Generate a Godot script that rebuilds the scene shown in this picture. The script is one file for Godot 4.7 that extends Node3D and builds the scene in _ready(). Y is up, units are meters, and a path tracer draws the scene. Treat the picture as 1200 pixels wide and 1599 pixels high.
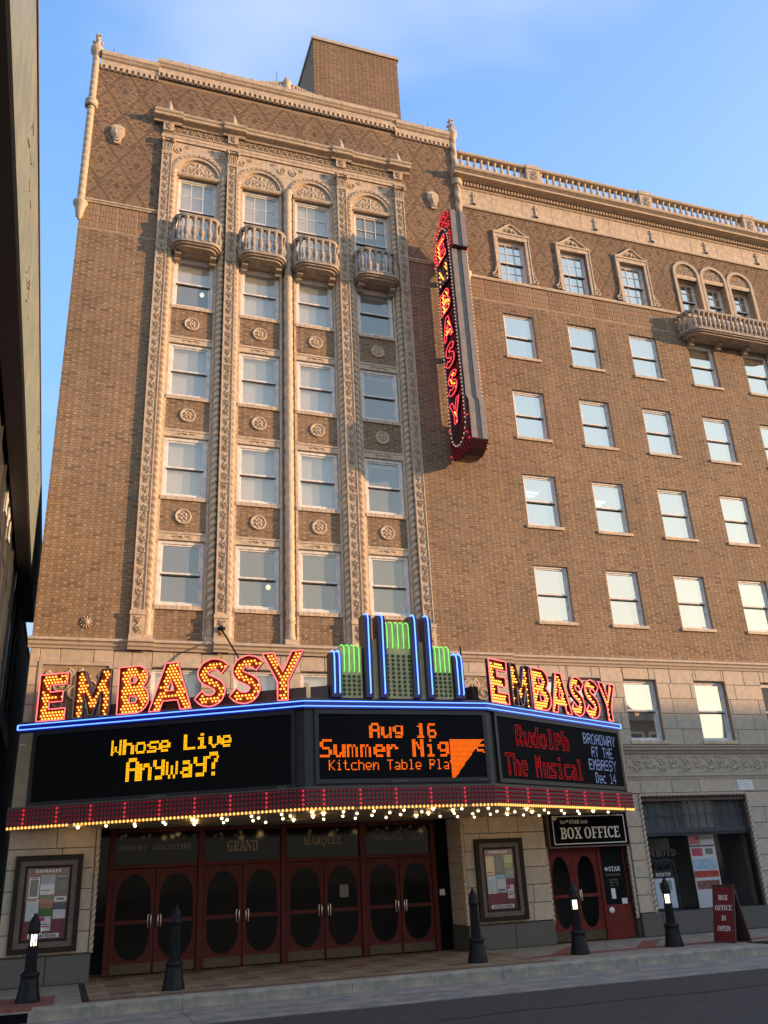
extends Node3D
# A theatre and hotel front at sunset, seen from the far pavement.
# World: facade of the long wing at z = 0, pavement at y = 0, street towards +z, metres.

const SUN_FROM := Vector3(0.893, 0.156, 0.425)   # towards the sun

func _ready():
	_camera_and_light()
	_materials()
	_ground()
	_hotel()
	_marquee()
	_blade_sign()
	_street_things()
	_surroundings()

func _camera_and_light():
	var cam := Camera3D.new()
	cam.name = "camera"
	cam.fov = 60.722
	cam.near = 0.1
	cam.far = 2000.0
	var yaw := Basis(Vector3.UP, deg_to_rad(-19.840))
	var pitch := Basis(Vector3.RIGHT, deg_to_rad(22.936))
	var roll := Basis(Vector3.BACK, deg_to_rad(-2.990))
	cam.transform = Transform3D(yaw * pitch * roll, Vector3(0, 1.58, 21.0))
	add_child(cam)
	cam.current = true
	var env := Environment.new()
	env.background_mode = Environment.BG_SKY
	env.tonemap_mode = Environment.TONE_MAPPER_LINEAR
	env.tonemap_exposure = 1.34
	env.sdfgi_enabled = true
	env.ssao_enabled = true
	env.ssil_enabled = true
	var sky := Sky.new()
	var pm := PanoramaSkyMaterial.new()
	pm.panorama = _sky_picture()
	sky.sky_material = pm
	env.sky = sky
	var we := WorldEnvironment.new()
	we.name = "world_environment"
	we.environment = env
	add_child(we)
	var sun := DirectionalLight3D.new()
	sun.name = "sun"
	sun.light_energy = 1.6
	sun.light_color = Color(1.0, 0.62, 0.33).linear_to_srgb()
	sun.light_angular_distance = 0.6
	sun.shadow_enabled = true
	sun.transform = Transform3D(Basis.looking_at(-SUN_FROM.normalized(), Vector3.UP), Vector3(0, 40, 0))
	add_child(sun)

# Evening air: blue overhead, paling to cream at the horizon, brighter round the sun; thin high cloud.
func _sky_picture() -> ImageTexture:
	var w := 1024
	var h := 512
	var im := Image.create(w, h, false, Image.FORMAT_RGBF)
	var nz := FastNoiseLite.new()
	nz.seed = 11
	nz.noise_type = FastNoiseLite.TYPE_SIMPLEX_SMOOTH
	nz.frequency = 1.3
	nz.fractal_octaves = 5
	nz.fractal_gain = 0.55
	var s := SUN_FROM.normalized()
	for j in h:
		var el := PI * 0.5 - (j + 0.5) / h * PI
		var y := sin(el)
		for i in w:
			var az := (i + 0.5) / w * TAU
			var d := Vector3(sin(az) * cos(el), y, -cos(az) * cos(el))
			var c := Vector3.ZERO
			if y < 0.0:
				c = Vector3(0.16, 0.15, 0.14)
			else:
				var zen := Vector3(0.11, 0.27, 0.65)
				var mid := Vector3(0.24, 0.485, 0.86)
				var low := Vector3(0.74, 0.70, 0.58)
				var t := clampf(y, 0.0, 1.0)
				if t > 0.42:
					c = mid.lerp(zen, smoothstep(0.42, 1.0, t))
				else:
					c = low.lerp(mid, pow(clampf(t / 0.42, 0.0, 1.0), 0.8))
				var g := d.dot(s)
				var glow := pow(maxf(0.0, g * 0.5 + 0.5), 4.0)
				c += Vector3(1.05, 0.86, 0.48) * glow * exp(-t * 1.5)
				c += Vector3(0.45, 0.33, 0.14) * pow(maxf(0.0, g), 24.0)
				var q := d / (t + 0.25)
				var n := nz.get_noise_3d(q.x * 0.55 + q.z * 0.35, q.z * 1.2 - q.x * 0.35, 3.0)
				var cl := smoothstep(-0.05, 0.5, n) * smoothstep(0.03, 0.3, t)
				var cloud := Vector3(0.66, 0.72, 0.80) + Vector3(0.35, 0.27, 0.14) * glow
				c = c.lerp(cloud, cl * 0.55)
			im.set_pixel(i, j, Color(c.x, c.y, c.z))
	return ImageTexture.create_from_image(im)

# ------------------------------------------------------------------ mesh building
class MB:
	var v := PackedVector3Array()
	var n := PackedVector3Array()
	var uv := PackedVector2Array()
	var ix := PackedInt32Array()
	var t := Transform3D.IDENTITY

	func vert(p: Vector3, nn: Vector3, u := Vector2.ZERO) -> int:
		v.append(t * p)
		n.append((t.basis * nn).normalized())
		uv.append(u)
		return v.size() - 1

	# corners counter-clockwise as seen from the front
	func quad(a: Vector3, b: Vector3, c: Vector3, d: Vector3):
		var nn := (b - a).cross(d - a)
		if nn.length_squared() < 1e-14:
			nn = (c - b).cross(d - b)
		var k := v.size()
		vert(a, nn, Vector2(0, 1)); vert(b, nn, Vector2(1, 1)); vert(c, nn, Vector2(1, 0)); vert(d, nn, Vector2(0, 0))
		ix.append_array(PackedInt32Array([k, k + 2, k + 1, k, k + 3, k + 2]))

	func tri(a: Vector3, b: Vector3, c: Vector3):
		var nn := (b - a).cross(c - a)
		var k := v.size()
		vert(a, nn); vert(b, nn); vert(c, nn)
		ix.append_array(PackedInt32Array([k, k + 2, k + 1]))

	func box(lo: Vector3, hi: Vector3):
		var a := lo
		var b := hi
		quad(Vector3(a.x, a.y, b.z), Vector3(b.x, a.y, b.z), Vector3(b.x, b.y, b.z), Vector3(a.x, b.y, b.z))
		quad(Vector3(b.x, a.y, a.z), Vector3(a.x, a.y, a.z), Vector3(a.x, b.y, a.z), Vector3(b.x, b.y, a.z))
		quad(Vector3(a.x, a.y, a.z), Vector3(a.x, a.y, b.z), Vector3(a.x, b.y, b.z), Vector3(a.x, b.y, a.z))
		quad(Vector3(b.x, a.y, b.z), Vector3(b.x, a.y, a.z), Vector3(b.x, b.y, a.z), Vector3(b.x, b.y, b.z))
		quad(Vector3(a.x, b.y, b.z), Vector3(b.x, b.y, b.z), Vector3(b.x, b.y, a.z), Vector3(a.x, b.y, a.z))
		quad(Vector3(a.x, a.y, a.z), Vector3(b.x, a.y, a.z), Vector3(b.x, a.y, b.z), Vector3(a.x, a.y, b.z))

	# a block whose front (+z) edges are chamfered
	func block(lo: Vector3, hi: Vector3, ch: float):
		var f := hi.z
		var g := hi.z - ch
		var a := [Vector3(lo.x, lo.y, g), Vector3(hi.x, lo.y, g), Vector3(hi.x, hi.y, g), Vector3(lo.x, hi.y, g)]
		var b := [Vector3(lo.x + ch, lo.y + ch, f), Vector3(hi.x - ch, lo.y + ch, f), Vector3(hi.x - ch, hi.y - ch, f), Vector3(lo.x + ch, hi.y - ch, f)]
		quad(b[0], b[1], b[2], b[3])
		for i in 4:
			var j := (i + 1) % 4
			quad(a[i], a[j], b[j], b[i])
			quad(Vector3(a[i].x, a[i].y, lo.z), Vector3(a[j].x, a[j].y, lo.z), a[j], a[i])

	# a profile of (out, up) points swept along x from x0 to x1; out is +z from z
	func sweep_x(prof: Array, x0: float, x1: float, z: float, y: float, caps := true):
		for i in prof.size() - 1:
			var p: Vector2 = prof[i]
			var q: Vector2 = prof[i + 1]
			quad(Vector3(x0, y + p.y, z + p.x), Vector3(x1, y + p.y, z + p.x), Vector3(x1, y + q.y, z + q.x), Vector3(x0, y + q.y, z + q.x))
		if caps:
			var poly := PackedVector2Array(prof)
			var tr := Geometry2D.triangulate_polygon(poly)
			for k in range(0, tr.size(), 3):
				var a: Vector2 = poly[tr[k]]
				var b: Vector2 = poly[tr[k + 1]]
				var c: Vector2 = poly[tr[k + 2]]
				if (b - a).cross(c - a) < 0.0:
					var tmp := b
					b = c
					c = tmp
				tri(Vector3(x0, y + a.y, z + a.x), Vector3(x0, y + b.y, z + b.x), Vector3(x0, y + c.y, z + c.x))
				tri(Vector3(x1, y + a.y, z + a.x), Vector3(x1, y + c.y, z + c.x), Vector3(x1, y + b.y, z + b.x))

	# flat polygon in x,y (may be keyholed) extruded from z0 to z1
	func extrude(poly: PackedVector2Array, z0: float, z1: float, sides := true):
		var p := poly
		if Geometry2D.is_polygon_clockwise(p):
			p = p.duplicate()
			p.reverse()
		var tr := Geometry2D.triangulate_polygon(p)
		for k in range(0, tr.size(), 3):
			var a: Vector2 = p[tr[k]]
			var b: Vector2 = p[tr[k + 1]]
			var c: Vector2 = p[tr[k + 2]]
			if (b - a).cross(c - a) < 0.0:
				var tmp := b
				b = c
				c = tmp
			tri(Vector3(a.x, a.y, z1), Vector3(b.x, b.y, z1), Vector3(c.x, c.y, z1))
			tri(Vector3(a.x, a.y, z0), Vector3(c.x, c.y, z0), Vector3(b.x, b.y, z0))
		if sides:
			for i in p.size():
				var a: Vector2 = p[i]
				var b: Vector2 = p[(i + 1) % p.size()]
				quad(Vector3(a.x, a.y, z0), Vector3(b.x, b.y, z0), Vector3(b.x, b.y, z1), Vector3(a.x, a.y, z1))

	# side walls only, along a closed outline
	func rim(p: PackedVector2Array, z0: float, z1: float):
		for i in p.size():
			var a: Vector2 = p[i]
			var b: Vector2 = p[(i + 1) % p.size()]
			quad(Vector3(a.x, a.y, z0), Vector3(b.x, b.y, z0), Vector3(b.x, b.y, z1), Vector3(a.x, a.y, z1))

	# polygon in plan (x, z) extruded upwards
	func extrude_y(plan: Array, y0: float, y1: float):
		var keep := t
		var poly := PackedVector2Array()
		for q in plan:
			poly.append(Vector2(q.x, -q.y))
		t = keep * Transform3D(Basis(Vector3.RIGHT, -PI / 2), Vector3.ZERO)
		extrude(poly, y0, y1)
		t = keep

	func lathe(prof: Array, seg: int, c := Vector3.ZERO, smooth := true):
		var k := v.size()
		for i in prof.size():
			var p: Vector2 = prof[i]
			var d := Vector2.ZERO
			if i > 0: d += (p - prof[i - 1]).normalized()
			if i < prof.size() - 1: d += (prof[i + 1] - p).normalized()
			for j in seg + 1:
				var a := TAU * j / seg
				var o := Vector3(cos(a), 0, sin(a))
				vert(c + o * p.x + Vector3.UP * p.y, o * d.y + Vector3.UP * -d.x)
		for i in prof.size() - 1:
			for j in seg:
				var a := k + i * (seg + 1) + j
				var b := a + seg + 1
				ix.append_array(PackedInt32Array([a, a + 1, b, a + 1, b + 1, b]))

	func ball(c: Vector3, r: float, seg := 10, rings := 6):
		var prof := []
		for i in rings + 1:
			var a := -PI / 2 + PI * i / rings
			prof.append(Vector2(maxf(cos(a) * r, 1e-5), sin(a) * r))
		lathe(prof, seg, c)

	func tube(path: PackedVector3Array, r: float, seg := 6, closed := false):
		var m := path.size()
		var k := v.size()
		var ref := Vector3(0.123, 0.321, 0.94).normalized()
		for i in m:
			var a: Vector3 = path[(i - 1 + m) % m] if closed or i > 0 else path[i]
			var b: Vector3 = path[(i + 1) % m] if closed or i < m - 1 else path[i]
			var d := (b - a).normalized()
			var s := d.cross(ref).normalized()
			var u := s.cross(d)
			for j in seg + 1:
				var an := TAU * j / seg
				var o := s * cos(an) + u * sin(an)
				vert(path[i] + o * r, o)
		for i in (m if closed else m - 1):
			for j in seg:
				var a := k + i * (seg + 1) + j
				var b := k + ((i + 1) % m) * (seg + 1) + j
				ix.append_array(PackedInt32Array([a, a + 1, b, a + 1, b + 1, b]))

	func bar(a: Vector3, b: Vector3, r: float, seg := 6):
		tube(PackedVector3Array([a, b]), r, seg)

	# height field over x 0..w, y 0..h, standing out towards +z
	func field(w: float, h: float, nx: int, ny: int, z: PackedFloat32Array, at := Vector3.ZERO):
		var k := v.size()
		var dx := w / nx
		var dy := h / ny
		for j in ny + 1:
			for i in nx + 1:
				var e := j * (nx + 1) + i
				var gx := (z[e + (1 if i < nx else 0)] - z[e - (1 if i > 0 else 0)]) / (dx * (2.0 if i > 0 and i < nx else 1.0))
				var gy := (z[e + (nx + 1 if j < ny else 0)] - z[e - (nx + 1 if j > 0 else 0)]) / (dy * (2.0 if j > 0 and j < ny else 1.0))
				vert(at + Vector3(i * dx, j * dy, z[e]), Vector3(-gx, -gy, 1.0))
		for j in ny:
			for i in nx:
				var a := k + j * (nx + 1) + i
				var b := a + nx + 1
				ix.append_array(PackedInt32Array([a, b, a + 1, a + 1, b, b + 1]))

	func mesh() -> ArrayMesh:
		var arr := []
		arr.resize(Mesh.ARRAY_MAX)
		arr[Mesh.ARRAY_VERTEX] = v
		arr[Mesh.ARRAY_NORMAL] = n
		arr[Mesh.ARRAY_TEX_UV] = uv
		arr[Mesh.ARRAY_INDEX] = ix
		var m := ArrayMesh.new()
		m.add_surface_from_arrays(Mesh.PRIMITIVE_TRIANGLES, arr)
		return m

# ------------------------------------------------------------------ nodes
var taken := {}
func numbered(called: String) -> String:
	var k: int = taken.get(called, 0)
	taken[called] = k + 1
	return called if k == 0 else "%s_%03d" % [called, k]

func put(called: String, mesh: Mesh, m: Material, parent: Node, at := Vector3.ZERO, b := Basis.IDENTITY) -> MeshInstance3D:
	var o := MeshInstance3D.new()
	o.name = called if parent != self else numbered(called)
	o.mesh = mesh
	o.material_override = m
	o.transform = Transform3D(b, at)
	parent.add_child(o, true)
	return o

func node(called: String, parent: Node, at := Vector3.ZERO, b := Basis.IDENTITY) -> Node3D:
	var o := Node3D.new()
	o.name = called if parent != self else numbered(called)
	o.transform = Transform3D(b, at)
	parent.add_child(o, true)
	return o

func thing(called: String, label: String, category: String, at := Vector3.ZERO, b := Basis.IDENTITY, group := "") -> Node3D:
	var o := node(called, self, at, b)
	tag(o, label, category, group)
	return o

func tag(o: Node, label: String, category := "", group := "", kind := ""):
	if label: o.set_meta("label", label)
	if category: o.set_meta("category", category)
	if group: o.set_meta("group", group)
	if kind: o.set_meta("kind", kind)

func boxm(lo: Vector3, hi: Vector3) -> ArrayMesh:
	var b := MB.new()
	b.box(lo, hi)
	return b.mesh()

func many(called: String, mesh: Mesh, m: Material, places: Array, colors: Array, parent: Node) -> MultiMeshInstance3D:
	var mm := MultiMesh.new()
	mm.transform_format = MultiMesh.TRANSFORM_3D
	mm.use_colors = colors.size() > 0
	mm.mesh = mesh
	mm.instance_count = places.size()
	for i in places.size():
		mm.set_instance_transform(i, places[i])
		if colors.size():
			mm.set_instance_color(i, colors[i])
	var o := MultiMeshInstance3D.new()
	o.name = called if parent != self else numbered(called)
	o.multimesh = mm
	o.material_override = m
	o.set_meta("kind", "stuff")
	parent.add_child(o, true)
	return o

# basis of a wall face: right along it, up, out
func facing(right: Vector3) -> Basis:
	var r := right.normalized()
	return Basis(r, Vector3.UP, r.cross(Vector3.UP))

# ------------------------------------------------------------------ materials
var M := {}
var wavy: ImageTexture

func grain(sd: int, size: int, fine: float, coarse: float, lo: float, amp_c: float, amp_f: float, speck := 0.0) -> ImageTexture:
	var a := FastNoiseLite.new()
	a.seed = sd
	a.frequency = fine
	a.fractal_octaves = 3
	var b := FastNoiseLite.new()
	b.seed = sd + 7
	b.frequency = coarse
	b.fractal_octaves = 4
	var ia := a.get_seamless_image(size, size)
	var ib := b.get_seamless_image(size, size)
	var da := ia.get_data()
	var db := ib.get_data()
	var out := PackedByteArray()
	out.resize(size * size * 3)
	var r := RandomNumberGenerator.new()
	r.seed = sd
	for i in size * size:
		var f := lo + amp_c * (db[i] / 255.0 - 0.5) + amp_f * (da[i] / 255.0 - 0.5)
		if speck > 0.0:
			f += (r.randf() - 0.5) * speck
		var w := db[i] / 255.0 - 0.5
		out[i * 3] = int(clampf(f + w * 0.05, 0.0, 1.0) * 255.0)
		out[i * 3 + 1] = int(clampf(f, 0.0, 1.0) * 255.0)
		out[i * 3 + 2] = int(clampf(f - w * 0.07, 0.0, 1.0) * 255.0)
	return ImageTexture.create_from_image(Image.create_from_data(size, size, false, Image.FORMAT_RGB8, out))

func mat(key: String, lin: Color, rough: float, opt := {}) -> StandardMaterial3D:
	var m := StandardMaterial3D.new()
	m.resource_name = key
	var c := lin
	m.roughness = rough
	m.metallic = opt.get("metal", 0.0)
	m.metallic_specular = opt.get("spec", 0.5)
	if opt.has("tex"):
		c = Color(lin.r / 0.8, lin.g / 0.8, lin.b / 0.8)   # the textures average about 0.8 linear
		m.albedo_texture = opt.tex
		m.uv1_triplanar = true
		m.uv1_world_triplanar = true
		m.uv1_scale = Vector3.ONE * float(opt.get("scale", 0.5))
		if opt.has("bump"):
			m.heightmap_enabled = true
			m.heightmap_texture = opt.tex
			m.heightmap_scale = opt.bump
			m.heightmap_deep_parallax = false
	m.albedo_color = Color(minf(c.r, 1.0), minf(c.g, 1.0), minf(c.b, 1.0)).linear_to_srgb()
	if opt.has("coat"):
		m.clearcoat_enabled = true
		m.clearcoat = opt.coat
		m.clearcoat_roughness = 0.15
	if opt.has("glow"):
		var g: Color = opt.glow
		m.emission_enabled = true
		m.emission = g.linear_to_srgb()
		m.emission_energy_multiplier = opt.get("energy", 1.0)
	if opt.has("wavy"):      # old panes are not quite flat
		m.heightmap_enabled = true
		m.heightmap_texture = wavy
		m.heightmap_scale = opt.wavy
		m.heightmap_deep_parallax = false
		m.uv1_triplanar = true
		m.uv1_world_triplanar = true
		m.uv1_scale = Vector3.ONE * 0.33
	if opt.has("alpha"):
		m.transparency = BaseMaterial3D.TRANSPARENCY_ALPHA
		m.albedo_color.a = opt.alpha
	M[key] = m
	return m

func _materials():
	wavy = grain(41, 256, 0.012, 0.02, 0.5, 0.7, 0.7)
	var t_fine := grain(3, 512, 0.09, 0.012, 0.88, 0.20, 0.16)
	var t_soft := grain(5, 512, 0.03, 0.006, 0.9, 0.16, 0.06)
	var t_stone := grain(23, 512, 0.14, 0.01, 0.9, 0.10, 0.10, 0.04)
	var t_speck := grain(8, 512, 0.2, 0.01, 0.78, 0.12, 0.30, 0.55)
	var t_conc := grain(13, 512, 0.12, 0.008, 0.86, 0.26, 0.10, 0.10)
	var t_asph := grain(17, 512, 0.25, 0.006, 0.80, 0.22, 0.20, 0.35)
	mat("terracotta", Color(0.545, 0.42, 0.29), 0.62, {"tex": t_fine, "scale": 0.6, "bump": 0.25})
	mat("carving", Color(0.49, 0.375, 0.26), 0.6, {"tex": t_fine, "scale": 1.3, "bump": 0.2})
	mat("limestone", Color(0.47, 0.385, 0.29), 0.75, {"tex": t_stone, "scale": 0.8, "bump": 0.2})
	mat("limestone_warm", Color(0.50, 0.40, 0.30), 0.75, {"tex": t_stone, "scale": 0.8, "bump": 0.2})
	mat("limestone_dark", Color(0.44, 0.36, 0.27), 0.75, {"tex": t_stone, "scale": 0.8, "bump": 0.2})
	mat("joint", Color(0.20, 0.165, 0.125), 0.9, {"tex": t_conc, "scale": 0.7})
	mat("mortar", Color(0.33, 0.235, 0.15), 0.95, {"tex": t_fine, "scale": 0.8})
	mat("brick_plain", Color(0.30, 0.19, 0.108), 0.85, {"tex": t_fine, "scale": 1.5, "bump": 0.2})
	mat("brick_tan", Color(0.325, 0.208, 0.12), 0.85, {"tex": t_fine, "scale": 1.5, "bump": 0.2})
	mat("brick_brown", Color(0.27, 0.168, 0.094), 0.85, {"tex": t_fine, "scale": 1.5, "bump": 0.2})
	var bm := mat("brick", Color(1, 1, 1), 0.82, {"tex": t_fine, "scale": 1.7, "bump": 0.15})
	bm.albedo_color = Color(1, 1, 1)
	bm.vertex_color_use_as_albedo = true
	mat("granite", Color(0.135, 0.122, 0.105), 0.45, {"tex": t_speck, "scale": 2.2, "bump": 0.1})
	mat("concrete", Color(0.27, 0.235, 0.185), 0.85, {"tex": t_conc, "scale": 0.5, "bump": 0.3})
	mat("kerb_concrete", Color(0.32, 0.285, 0.225), 0.88, {"tex": t_conc, "scale": 0.8, "bump": 0.4})
	mat("gutter_concrete", Color(0.25, 0.235, 0.205), 0.88, {"tex": t_conc, "scale": 0.4, "bump": 0.3})
	mat("asphalt", Color(0.050, 0.048, 0.047), 0.86, {"tex": t_asph, "scale": 1.1, "bump": 0.4})
	mat("red_paver", Color(0.22, 0.075, 0.05), 0.85, {"tex": t_fine, "scale": 1.4, "bump": 0.3})
	mat("tan_tile", Color(0.25, 0.185, 0.12), 0.6, {"tex": t_conc, "scale": 1.2})
	mat("brown_tile", Color(0.165, 0.105, 0.065), 0.6, {"tex": t_conc, "scale": 1.2})
	mat("cream_tile", Color(0.32, 0.26, 0.19), 0.6, {"tex": t_conc, "scale": 1.2})
	mat("white_wood", Color(0.70, 0.66, 0.61), 0.5, {"tex": t_soft, "scale": 1.2})
	mat("blind", Color(0.84, 0.81, 0.74), 0.85)
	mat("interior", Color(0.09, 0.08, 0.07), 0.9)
	mat("lit_interior", Color(0.26, 0.15, 0.08), 0.9)
	mat("interior_tile", Color(0.5, 0.48, 0.44), 0.9)
	mat("red_wood", Color(0.082, 0.012, 0.010), 0.5, {"spec": 0.3, "tex": t_soft, "scale": 1.5})
	mat("red_wood_box", Color(0.14, 0.02, 0.016), 0.5, {"spec": 0.3, "tex": t_soft, "scale": 1.5})
	mat("bronze", Color(0.026, 0.020, 0.014), 0.5, {"spec": 0.25, "tex": t_soft, "scale": 2.0})
	mat("brass", Color(0.085, 0.062, 0.036), 0.55, {"metal": 0.6, "tex": t_soft, "scale": 2.0})
	mat("handle_steel", Color(0.65, 0.60, 0.50), 0.3, {"metal": 0.9})
	mat("black_iron", Color(0.010, 0.010, 0.012), 0.42, {"spec": 0.3, "tex": t_soft, "scale": 3.0})
	mat("black_panel", Color(0.006, 0.006, 0.007), 0.07, {"spec": 0.22})
	mat("black_steel", Color(0.010, 0.011, 0.014), 0.5, {"tex": t_soft, "scale": 1.0})
	mat("slate_steel", Color(0.035, 0.045, 0.055), 0.42, {"tex": t_soft, "scale": 1.0})
	mat("grey_steel", Color(0.215, 0.18, 0.16), 0.5, {"tex": t_soft, "scale": 0.8})
	mat("beige_steel", Color(0.34, 0.27, 0.17), 0.55, {"tex": t_soft, "scale": 0.8})
	mat("brown_steel", Color(0.12, 0.085, 0.07), 0.6, {"tex": t_soft, "scale": 1.0})
	mat("maroon_steel", Color(0.045, 0.008, 0.012), 0.42, {"tex": t_soft, "scale": 2.0})
	mat("letter_face", Color(0.36, 0.075, 0.018), 0.5)
	mat("blue_steel", Color(0.008, 0.018, 0.20), 0.35)
	mat("blue_fin", Color(0.006, 0.012, 0.085), 0.35)
	mat("soffit", Color(0.40, 0.34, 0.24), 0.4, {"tex": t_soft, "scale": 0.8})
	mat("red_bulb", Color(0.14, 0.006, 0.018), 0.18, {"glow": Color(1.0, 0.02, 0.06), "energy": 0.05})
	mat("red_bulb_lit", Color(0.35, 0.01, 0.02), 0.2, {"glow": Color(1.0, 0.03, 0.06), "energy": 0.5})
	mat("red_bulb_bright", Color(0.30, 0.01, 0.02), 0.2, {"glow": Color(1.0, 0.02, 0.04), "energy": 0.9})
	mat("amber_bulb", Color(0.6, 0.35, 0.1), 0.3, {"glow": Color(1.0, 0.37, 0.05), "energy": 2.6})
	mat("edge_bulb", Color(0.6, 0.35, 0.1), 0.3, {"glow": Color(1.0, 0.40, 0.08), "energy": 1.6})
	mat("soffit_bulb", Color(0.8, 0.7, 0.5), 0.3, {"glow": Color(1.0, 0.74, 0.38), "energy": 5.0})
	mat("white_bulb", Color(0.7, 0.6, 0.5), 0.3, {"glow": Color(1.0, 0.55, 0.28), "energy": 0.55})
	mat("pink_neon", Color(0.6, 0.1, 0.12), 0.2, {"glow": Color(1.0, 0.12, 0.12), "energy": 1.8})
	mat("red_neon", Color(0.6, 0.05, 0.08), 0.2, {"glow": Color(1.0, 0.05, 0.08), "energy": 1.4})
	mat("dead_neon", Color(0.32, 0.31, 0.33), 0.15)
	mat("blue_neon", Color(0.2, 0.3, 0.8), 0.2, {"glow": Color(0.10, 0.26, 1.0), "energy": 2.2})
	mat("green_neon", Color(0.2, 0.8, 0.2), 0.2, {"glow": Color(0.20, 1.0, 0.10), "energy": 1.15})
	mat("green_bulb", Color(0.05, 0.15, 0.05), 0.25)
	mat("olive_steel", Color(0.58, 0.46, 0.22), 0.5, {"tex": t_soft, "scale": 0.8})
	mat("lantern", Color(0.9, 0.85, 0.7), 0.3, {"glow": Color(1.0, 0.93, 0.72), "energy": 2.2})
	mat("lamp_glow", Color(0.9, 0.85, 0.7), 0.3, {"glow": Color(1.0, 0.62, 0.25), "energy": 2.5})
	mat("lamp_pale", Color(0.9, 0.85, 0.7), 0.3, {"glow": Color(1.0, 0.86, 0.55), "energy": 1.3})
	mat("tube_light", Color(0.9, 0.9, 0.9), 0.3, {"glow": Color(1.0, 0.97, 0.88), "energy": 3.0})
	mat("white_letter", Color(0.70, 0.69, 0.66), 0.6)
	mat("grey_letter", Color(0.16, 0.14, 0.12), 0.6)
	mat("gold_letter", Color(0.24, 0.17, 0.10), 0.5)
	mat("glass", Color(0.55, 0.55, 0.47), 0.02, {"alpha": 0.0, "metal": 0.52, "wavy": 0.012})
	mat("glass_mirror", Color(0.79, 0.76, 0.64), 0.02, {"alpha": 0.0, "metal": 0.90, "wavy": 0.012})
	mat("door_glass", Color(0.010, 0.011, 0.013), 0.03, {"alpha": 0.35, "spec": 0.14})
	mat("shop_glass", Color(0.03, 0.033, 0.036), 0.03, {"alpha": 0.12, "spec": 0.25})
	mat("case_glass", Color(0.03, 0.03, 0.03), 0.03, {"alpha": 0.06})
	mat("dark_glass", Color(0.012, 0.014, 0.014), 0.06, {"spec": 0.2})
	mat("grey_glass", Color(0.10, 0.098, 0.10), 0.1)
	mat("green_glass", Color(0.07, 0.08, 0.062), 0.12)
	mat("fascia_panel", Color(0.20, 0.225, 0.195), 0.5, {"tex": t_soft, "scale": 0.4})
	mat("weathered", Color(0.40, 0.325, 0.25), 0.75, {"tex": t_conc, "scale": 1.2, "bump": 0.3})
	mat("old_paint", Color(0.27, 0.205, 0.18), 0.9, {"tex": t_conc, "scale": 0.9})
	mat("streak_dark", Color(0.07, 0.06, 0.045), 0.8)  # dark tone of the thin streaks on the footbridge fascia
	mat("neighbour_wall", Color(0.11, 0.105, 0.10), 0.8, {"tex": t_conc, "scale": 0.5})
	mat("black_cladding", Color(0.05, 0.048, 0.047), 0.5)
	mat("rail_shadow_brown", Color(0.045, 0.036, 0.03), 0.6)  # shade below the meeting rail, put in as a dark colour
	mat("far_stone", Color(0.20, 0.17, 0.14), 0.85, {"tex": t_conc, "scale": 0.3})
	mat("far_brick", Color(0.12, 0.06, 0.04), 0.9, {"tex": t_fine, "scale": 0.6})
	mat("slate_roof", Color(0.03, 0.032, 0.036), 0.8)
	mat("curtain", Color(0.12, 0.13, 0.125), 0.9)
	mat("sign_red", Color(0.15, 0.012, 0.022), 0.55)
	mat("sign_brown", Color(0.075, 0.038, 0.028), 0.7)

# ------------------------------------------------------------------ carving helpers
func carve(w: float, h: float, nx: int, ny: int, curves: Array) -> PackedFloat32Array:
	var z := PackedFloat32Array()
	z.resize((nx + 1) * (ny + 1))
	for cv in curves:
		var pts: PackedVector2Array = cv[0]
		var r0: float = cv[1]
		var amp: float = cv[2]
		for k in pts.size():
			var p := pts[k]
			var r := r0 * (1.0 - 0.45 * float(k) / pts.size()) if cv.size() > 3 else r0
			var i0 := maxi(0, int((p.x - r) / w * nx))
			var i1 := mini(nx, int((p.x + r) / w * nx) + 1)
			var j0 := maxi(0, int((p.y - r) / h * ny))
			var j1 := mini(ny, int((p.y + r) / h * ny) + 1)
			for j in range(j0, j1 + 1):
				for i in range(i0, i1 + 1):
					var d := Vector2(i * w / nx, j * h / ny).distance_to(p) / r
					if d < 1.0:
						var e := j * (nx + 1) + i
						z[e] = maxf(z[e], amp * sqrt(1.0 - d * d))
	return z

func spiral(c: Vector2, r0: float, r1: float, a0: float, turns: float, step := 0.012) -> PackedVector2Array:
	var out := PackedVector2Array()
	var n := maxi(8, int(absf(turns) * TAU * (r0 + r1) * 0.5 / step))
	for i in n + 1:
		var t := float(i) / n
		var r := lerpf(r0, r1, t)
		var a := a0 + turns * TAU * t
		out.append(c + Vector2(cos(a), sin(a)) * r)
	return out

func line2(a: Vector2, b: Vector2, step := 0.012) -> PackedVector2Array:
	var out := PackedVector2Array()
	var n := maxi(1, int(a.distance_to(b) / step))
	for i in n + 1:
		out.append(a.lerp(b, float(i) / n))
	return out

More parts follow.
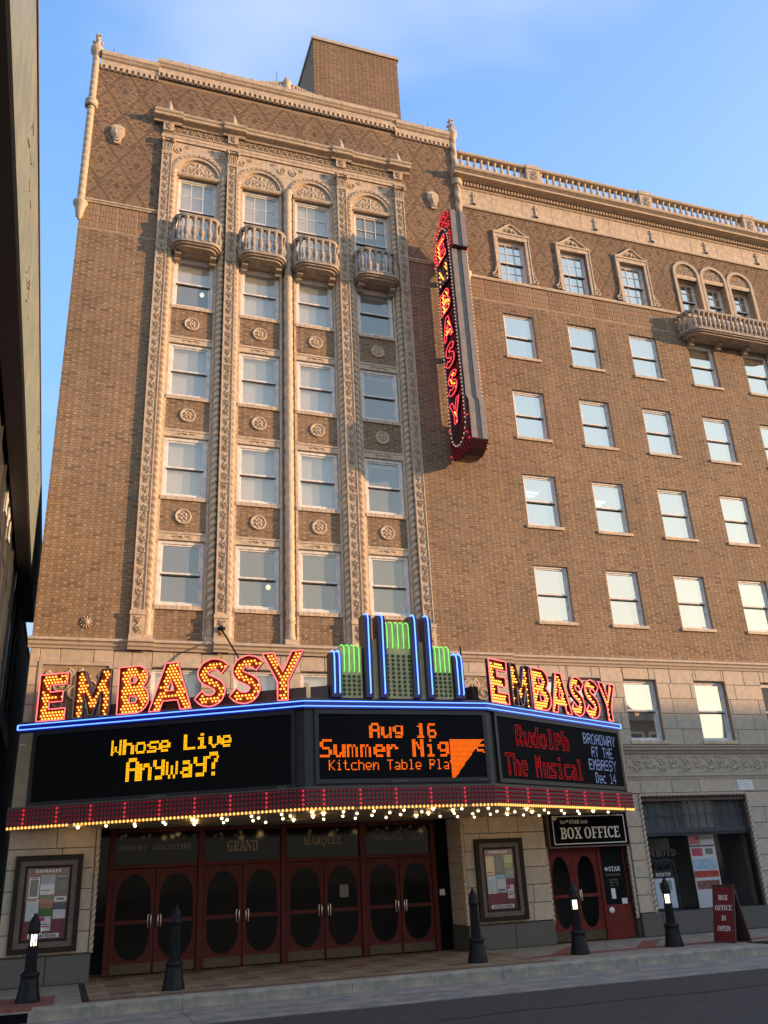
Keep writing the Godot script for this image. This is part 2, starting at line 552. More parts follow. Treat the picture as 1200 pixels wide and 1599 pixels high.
# one running-scroll tile, w wide, h tall, with a raised border
func scroll_tile(w: float, h: float, nx: int, ny: int, sd: int) -> ArrayMesh:
	var cv := []
	var r := w * 0.30
	var u := w * 0.055
	cv.append([spiral(Vector2(w * 0.5, h * 0.27), r, r * 0.2, -PI * 0.5, 1.35), u, 0.036])
	cv.append([spiral(Vector2(w * 0.5, h * 0.75), r, r * 0.2, PI * 0.5, -1.35), u, 0.036])
	cv.append([line2(Vector2(w * 0.5 - r, h * 0.30), Vector2(w * 0.5 + r, h * 0.72)), u * 0.8, 0.03])
	var rr := RandomNumberGenerator.new()
	rr.seed = sd
	for k in 26:
		var c := Vector2(w * rr.randf_range(0.10, 0.90), h * rr.randf_range(0.03, 0.97))
		cv.append([spiral(c, w * rr.randf_range(0.05, 0.12), 0.006, rr.randf() * TAU, rr.randf_range(-0.6, 0.6), 0.006), u * 0.62, 0.026, 1])
	for k in 7:
		var p := Vector2(w * rr.randf_range(0.16, 0.84), h * rr.randf_range(0.04, 0.96))
		cv.append([line2(p, p + Vector2(rr.randf_range(-0.04, 0.04), rr.randf_range(-0.05, 0.05))), u * 0.9, 0.032, 1])
	cv.append([PackedVector2Array([Vector2(w * 0.5, h * 0.27), Vector2(w * 0.5, h * 0.75)]), u * 1.4, 0.04])
	var z := carve(w, h, nx, ny, cv)
	var b := MB.new()
	b.field(w, h, nx, ny, z, Vector3(-w / 2, 0, 0))
	return b.mesh()

# a leafy running relief
func leaf_tile(w: float, h: float, nx: int, ny: int, sd: int, amp: float) -> ArrayMesh:
	var cv := []
	var rr := RandomNumberGenerator.new()
	rr.seed = sd
	cv.append([spiral(Vector2(w * 0.32, h * 0.5), h * 0.34, h * 0.05, PI * 1.2, 1.1), h * 0.05, amp])
	cv.append([spiral(Vector2(w * 0.78, h * 0.5), h * 0.30, h * 0.05, PI * 0.2, -1.1), h * 0.05, amp])
	for k in 34:
		var p := Vector2(w * rr.randf(), h * rr.randf_range(0.05, 0.95))
		cv.append([spiral(p, h * rr.randf_range(0.06, 0.14), 0.01, rr.randf() * TAU, rr.randf_range(-0.5, 0.5)), h * 0.035, amp * rr.randf_range(0.5, 1.0), 1])
	var b := MB.new()
	b.field(w, h, nx, ny, carve(w, h, nx, ny, cv), Vector3(-w / 2, 0, 0))
	return b.mesh()

# rope or braided shaft standing on y = 0
func rope(r: float, length: float, pitch: float, starts: int, dir: float, seg := 14, dy := 0.03, braid := false) -> ArrayMesh:
	var b := MB.new()
	var rows := int(length / dy)
	for i in rows + 1:
		var y := length * i / rows
		for j in seg + 1:
			var a := TAU * j / seg
			var ph := starts * a + dir * TAU * y / pitch
			var f := 0.5 + 0.5 * cos(ph)
			if braid:
				f = maxf(0.5 + 0.5 * cos(ph), 0.5 + 0.5 * cos(starts * a - dir * TAU * y / pitch))
				f = f * f
			var rr := r * (0.70 + 0.30 * sqrt(f))
			if braid: rr = r * (0.70 + 0.32 * f)
			var s := sin(ph) * 0.8
			var o := Vector3(cos(a), 0, sin(a))
			b.vert(o * rr + Vector3.UP * y, o + Vector3.UP * s * dir * (0.0 if braid else 1.0))
	for i in rows:
		for j in seg:
			var a := i * (seg + 1) + j
			var c := a + seg + 1
			b.ix.append_array(PackedInt32Array([a, a + 1, c, a + 1, c + 1, c]))
	return b.mesh()

func text(parent: Node, s: String, c: Vector3, w: float, h: float, m: Material, serif := true, bold := true, depth := 0.006, b := Basis.IDENTITY, called := "lettering"):
	var f := SystemFont.new()
	f.font_names = PackedStringArray(["Droid Serif" if serif else "Droid Sans"])
	f.font_weight = 700 if bold else 400
	var tm := TextMesh.new()
	tm.text = s
	tm.font = f
	tm.font_size = 48
	tm.pixel_size = 0.01
	tm.depth = 0.05
	tm.curve_step = 2.0
	var bb := tm.get_aabb()
	var sc := Vector3(w / maxf(bb.size.x, 0.01), h / maxf(bb.size.y, 0.01), depth / 0.05)
	var o := MeshInstance3D.new()
	o.name = called
	o.mesh = tm
	o.material_override = m
	var mid := bb.position + bb.size * 0.5
	o.transform = Transform3D(b, c) * Transform3D(Basis.from_scale(sc), -mid * sc)
	parent.add_child(o, true)
	return o

# ------------------------------------------------------------------ walls
func wall_with_openings(b: MB, x0: float, x1: float, y0: float, y1: float, z0: float, z1: float, holes: Array):
	var ys := [y0, y1]
	for r in holes:
		for y in [r.position.y, r.end.y]:
			if y > y0 and y < y1 and not ys.has(y):
				ys.append(y)
	ys.sort()
	for i in ys.size() - 1:
		var ya: float = ys[i]
		var yb: float = ys[i + 1]
		var mid := (ya + yb) / 2
		var cuts := []
		for r in holes:
			if r.position.y < mid and r.end.y > mid:
				cuts.append([r.position.x, r.end.x])
		cuts.sort_custom(func(p, q): return p[0] < q[0])
		var x := x0
		for c in cuts:
			if c[0] > x + 0.001:
				b.box(Vector3(x, ya, z0), Vector3(minf(c[0], x1), yb, z1))
			x = maxf(x, c[1])
		if x < x1 - 0.001:
			b.box(Vector3(x, ya, z0), Vector3(x1, yb, z1))

var brick_mesh: ArrayMesh
var br := RandomNumberGenerator.new()
var drift := FastNoiseLite.new()

# bricks in Flemish bond over a rectangle on a wall face, openings left out; diamonds adds the lattice of dark bricks
func bricks(places: Array, colors: Array, x0: float, x1: float, y0: float, y1: float, z: float, holes: Array, diamonds := false, base := Transform3D.IDENTITY):
	var course := 0.0745
	var rows := int(round((y1 - y0) / course))
	course = (y1 - y0) / rows
	var period := 0.325
	for r in rows:
		var ya := y0 + r * course + 0.006
		var yb := y0 + (r + 1) * course - 0.005
		var cuts := []
		for q in holes:
			if q.position.y < yb - 0.02 and q.end.y > ya + 0.02:
				cuts.append(q)
		var k0 := int(floor(x0 / period)) - 1
		var x := k0 * period + (period * 0.5 if r % 2 else 0.0)
		if diamonds: x = floorf(x0) - 1.0 + (0.05 if r % 2 else 0.0)
		var head := false
		while x < x1:
			var w := 0.1 if diamonds else (0.105 if head else 0.22)
			var segs := [[maxf(x, x0) + 0.005, minf(x + w, x1) - 0.005]]
			for q in cuts:
				var nx := []
				for s in segs:
					if q.position.x >= s[1] or q.end.x <= s[0]:
						nx.append(s)
					else:
						if q.position.x - s[0] > 0.03: nx.append([s[0], q.position.x - 0.004])
						if s[1] - q.end.x > 0.03: nx.append([q.end.x + 0.004, s[1]])
				segs = nx
			for s in segs:
				if s[1] - s[0] < 0.025:
					continue
				var cx: float = (s[0] + s[1]) / 2
				var cy := (ya + yb) / 2
				var f := br.randf()
				var col := Color(0.315, 0.202, 0.116)
				if head: col = Color(0.39, 0.263, 0.163)
				col = col * (0.86 + 0.28 * f)
				if not head and br.randf() < 0.13: col = col * 0.74
				var out := 0.0
				if diamonds:
					var u := (cx + 0.2) / 1.0
					var v := (cy - 24.3) / 0.93
					var a := u - v * 0.5
					var bb := u + v * 0.5
					var ea := absf(fposmod(a, 1.0) - 0.5)
					var eb := absf(fposmod(bb, 1.0) - 0.5)
					var e := minf(ea, eb)
					col = Color(0.32, 0.206, 0.119) * (0.92 + 0.16 * f)
					if e < 0.058:
						col = Color(0.20, 0.122, 0.07) * (0.85 + 0.3 * f)
						out = -0.003
					elif e > 0.10 and e < 0.16 and r % 2 == 0:
						col = Color(0.37, 0.235, 0.14) * (0.9 + 0.2 * f)
						out = 0.004
					elif ea > 0.41 and eb > 0.41:
						col = Color(0.16, 0.095, 0.055)
						out = -0.003
					elif absf(maxf(0.5 - ea, 0.5 - eb) - 0.27) < 0.04 and r % 2 == 0:
						col = Color(0.22, 0.125, 0.068) * (0.9 + 0.2 * f)
				var dr := 1.0 + 0.16 * drift.get_noise_2d(cx * 3.0, cy * 3.0) + 0.16 * drift.get_noise_2d(cx * 22.0 + 90.0, cy * 1.6)
				col = col * dr
				col.a = 1.0
				var t := Transform3D(Basis.from_scale(Vector3(s[1] - s[0], yb - ya, 0.03)), Vector3(cx, cy, z - 0.015 + out + br.randf_range(-0.002, 0.002)))
				places.append(base * t)
				colors.append(col)
			x += w
			head = not head

# squared stones laid in courses, each its own piece
var block_cache := {}
func ashlar(parent: Node, x0: float, x1: float, y0: float, y1: float, n: int, z: float, holes: Array, sd: int, len_avg := 1.0, thick := 0.06):
	var rr := RandomNumberGenerator.new()
	rr.seed = sd
	var h := (y1 - y0) / n
	for r in n:
		var ya := y0 + r * h
		var yb := ya + h
		var xs := [x0]
		var x := x0 - rr.randf_range(0.0, 0.6) * len_avg
		while x < x1:
			x += len_avg * rr.randf_range(0.75, 1.2)
			if x > x0 + 0.3 and x < x1 - 0.3:
				xs.append(x)
		xs.append(x1)
		for i in xs.size() - 1:
			var segs := [[xs[i], xs[i + 1], ya, yb]]
			for q in holes:
				var nx := []
				for s in segs:
					if q.position.x >= s[1] - 0.01 or q.end.x <= s[0] + 0.01 or q.position.y >= s[3] - 0.01 or q.end.y <= s[2] + 0.01:
						nx.append(s)
						continue
					if q.position.x - s[0] > 0.04: nx.append([s[0], q.position.x, s[2], s[3]])
					if s[1] - q.end.x > 0.04: nx.append([q.end.x, s[1], s[2], s[3]])
					var xa: float = maxf(s[0], q.position.x)
					var xb: float = minf(s[1], q.end.x)
					if s[3] - q.end.y > 0.04: nx.append([xa, xb, q.end.y, s[3]])
					if q.position.y - s[2] > 0.04: nx.append([xa, xb, s[2], q.position.y])
				segs = nx
			for s in segs:
				var bw: float = s[1] - s[0] - 0.012
				var bh: float = s[3] - s[2] - 0.012
				if bw < 0.03 or bh < 0.03:
					continue
				var key := "%.2f_%.2f_%.2f" % [bw, bh, thick]
				if not block_cache.has(key):
					var b := MB.new()
					b.block(Vector3(-bw / 2, -bh / 2, -thick), Vector3(bw / 2, bh / 2, 0), 0.008)
					block_cache[key] = b.mesh()
				var mm: Material = [M.limestone, M.limestone_warm, M.limestone, M.limestone_dark][rr.randi() % 4]
				put("stone_block", block_cache[key], mm, parent, Vector3((s[0] + s[1]) / 2, (s[2] + s[3]) / 2, z + rr.randf_range(-0.004, 0.004)))

# ------------------------------------------------------------------ windows
var win_cache := {}
func cached(key: String, make: Callable) -> Mesh:
	if not win_cache.has(key):
		win_cache[key] = make.call()
	return win_cache[key]

func frame_mesh(w: float, h: float, t: float, z0: float, z1: float, x := 0.0, y := 0.0) -> ArrayMesh:
	var b := MB.new()
	var l := x - w / 2
	var r := x + w / 2
	b.box(Vector3(l, y, z0), Vector3(l + t, y + h, z1))
	b.box(Vector3(r - t, y, z0), Vector3(r, y + h, z1))
	b.box(Vector3(l + t, y, z0), Vector3(r - t, y + t, z1))
	b.box(Vector3(l + t, y + h - t, z0), Vector3(r - t, y + h, z1))
	return b.mesh()

# a double-hung window: origin at the middle of its sill, z = 0 the wall face it stands in
func window(parent: Node, cx: float, y: float, z: float, w: float, h: float, opt := {}) -> Node3D:
	var o := node("window", parent, Vector3(cx, y, z))
	var key := "%.3f_%.3f_" % [w, h]
	var inset: float = opt.get("inset", 0.12)
	var ft: float = opt.get("frame", 0.06)
	put("frame", cached(key + "f%.2f%.2f" % [inset, ft], func(): return frame_mesh(w, h, ft, -inset - 0.06, -inset + 0.02)), M.white_wood, o)
	var iw := w - ft * 2
	var half := (h - ft * 2) / 2
	var mid := ft + half
	var glass: Material = opt.get("glass", M.glass)
	# upper sash stands in front of the lower one
	for k in 2:
		var zz := -inset - 0.01 - 0.035 * (1 - k)
		var y0 := ft if k == 0 else mid - 0.02
		var hh := half + 0.02
		var sash := put("sash", cached(key + "s%d%.2f" % [k, inset], func(): return frame_mesh(iw, hh, 0.045, zz - 0.03, zz, 0.0, y0)), M.white_wood, o)
		var pane := cached(key + "p%d%.2f" % [k, inset], func():
			var b := MB.new()
			b.quad(Vector3(-iw / 2 + 0.04, y0 + 0.04, zz - 0.015), Vector3(iw / 2 - 0.04, y0 + 0.04, zz - 0.015), Vector3(iw / 2 - 0.04, y0 + hh - 0.04, zz - 0.015), Vector3(-iw / 2 + 0.04, y0 + hh - 0.04, zz - 0.015))
			return b.mesh())
		put("pane", pane, glass, o, Vector3.ZERO, Basis(Vector3.UP, br.randf_range(-0.006, 0.006)) * Basis(Vector3.RIGHT, br.randf_range(-0.008, 0.008)))
		var cols: int = opt.get("cols", 1)
		var rows: int = opt.get("rows", 1)
		if cols > 1:
			put("muntins", cached(key + "m%d_%d_%d" % [k, cols, rows], func():
				var b := MB.new()
				for i in range(1, cols):
					var x := -iw / 2 + iw * i / cols
					b.box(Vector3(x - 0.011, y0 + 0.045, zz - 0.012), Vector3(x + 0.011, y0 + hh - 0.045, zz + 0.006))
				for j in range(1, rows):
					var yy := y0 + hh * j / rows
					b.box(Vector3(-iw / 2 + 0.045, yy - 0.011, zz - 0.013), Vector3(iw / 2 - 0.045, yy + 0.011, zz + 0.004))
				return b.mesh()), M.white_wood, o)
	put("rail_shadow_strip", cached(key + "r%.2f" % inset, func(): return boxm(Vector3(-iw / 2 + 0.01, mid - 0.055, -inset - 0.042), Vector3(iw / 2 - 0.01, mid - 0.018, -inset - 0.012))), M.rail_shadow_brown, o)  # dark strip standing in for the shadow under the upper sash
	if opt.has("blind"):
		var bl: float = opt.blind
		if bl > 0.02:
			var bh := (h - 0.06) * bl
			put("blind", boxm(Vector3(-w / 2 + 0.03, h - 0.03 - bh, -inset - 0.16), Vector3(w / 2 - 0.03, h - 0.03, -inset - 0.15)), M.blind, o)
	if opt.get("sill", true):
		put("sill", cached(key + "sill", func():
			var b := MB.new()
			b.block(Vector3(-w / 2 - 0.07, -0.10, -0.2), Vector3(w / 2 + 0.07, -0.002, 0.055), 0.01)
			return b.mesh()), M.terracotta, o)
	return o

# half ring standing on jambs: inner and outer radius, spring line at y = 0, jambs down to y = -drop
func arch_band(cx: float, ys: float, r0: float, r1: float, z0: float, z1: float, drop: float, seg := 18) -> ArrayMesh:
	var b := MB.new()
	var pts := []
	if drop > 0.0: pts.append([Vector2(r1, -drop), Vector2(r0, -drop)])
	for i in seg + 1:
		var a := PI * i / seg
		pts.append([Vector2(cos(a), sin(a)) * r1, Vector2(cos(a), sin(a)) * r0])
	if drop > 0.0: pts.append([Vector2(-r1, -drop), Vector2(-r0, -drop)])
	var P := func(p: Vector2, z: float) -> Vector3: return Vector3(cx + p.x, ys + p.y, z)
	for i in pts.size() - 1:
		var o0: Vector2 = pts[i][0]
		var o1: Vector2 = pts[i + 1][0]
		var n0: Vector2 = pts[i][1]
		var n1: Vector2 = pts[i + 1][1]
		b.quad(P.call(n0, z1), P.call(o0, z1), P.call(o1, z1), P.call(n1, z1))
		b.quad(P.call(o0, z1), P.call(o0, z0), P.call(o1, z0), P.call(o1, z1))
		b.quad(P.call(n0, z0), P.call(n0, z1), P.call(n1, z1), P.call(n1, z0))
	return b.mesh()

func tympanum(r: float, sd: int) -> ArrayMesh:
	var n := 44
	var cv := []
	var c := Vector2(r, 0.0)
	for s in [-1.0, 1.0]:
		cv.append([spiral(c + Vector2(s * r * 0.36, r * 0.36), r * 0.26, r * 0.05, PI * 0.5 - s * 0.5, -s * 1.4), r * 0.055, 0.03])
		cv.append([spiral(c + Vector2(s * r * 0.70, r * 0.24), r * 0.17, r * 0.04, PI * 0.5, s * 1.3), r * 0.05, 0.028])
		cv.append([line2(c + Vector2(s * r * 0.1, r * 0.05), c + Vector2(s * r * 0.55, r * 0.62)), r * 0.05, 0.026, 1])
		cv.append([line2(c + Vector2(s * r * 0.2, r * 0.72), c + Vector2(s * r * 0.42, r * 0.80)), r * 0.05, 0.026, 1])
	cv.append([spiral(c + Vector2(0, r * 0.42), r * 0.13, r * 0.13, 0.0, 1.0), r * 0.05, 0.034])
	cv.append([line2(c + Vector2(0, r * 0.05), c + Vector2(0, r * 0.8)), r * 0.06, 0.03])
	var z := carve(r * 2, r, n * 2, n, cv)
	var b := MB.new()
	# keep only the half disc
	var f := MB.new()
	f.field(r * 2, r, n * 2, n, z, Vector3(-r, 0, 0))
	b.v = f.v
	b.n = f.n
	b.uv = f.uv
	for k in range(0, f.ix.size(), 3):
		var m := (f.v[f.ix[k]] + f.v[f.ix[k + 1]] + f.v[f.ix[k + 2]]) / 3.0
		if Vector2(m.x, m.y).length() < r * 1.02:
			b.ix.append_array(PackedInt32Array([f.ix[k], f.ix[k + 1], f.ix[k + 2]]))
	return b.mesh()

# ------------------------------------------------------------------ balconies
func baluster_mesh(h: float, r: float, seg := 8) -> ArrayMesh:
	var b := MB.new()
	var pr := []
	for p in [[0.9, 0.0], [0.9, 0.07], [0.55, 0.10], [0.62, 0.16], [0.95, 0.28], [1.0, 0.36], [0.8, 0.5], [0.5, 0.66], [0.42, 0.78], [0.62, 0.82], [0.55, 0.88], [0.9, 0.92], [0.9, 1.0]]:
		pr.append(Vector2(p[0] * r, p[1] * h))
	b.lathe(pr, seg)
	return b.mesh()

func rounded_plan(w: float, d: float, r: float, z: float) -> Array:
	var out := [Vector2(-w / 2, z)]
	for i in 7:
		var a := PI - PI / 2 * i / 6
		out.append(Vector2(-w / 2 + r + cos(a) * r, z + d - r + sin(a) * r))
	for i in 7:
		var a := PI / 2 - PI / 2 * i / 6
		out.append(Vector2(w / 2 - r + cos(a) * r, z + d - r + sin(a) * r))
	out.append(Vector2(w / 2, z))
	return out

func inset_plan(plan: Array, k: float) -> Array:
	var c := Vector2(0, plan[0].y)
	var out := []
	var half: float = plan[-1].x
	var deep := 0.0
	for p in plan: deep = maxf(deep, p.y - c.y)
	for p in plan:
		out.append(Vector2(p.x * (half - k) / half, c.y + (p.y - c.y) * (deep - k) / deep))
	return out

func console_mesh(w: float, h: float, d: float) -> ArrayMesh:
	var b := MB.new()
	var pr := PackedVector2Array([Vector2(0, 0), Vector2(0, h)])
	pr.append(Vector2(d, h))
	for i in 8:
		var a := PI * 0.5 - PI * i / 7.0
		pr.append(Vector2(d - h * 0.22 + cos(a) * h * 0.25, h * 0.68 + sin(a) * h * 0.25))
	for i in 6:
		var a := PI * 0.4 - PI * 1.0 * i / 5.0
		pr.append(Vector2(d * 0.35 + cos(a) * h * 0.17, h * 0.2 + sin(a) * h * 0.17))
	# profile in (z, y), extruded across x
	b.t = Transform3D(Basis(Vector3(0, 0, 1), Vector3.UP, Vector3(-1, 0, 0)), Vector3(w / 2, 0, 0))
	b.extrude(pr, 0, w)
	return b.mesh()

func balcony(parent: Node, cx: float, z: float, w: float, d: float, r: float, y_floor: float, y_rail: float, n: int, consoles: Array, grey := false):
	var o := node("balcony", parent, Vector3(cx, 0, z))
	var m: Material = M.weathered
	var plan := rounded_plan(w, d, r, 0.0)
	var b := MB.new()
	b.extrude_y(inset_plan(plan, 0.12), y_floor, y_floor + 0.06)
	b.extrude_y(inset_plan(plan, 0.05), y_floor + 0.06, y_floor + 0.11)
	b.extrude_y(plan, y_floor + 0.11, y_floor + 0.20)
	put("floor_slab", b.mesh(), m, o)
	var rp := PackedVector3Array()
	var mid := inset_plan(plan, 0.055)
	for p in mid: rp.append(Vector3(p.x, y_rail - 0.05, p.y))
	var rb := MB.new()
	for i in mid.size() - 1:
		var p: Vector2 = mid[i]
		var q: Vector2 = mid[i + 1]
		var s := (q - p).normalized()
		var t := Vector2(s.y, -s.x) * -0.055
		var e := s * 0.012
		rb.t = Transform3D(Basis(Vector3(s.x, 0, s.y), Vector3.UP, Vector3(s.x, 0, s.y).cross(Vector3.UP)), Vector3(p.x - e.x, 0, p.y - e.y))
		var l := p.distance_to(q) + 0.024
		rb.sweep_x([Vector2(-0.05, -0.1), Vector2(0.045, -0.1), Vector2(0.06, -0.06), Vector2(0.06, -0.02), Vector2(0.04, 0), Vector2(-0.05, 0)], 0, l, 0, y_rail)
	put("rail", rb.mesh(), m, o)
	# balusters evenly along the outline
	var total := 0.0
	for i in mid.size() - 1: total += mid[i].distance_to(mid[i + 1])
	var bm := cached("bal%.2f" % (y_rail - y_floor), func(): return baluster_mesh(y_rail - y_floor - 0.29, 0.084))
	for k in n:
		var s := total * (k + 0.5) / n
		var i := 0
		while i < mid.size() - 2 and s > mid[i].distance_to(mid[i + 1]):
			s -= mid[i].distance_to(mid[i + 1])
			i += 1
		var p: Vector2 = mid[i].lerp(mid[i + 1], s / maxf(mid[i].distance_to(mid[i + 1]), 0.001))
		put("baluster", bm, m, o, Vector3(p.x, y_floor + 0.2, p.y))
	var cm := cached("console", func(): return console_mesh(0.17, 0.21, 0.30))
	for x in consoles:
		put("bracket", cm, M.weathered, o, Vector3(x, y_floor - 0.21, 0.0))
	return o

# ------------------------------------------------------------------ the hotel
const BAYS := [2.125, 4.055, 5.705, 7.635]
const ROWS := [[9.79, 1.68], [12.70, 1.68], [15.63, 1.68], [18.55, 1.68]]     # window tops and heights of the wing
const BAY_ROWS := [[8.03, 9.74], [10.94, 12.66], [13.90, 15.58], [16.82, 18.52]]
const WING_END := 31.0
const PZ := 0.10          # face of the corner pavilion
const BWZ := 0.02        # brick and windows between the pilasters
const AZ := 0.06         # arched heads
const BZ := 0.225          # face of the pilasters

func _hotel():
	br.seed = 21
	drift.seed = 6
	drift.frequency = 0.12
	drift.fractal_octaves = 3
	var h := thing("hotel_building", "tall brown brick hotel with cream terracotta bays, balconies and a theatre entrance", "building", Vector3.ZERO)
	brick_mesh = boxm(Vector3(-0.5, -0.5, -0.5), Vector3(0.5, 0.5, 0.5))
	var places := []
	var colors := []

	# --- openings
	var wing_holes := []
	var cols := []
	for i in 8: cols.append(12.06 + 2.385 * i + 0.5525)
	for c in cols:
		for r in ROWS:
			wing_holes.append(Rect2(c - 0.5525, r[0] - r[1], 1.105, r[1]))
	var hood := []
	for i in 3: hood.append(12.69 + 2.40 * i)
	for i in 3: hood.append(24.67 + 2.40 * i)
	for c in hood: wing_holes.append(Rect2(c - 0.52, 19.86, 1.04, 1.73))
	var arches := [19.86, 21.06, 22.26]
	for c in arches: wing_holes.append(Rect2(c - 0.46, 19.86, 0.92, 1.56))
	var two := [[11.40, 12.45], [12.70, 13.73]]
	for i in range(1, 8): two.append([cols[i] - 0.54, cols[i] + 0.54])
	for t in two: wing_holes.append(Rect2(t[0], 4.83, t[1] - t[0], 1.70))
	var pav_holes := []
	for c in BAYS:
		for r in BAY_ROWS: pav_holes.append(Rect2(c - 0.575, r[0], 1.15, r[1] - r[0]))
		pav_holes.append(Rect2(c - 0.61, 19.20, 1.22, 2.33))
		pav_holes.append(Rect2(c - 0.575, 4.83, 1.15, 1.65))

	# --- the body: backing walls with openings, rear and sides, floors, roof
	var b := MB.new()
	wall_with_openings(b, 10.87, WING_END, 3.44, 24.1, -0.35, -0.008, wing_holes)
	put("wing_wall", b.mesh(), M.mortar, h)
	b = MB.new()
	wall_with_openings(b, -1.13, 10.87, 3.44, 25.3, -0.35, PZ - 0.008, [Rect2(1.0, 7.1, 7.76, 15.7)] + pav_holes)
	wall_with_openings(b, 1.0, 8.76, 7.1, 22.8, -0.35, BWZ - 0.008, pav_holes)
	b.box(Vector3(0.74, 25.3, -0.35), Vector3(8.66, 25.5, PZ - 0.008))
	put("pavilion_wall", b.mesh(), M.mortar, h)
	b = MB.new()
	b.box(Vector3(-1.13, 0, -14), Vector3(-0.9, 25.3, -0.351))
	b.box(Vector3(WING_END - 0.3, 0, -14), Vector3(WING_END, 24.1, -0.351))
	b.box(Vector3(-0.9, 0, -14), Vector3(WING_END - 0.3, 24.1, -13.7))
	b.box(Vector3(10.66, 24.1, -12), Vector3(10.87, 25.3, -0.351))
	put("side_wall", b.mesh(), M.brick_plain, h)
	b = MB.new()
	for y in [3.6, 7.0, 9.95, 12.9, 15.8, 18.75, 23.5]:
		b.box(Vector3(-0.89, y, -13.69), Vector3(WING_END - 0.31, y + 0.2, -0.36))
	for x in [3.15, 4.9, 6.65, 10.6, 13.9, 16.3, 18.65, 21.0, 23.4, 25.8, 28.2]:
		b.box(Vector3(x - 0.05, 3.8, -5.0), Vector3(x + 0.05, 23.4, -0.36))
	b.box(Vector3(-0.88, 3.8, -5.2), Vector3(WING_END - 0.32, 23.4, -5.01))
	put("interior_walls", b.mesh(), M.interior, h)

	# --- bricks
	var bay_zone := Rect2(0.99, 7.0, 7.79, 16.45)
	bricks(places, colors, -1.13, 1.00, 7.14, 18.90, PZ, [])
	bricks(places, colors, 8.76, 10.87, 7.14, 18.90, PZ, [])
	bricks(places, colors, -1.02, 10.80, 19.97, 25.12, PZ, [bay_zone], true)
	for i in 4:
		var c: float = BAYS[i]
		bricks(places, colors, c - 0.58, c + 0.58, 7.14, 7.92, BWZ, [])
		for k in 3:
			bricks(places, colors, c - 0.58, c + 0.58, BAY_ROWS[k][1] + 0.22, BAY_ROWS[k + 1][0] - 0.11, BWZ, [])
	var wb := wing_holes.duplicate()
	bricks(places, colors, 10.87, WING_END, 7.14, 18.90, 0.0, wb)
	var dh := []
	for c in hood: dh.append(Rect2(c - 0.66, 19.8, 1.32, 2.15))
	for c in arches: dh.append(Rect2(c - 0.57, 19.8, 1.14, 2.15))
	bricks(places, colors, 10.87, WING_END, 19.86, 22.66, 0.0, dh, true)
	many("brickwork", brick_mesh, M.brick, places, colors, h)

	_penthouse(h)
	_bays(h)
	_pavilion_trim(h)
	_wing_trim(h, hood, arches)
	_windows(h, cols, hood, arches, two)
	_stone_floors(h, two)
	_entrance(h)
	_box_office(h)
	_shop_window(h)

func _penthouse(h: Node):
	# lift house on the roof, set back from the parapet
	var z := -1.5
	var p := node("roof_house", h)
	put("wall", boxm(Vector3(6.27, 24.0, -4.4), Vector3(9.62, 30.85, z - 0.02)), M.mortar, p)
	var pl := []
	var co := []
	bricks(pl, co, 6.27, 9.62, 25.5, 30.85, z, [])
	var side := Transform3D(Basis(Vector3(0, 0, 1), Vector3.UP, Vector3(-1, 0, 0)), Vector3(6.27, 0, 0))
	bricks(pl, co, -4.4, z, 25.5, 30.85, 0.0, [], false, side)
	for i in co.size(): co[i] = Color(co[i].r * 0.75 + 0.075, co[i].g * 0.75 + 0.043, co[i].b * 0.75 + 0.024)
	many("bricks", brick_mesh, M.brick, pl, co, p)
	var b := MB.new()
	b.box(Vector3(6.22, 30.86, -4.45), Vector3(9.67, 31.0, z + 0.06))
	put("coping", b.mesh(), M.limestone, p)
	b = MB.new()
	for k in 6:
		var x := 6.72 + k * 0.52
		b.box(Vector3(x, 29.75 + 0.02 * k, z - 0.005), Vector3(x + 0.02, 30.55, z + 0.004))
		b.box(Vector3(x - 0.16, 30.53, z - 0.005), Vector3(x + 0.02, 30.55, z + 0.004))
	put("slots", b.mesh(), M.brick_brown, p)

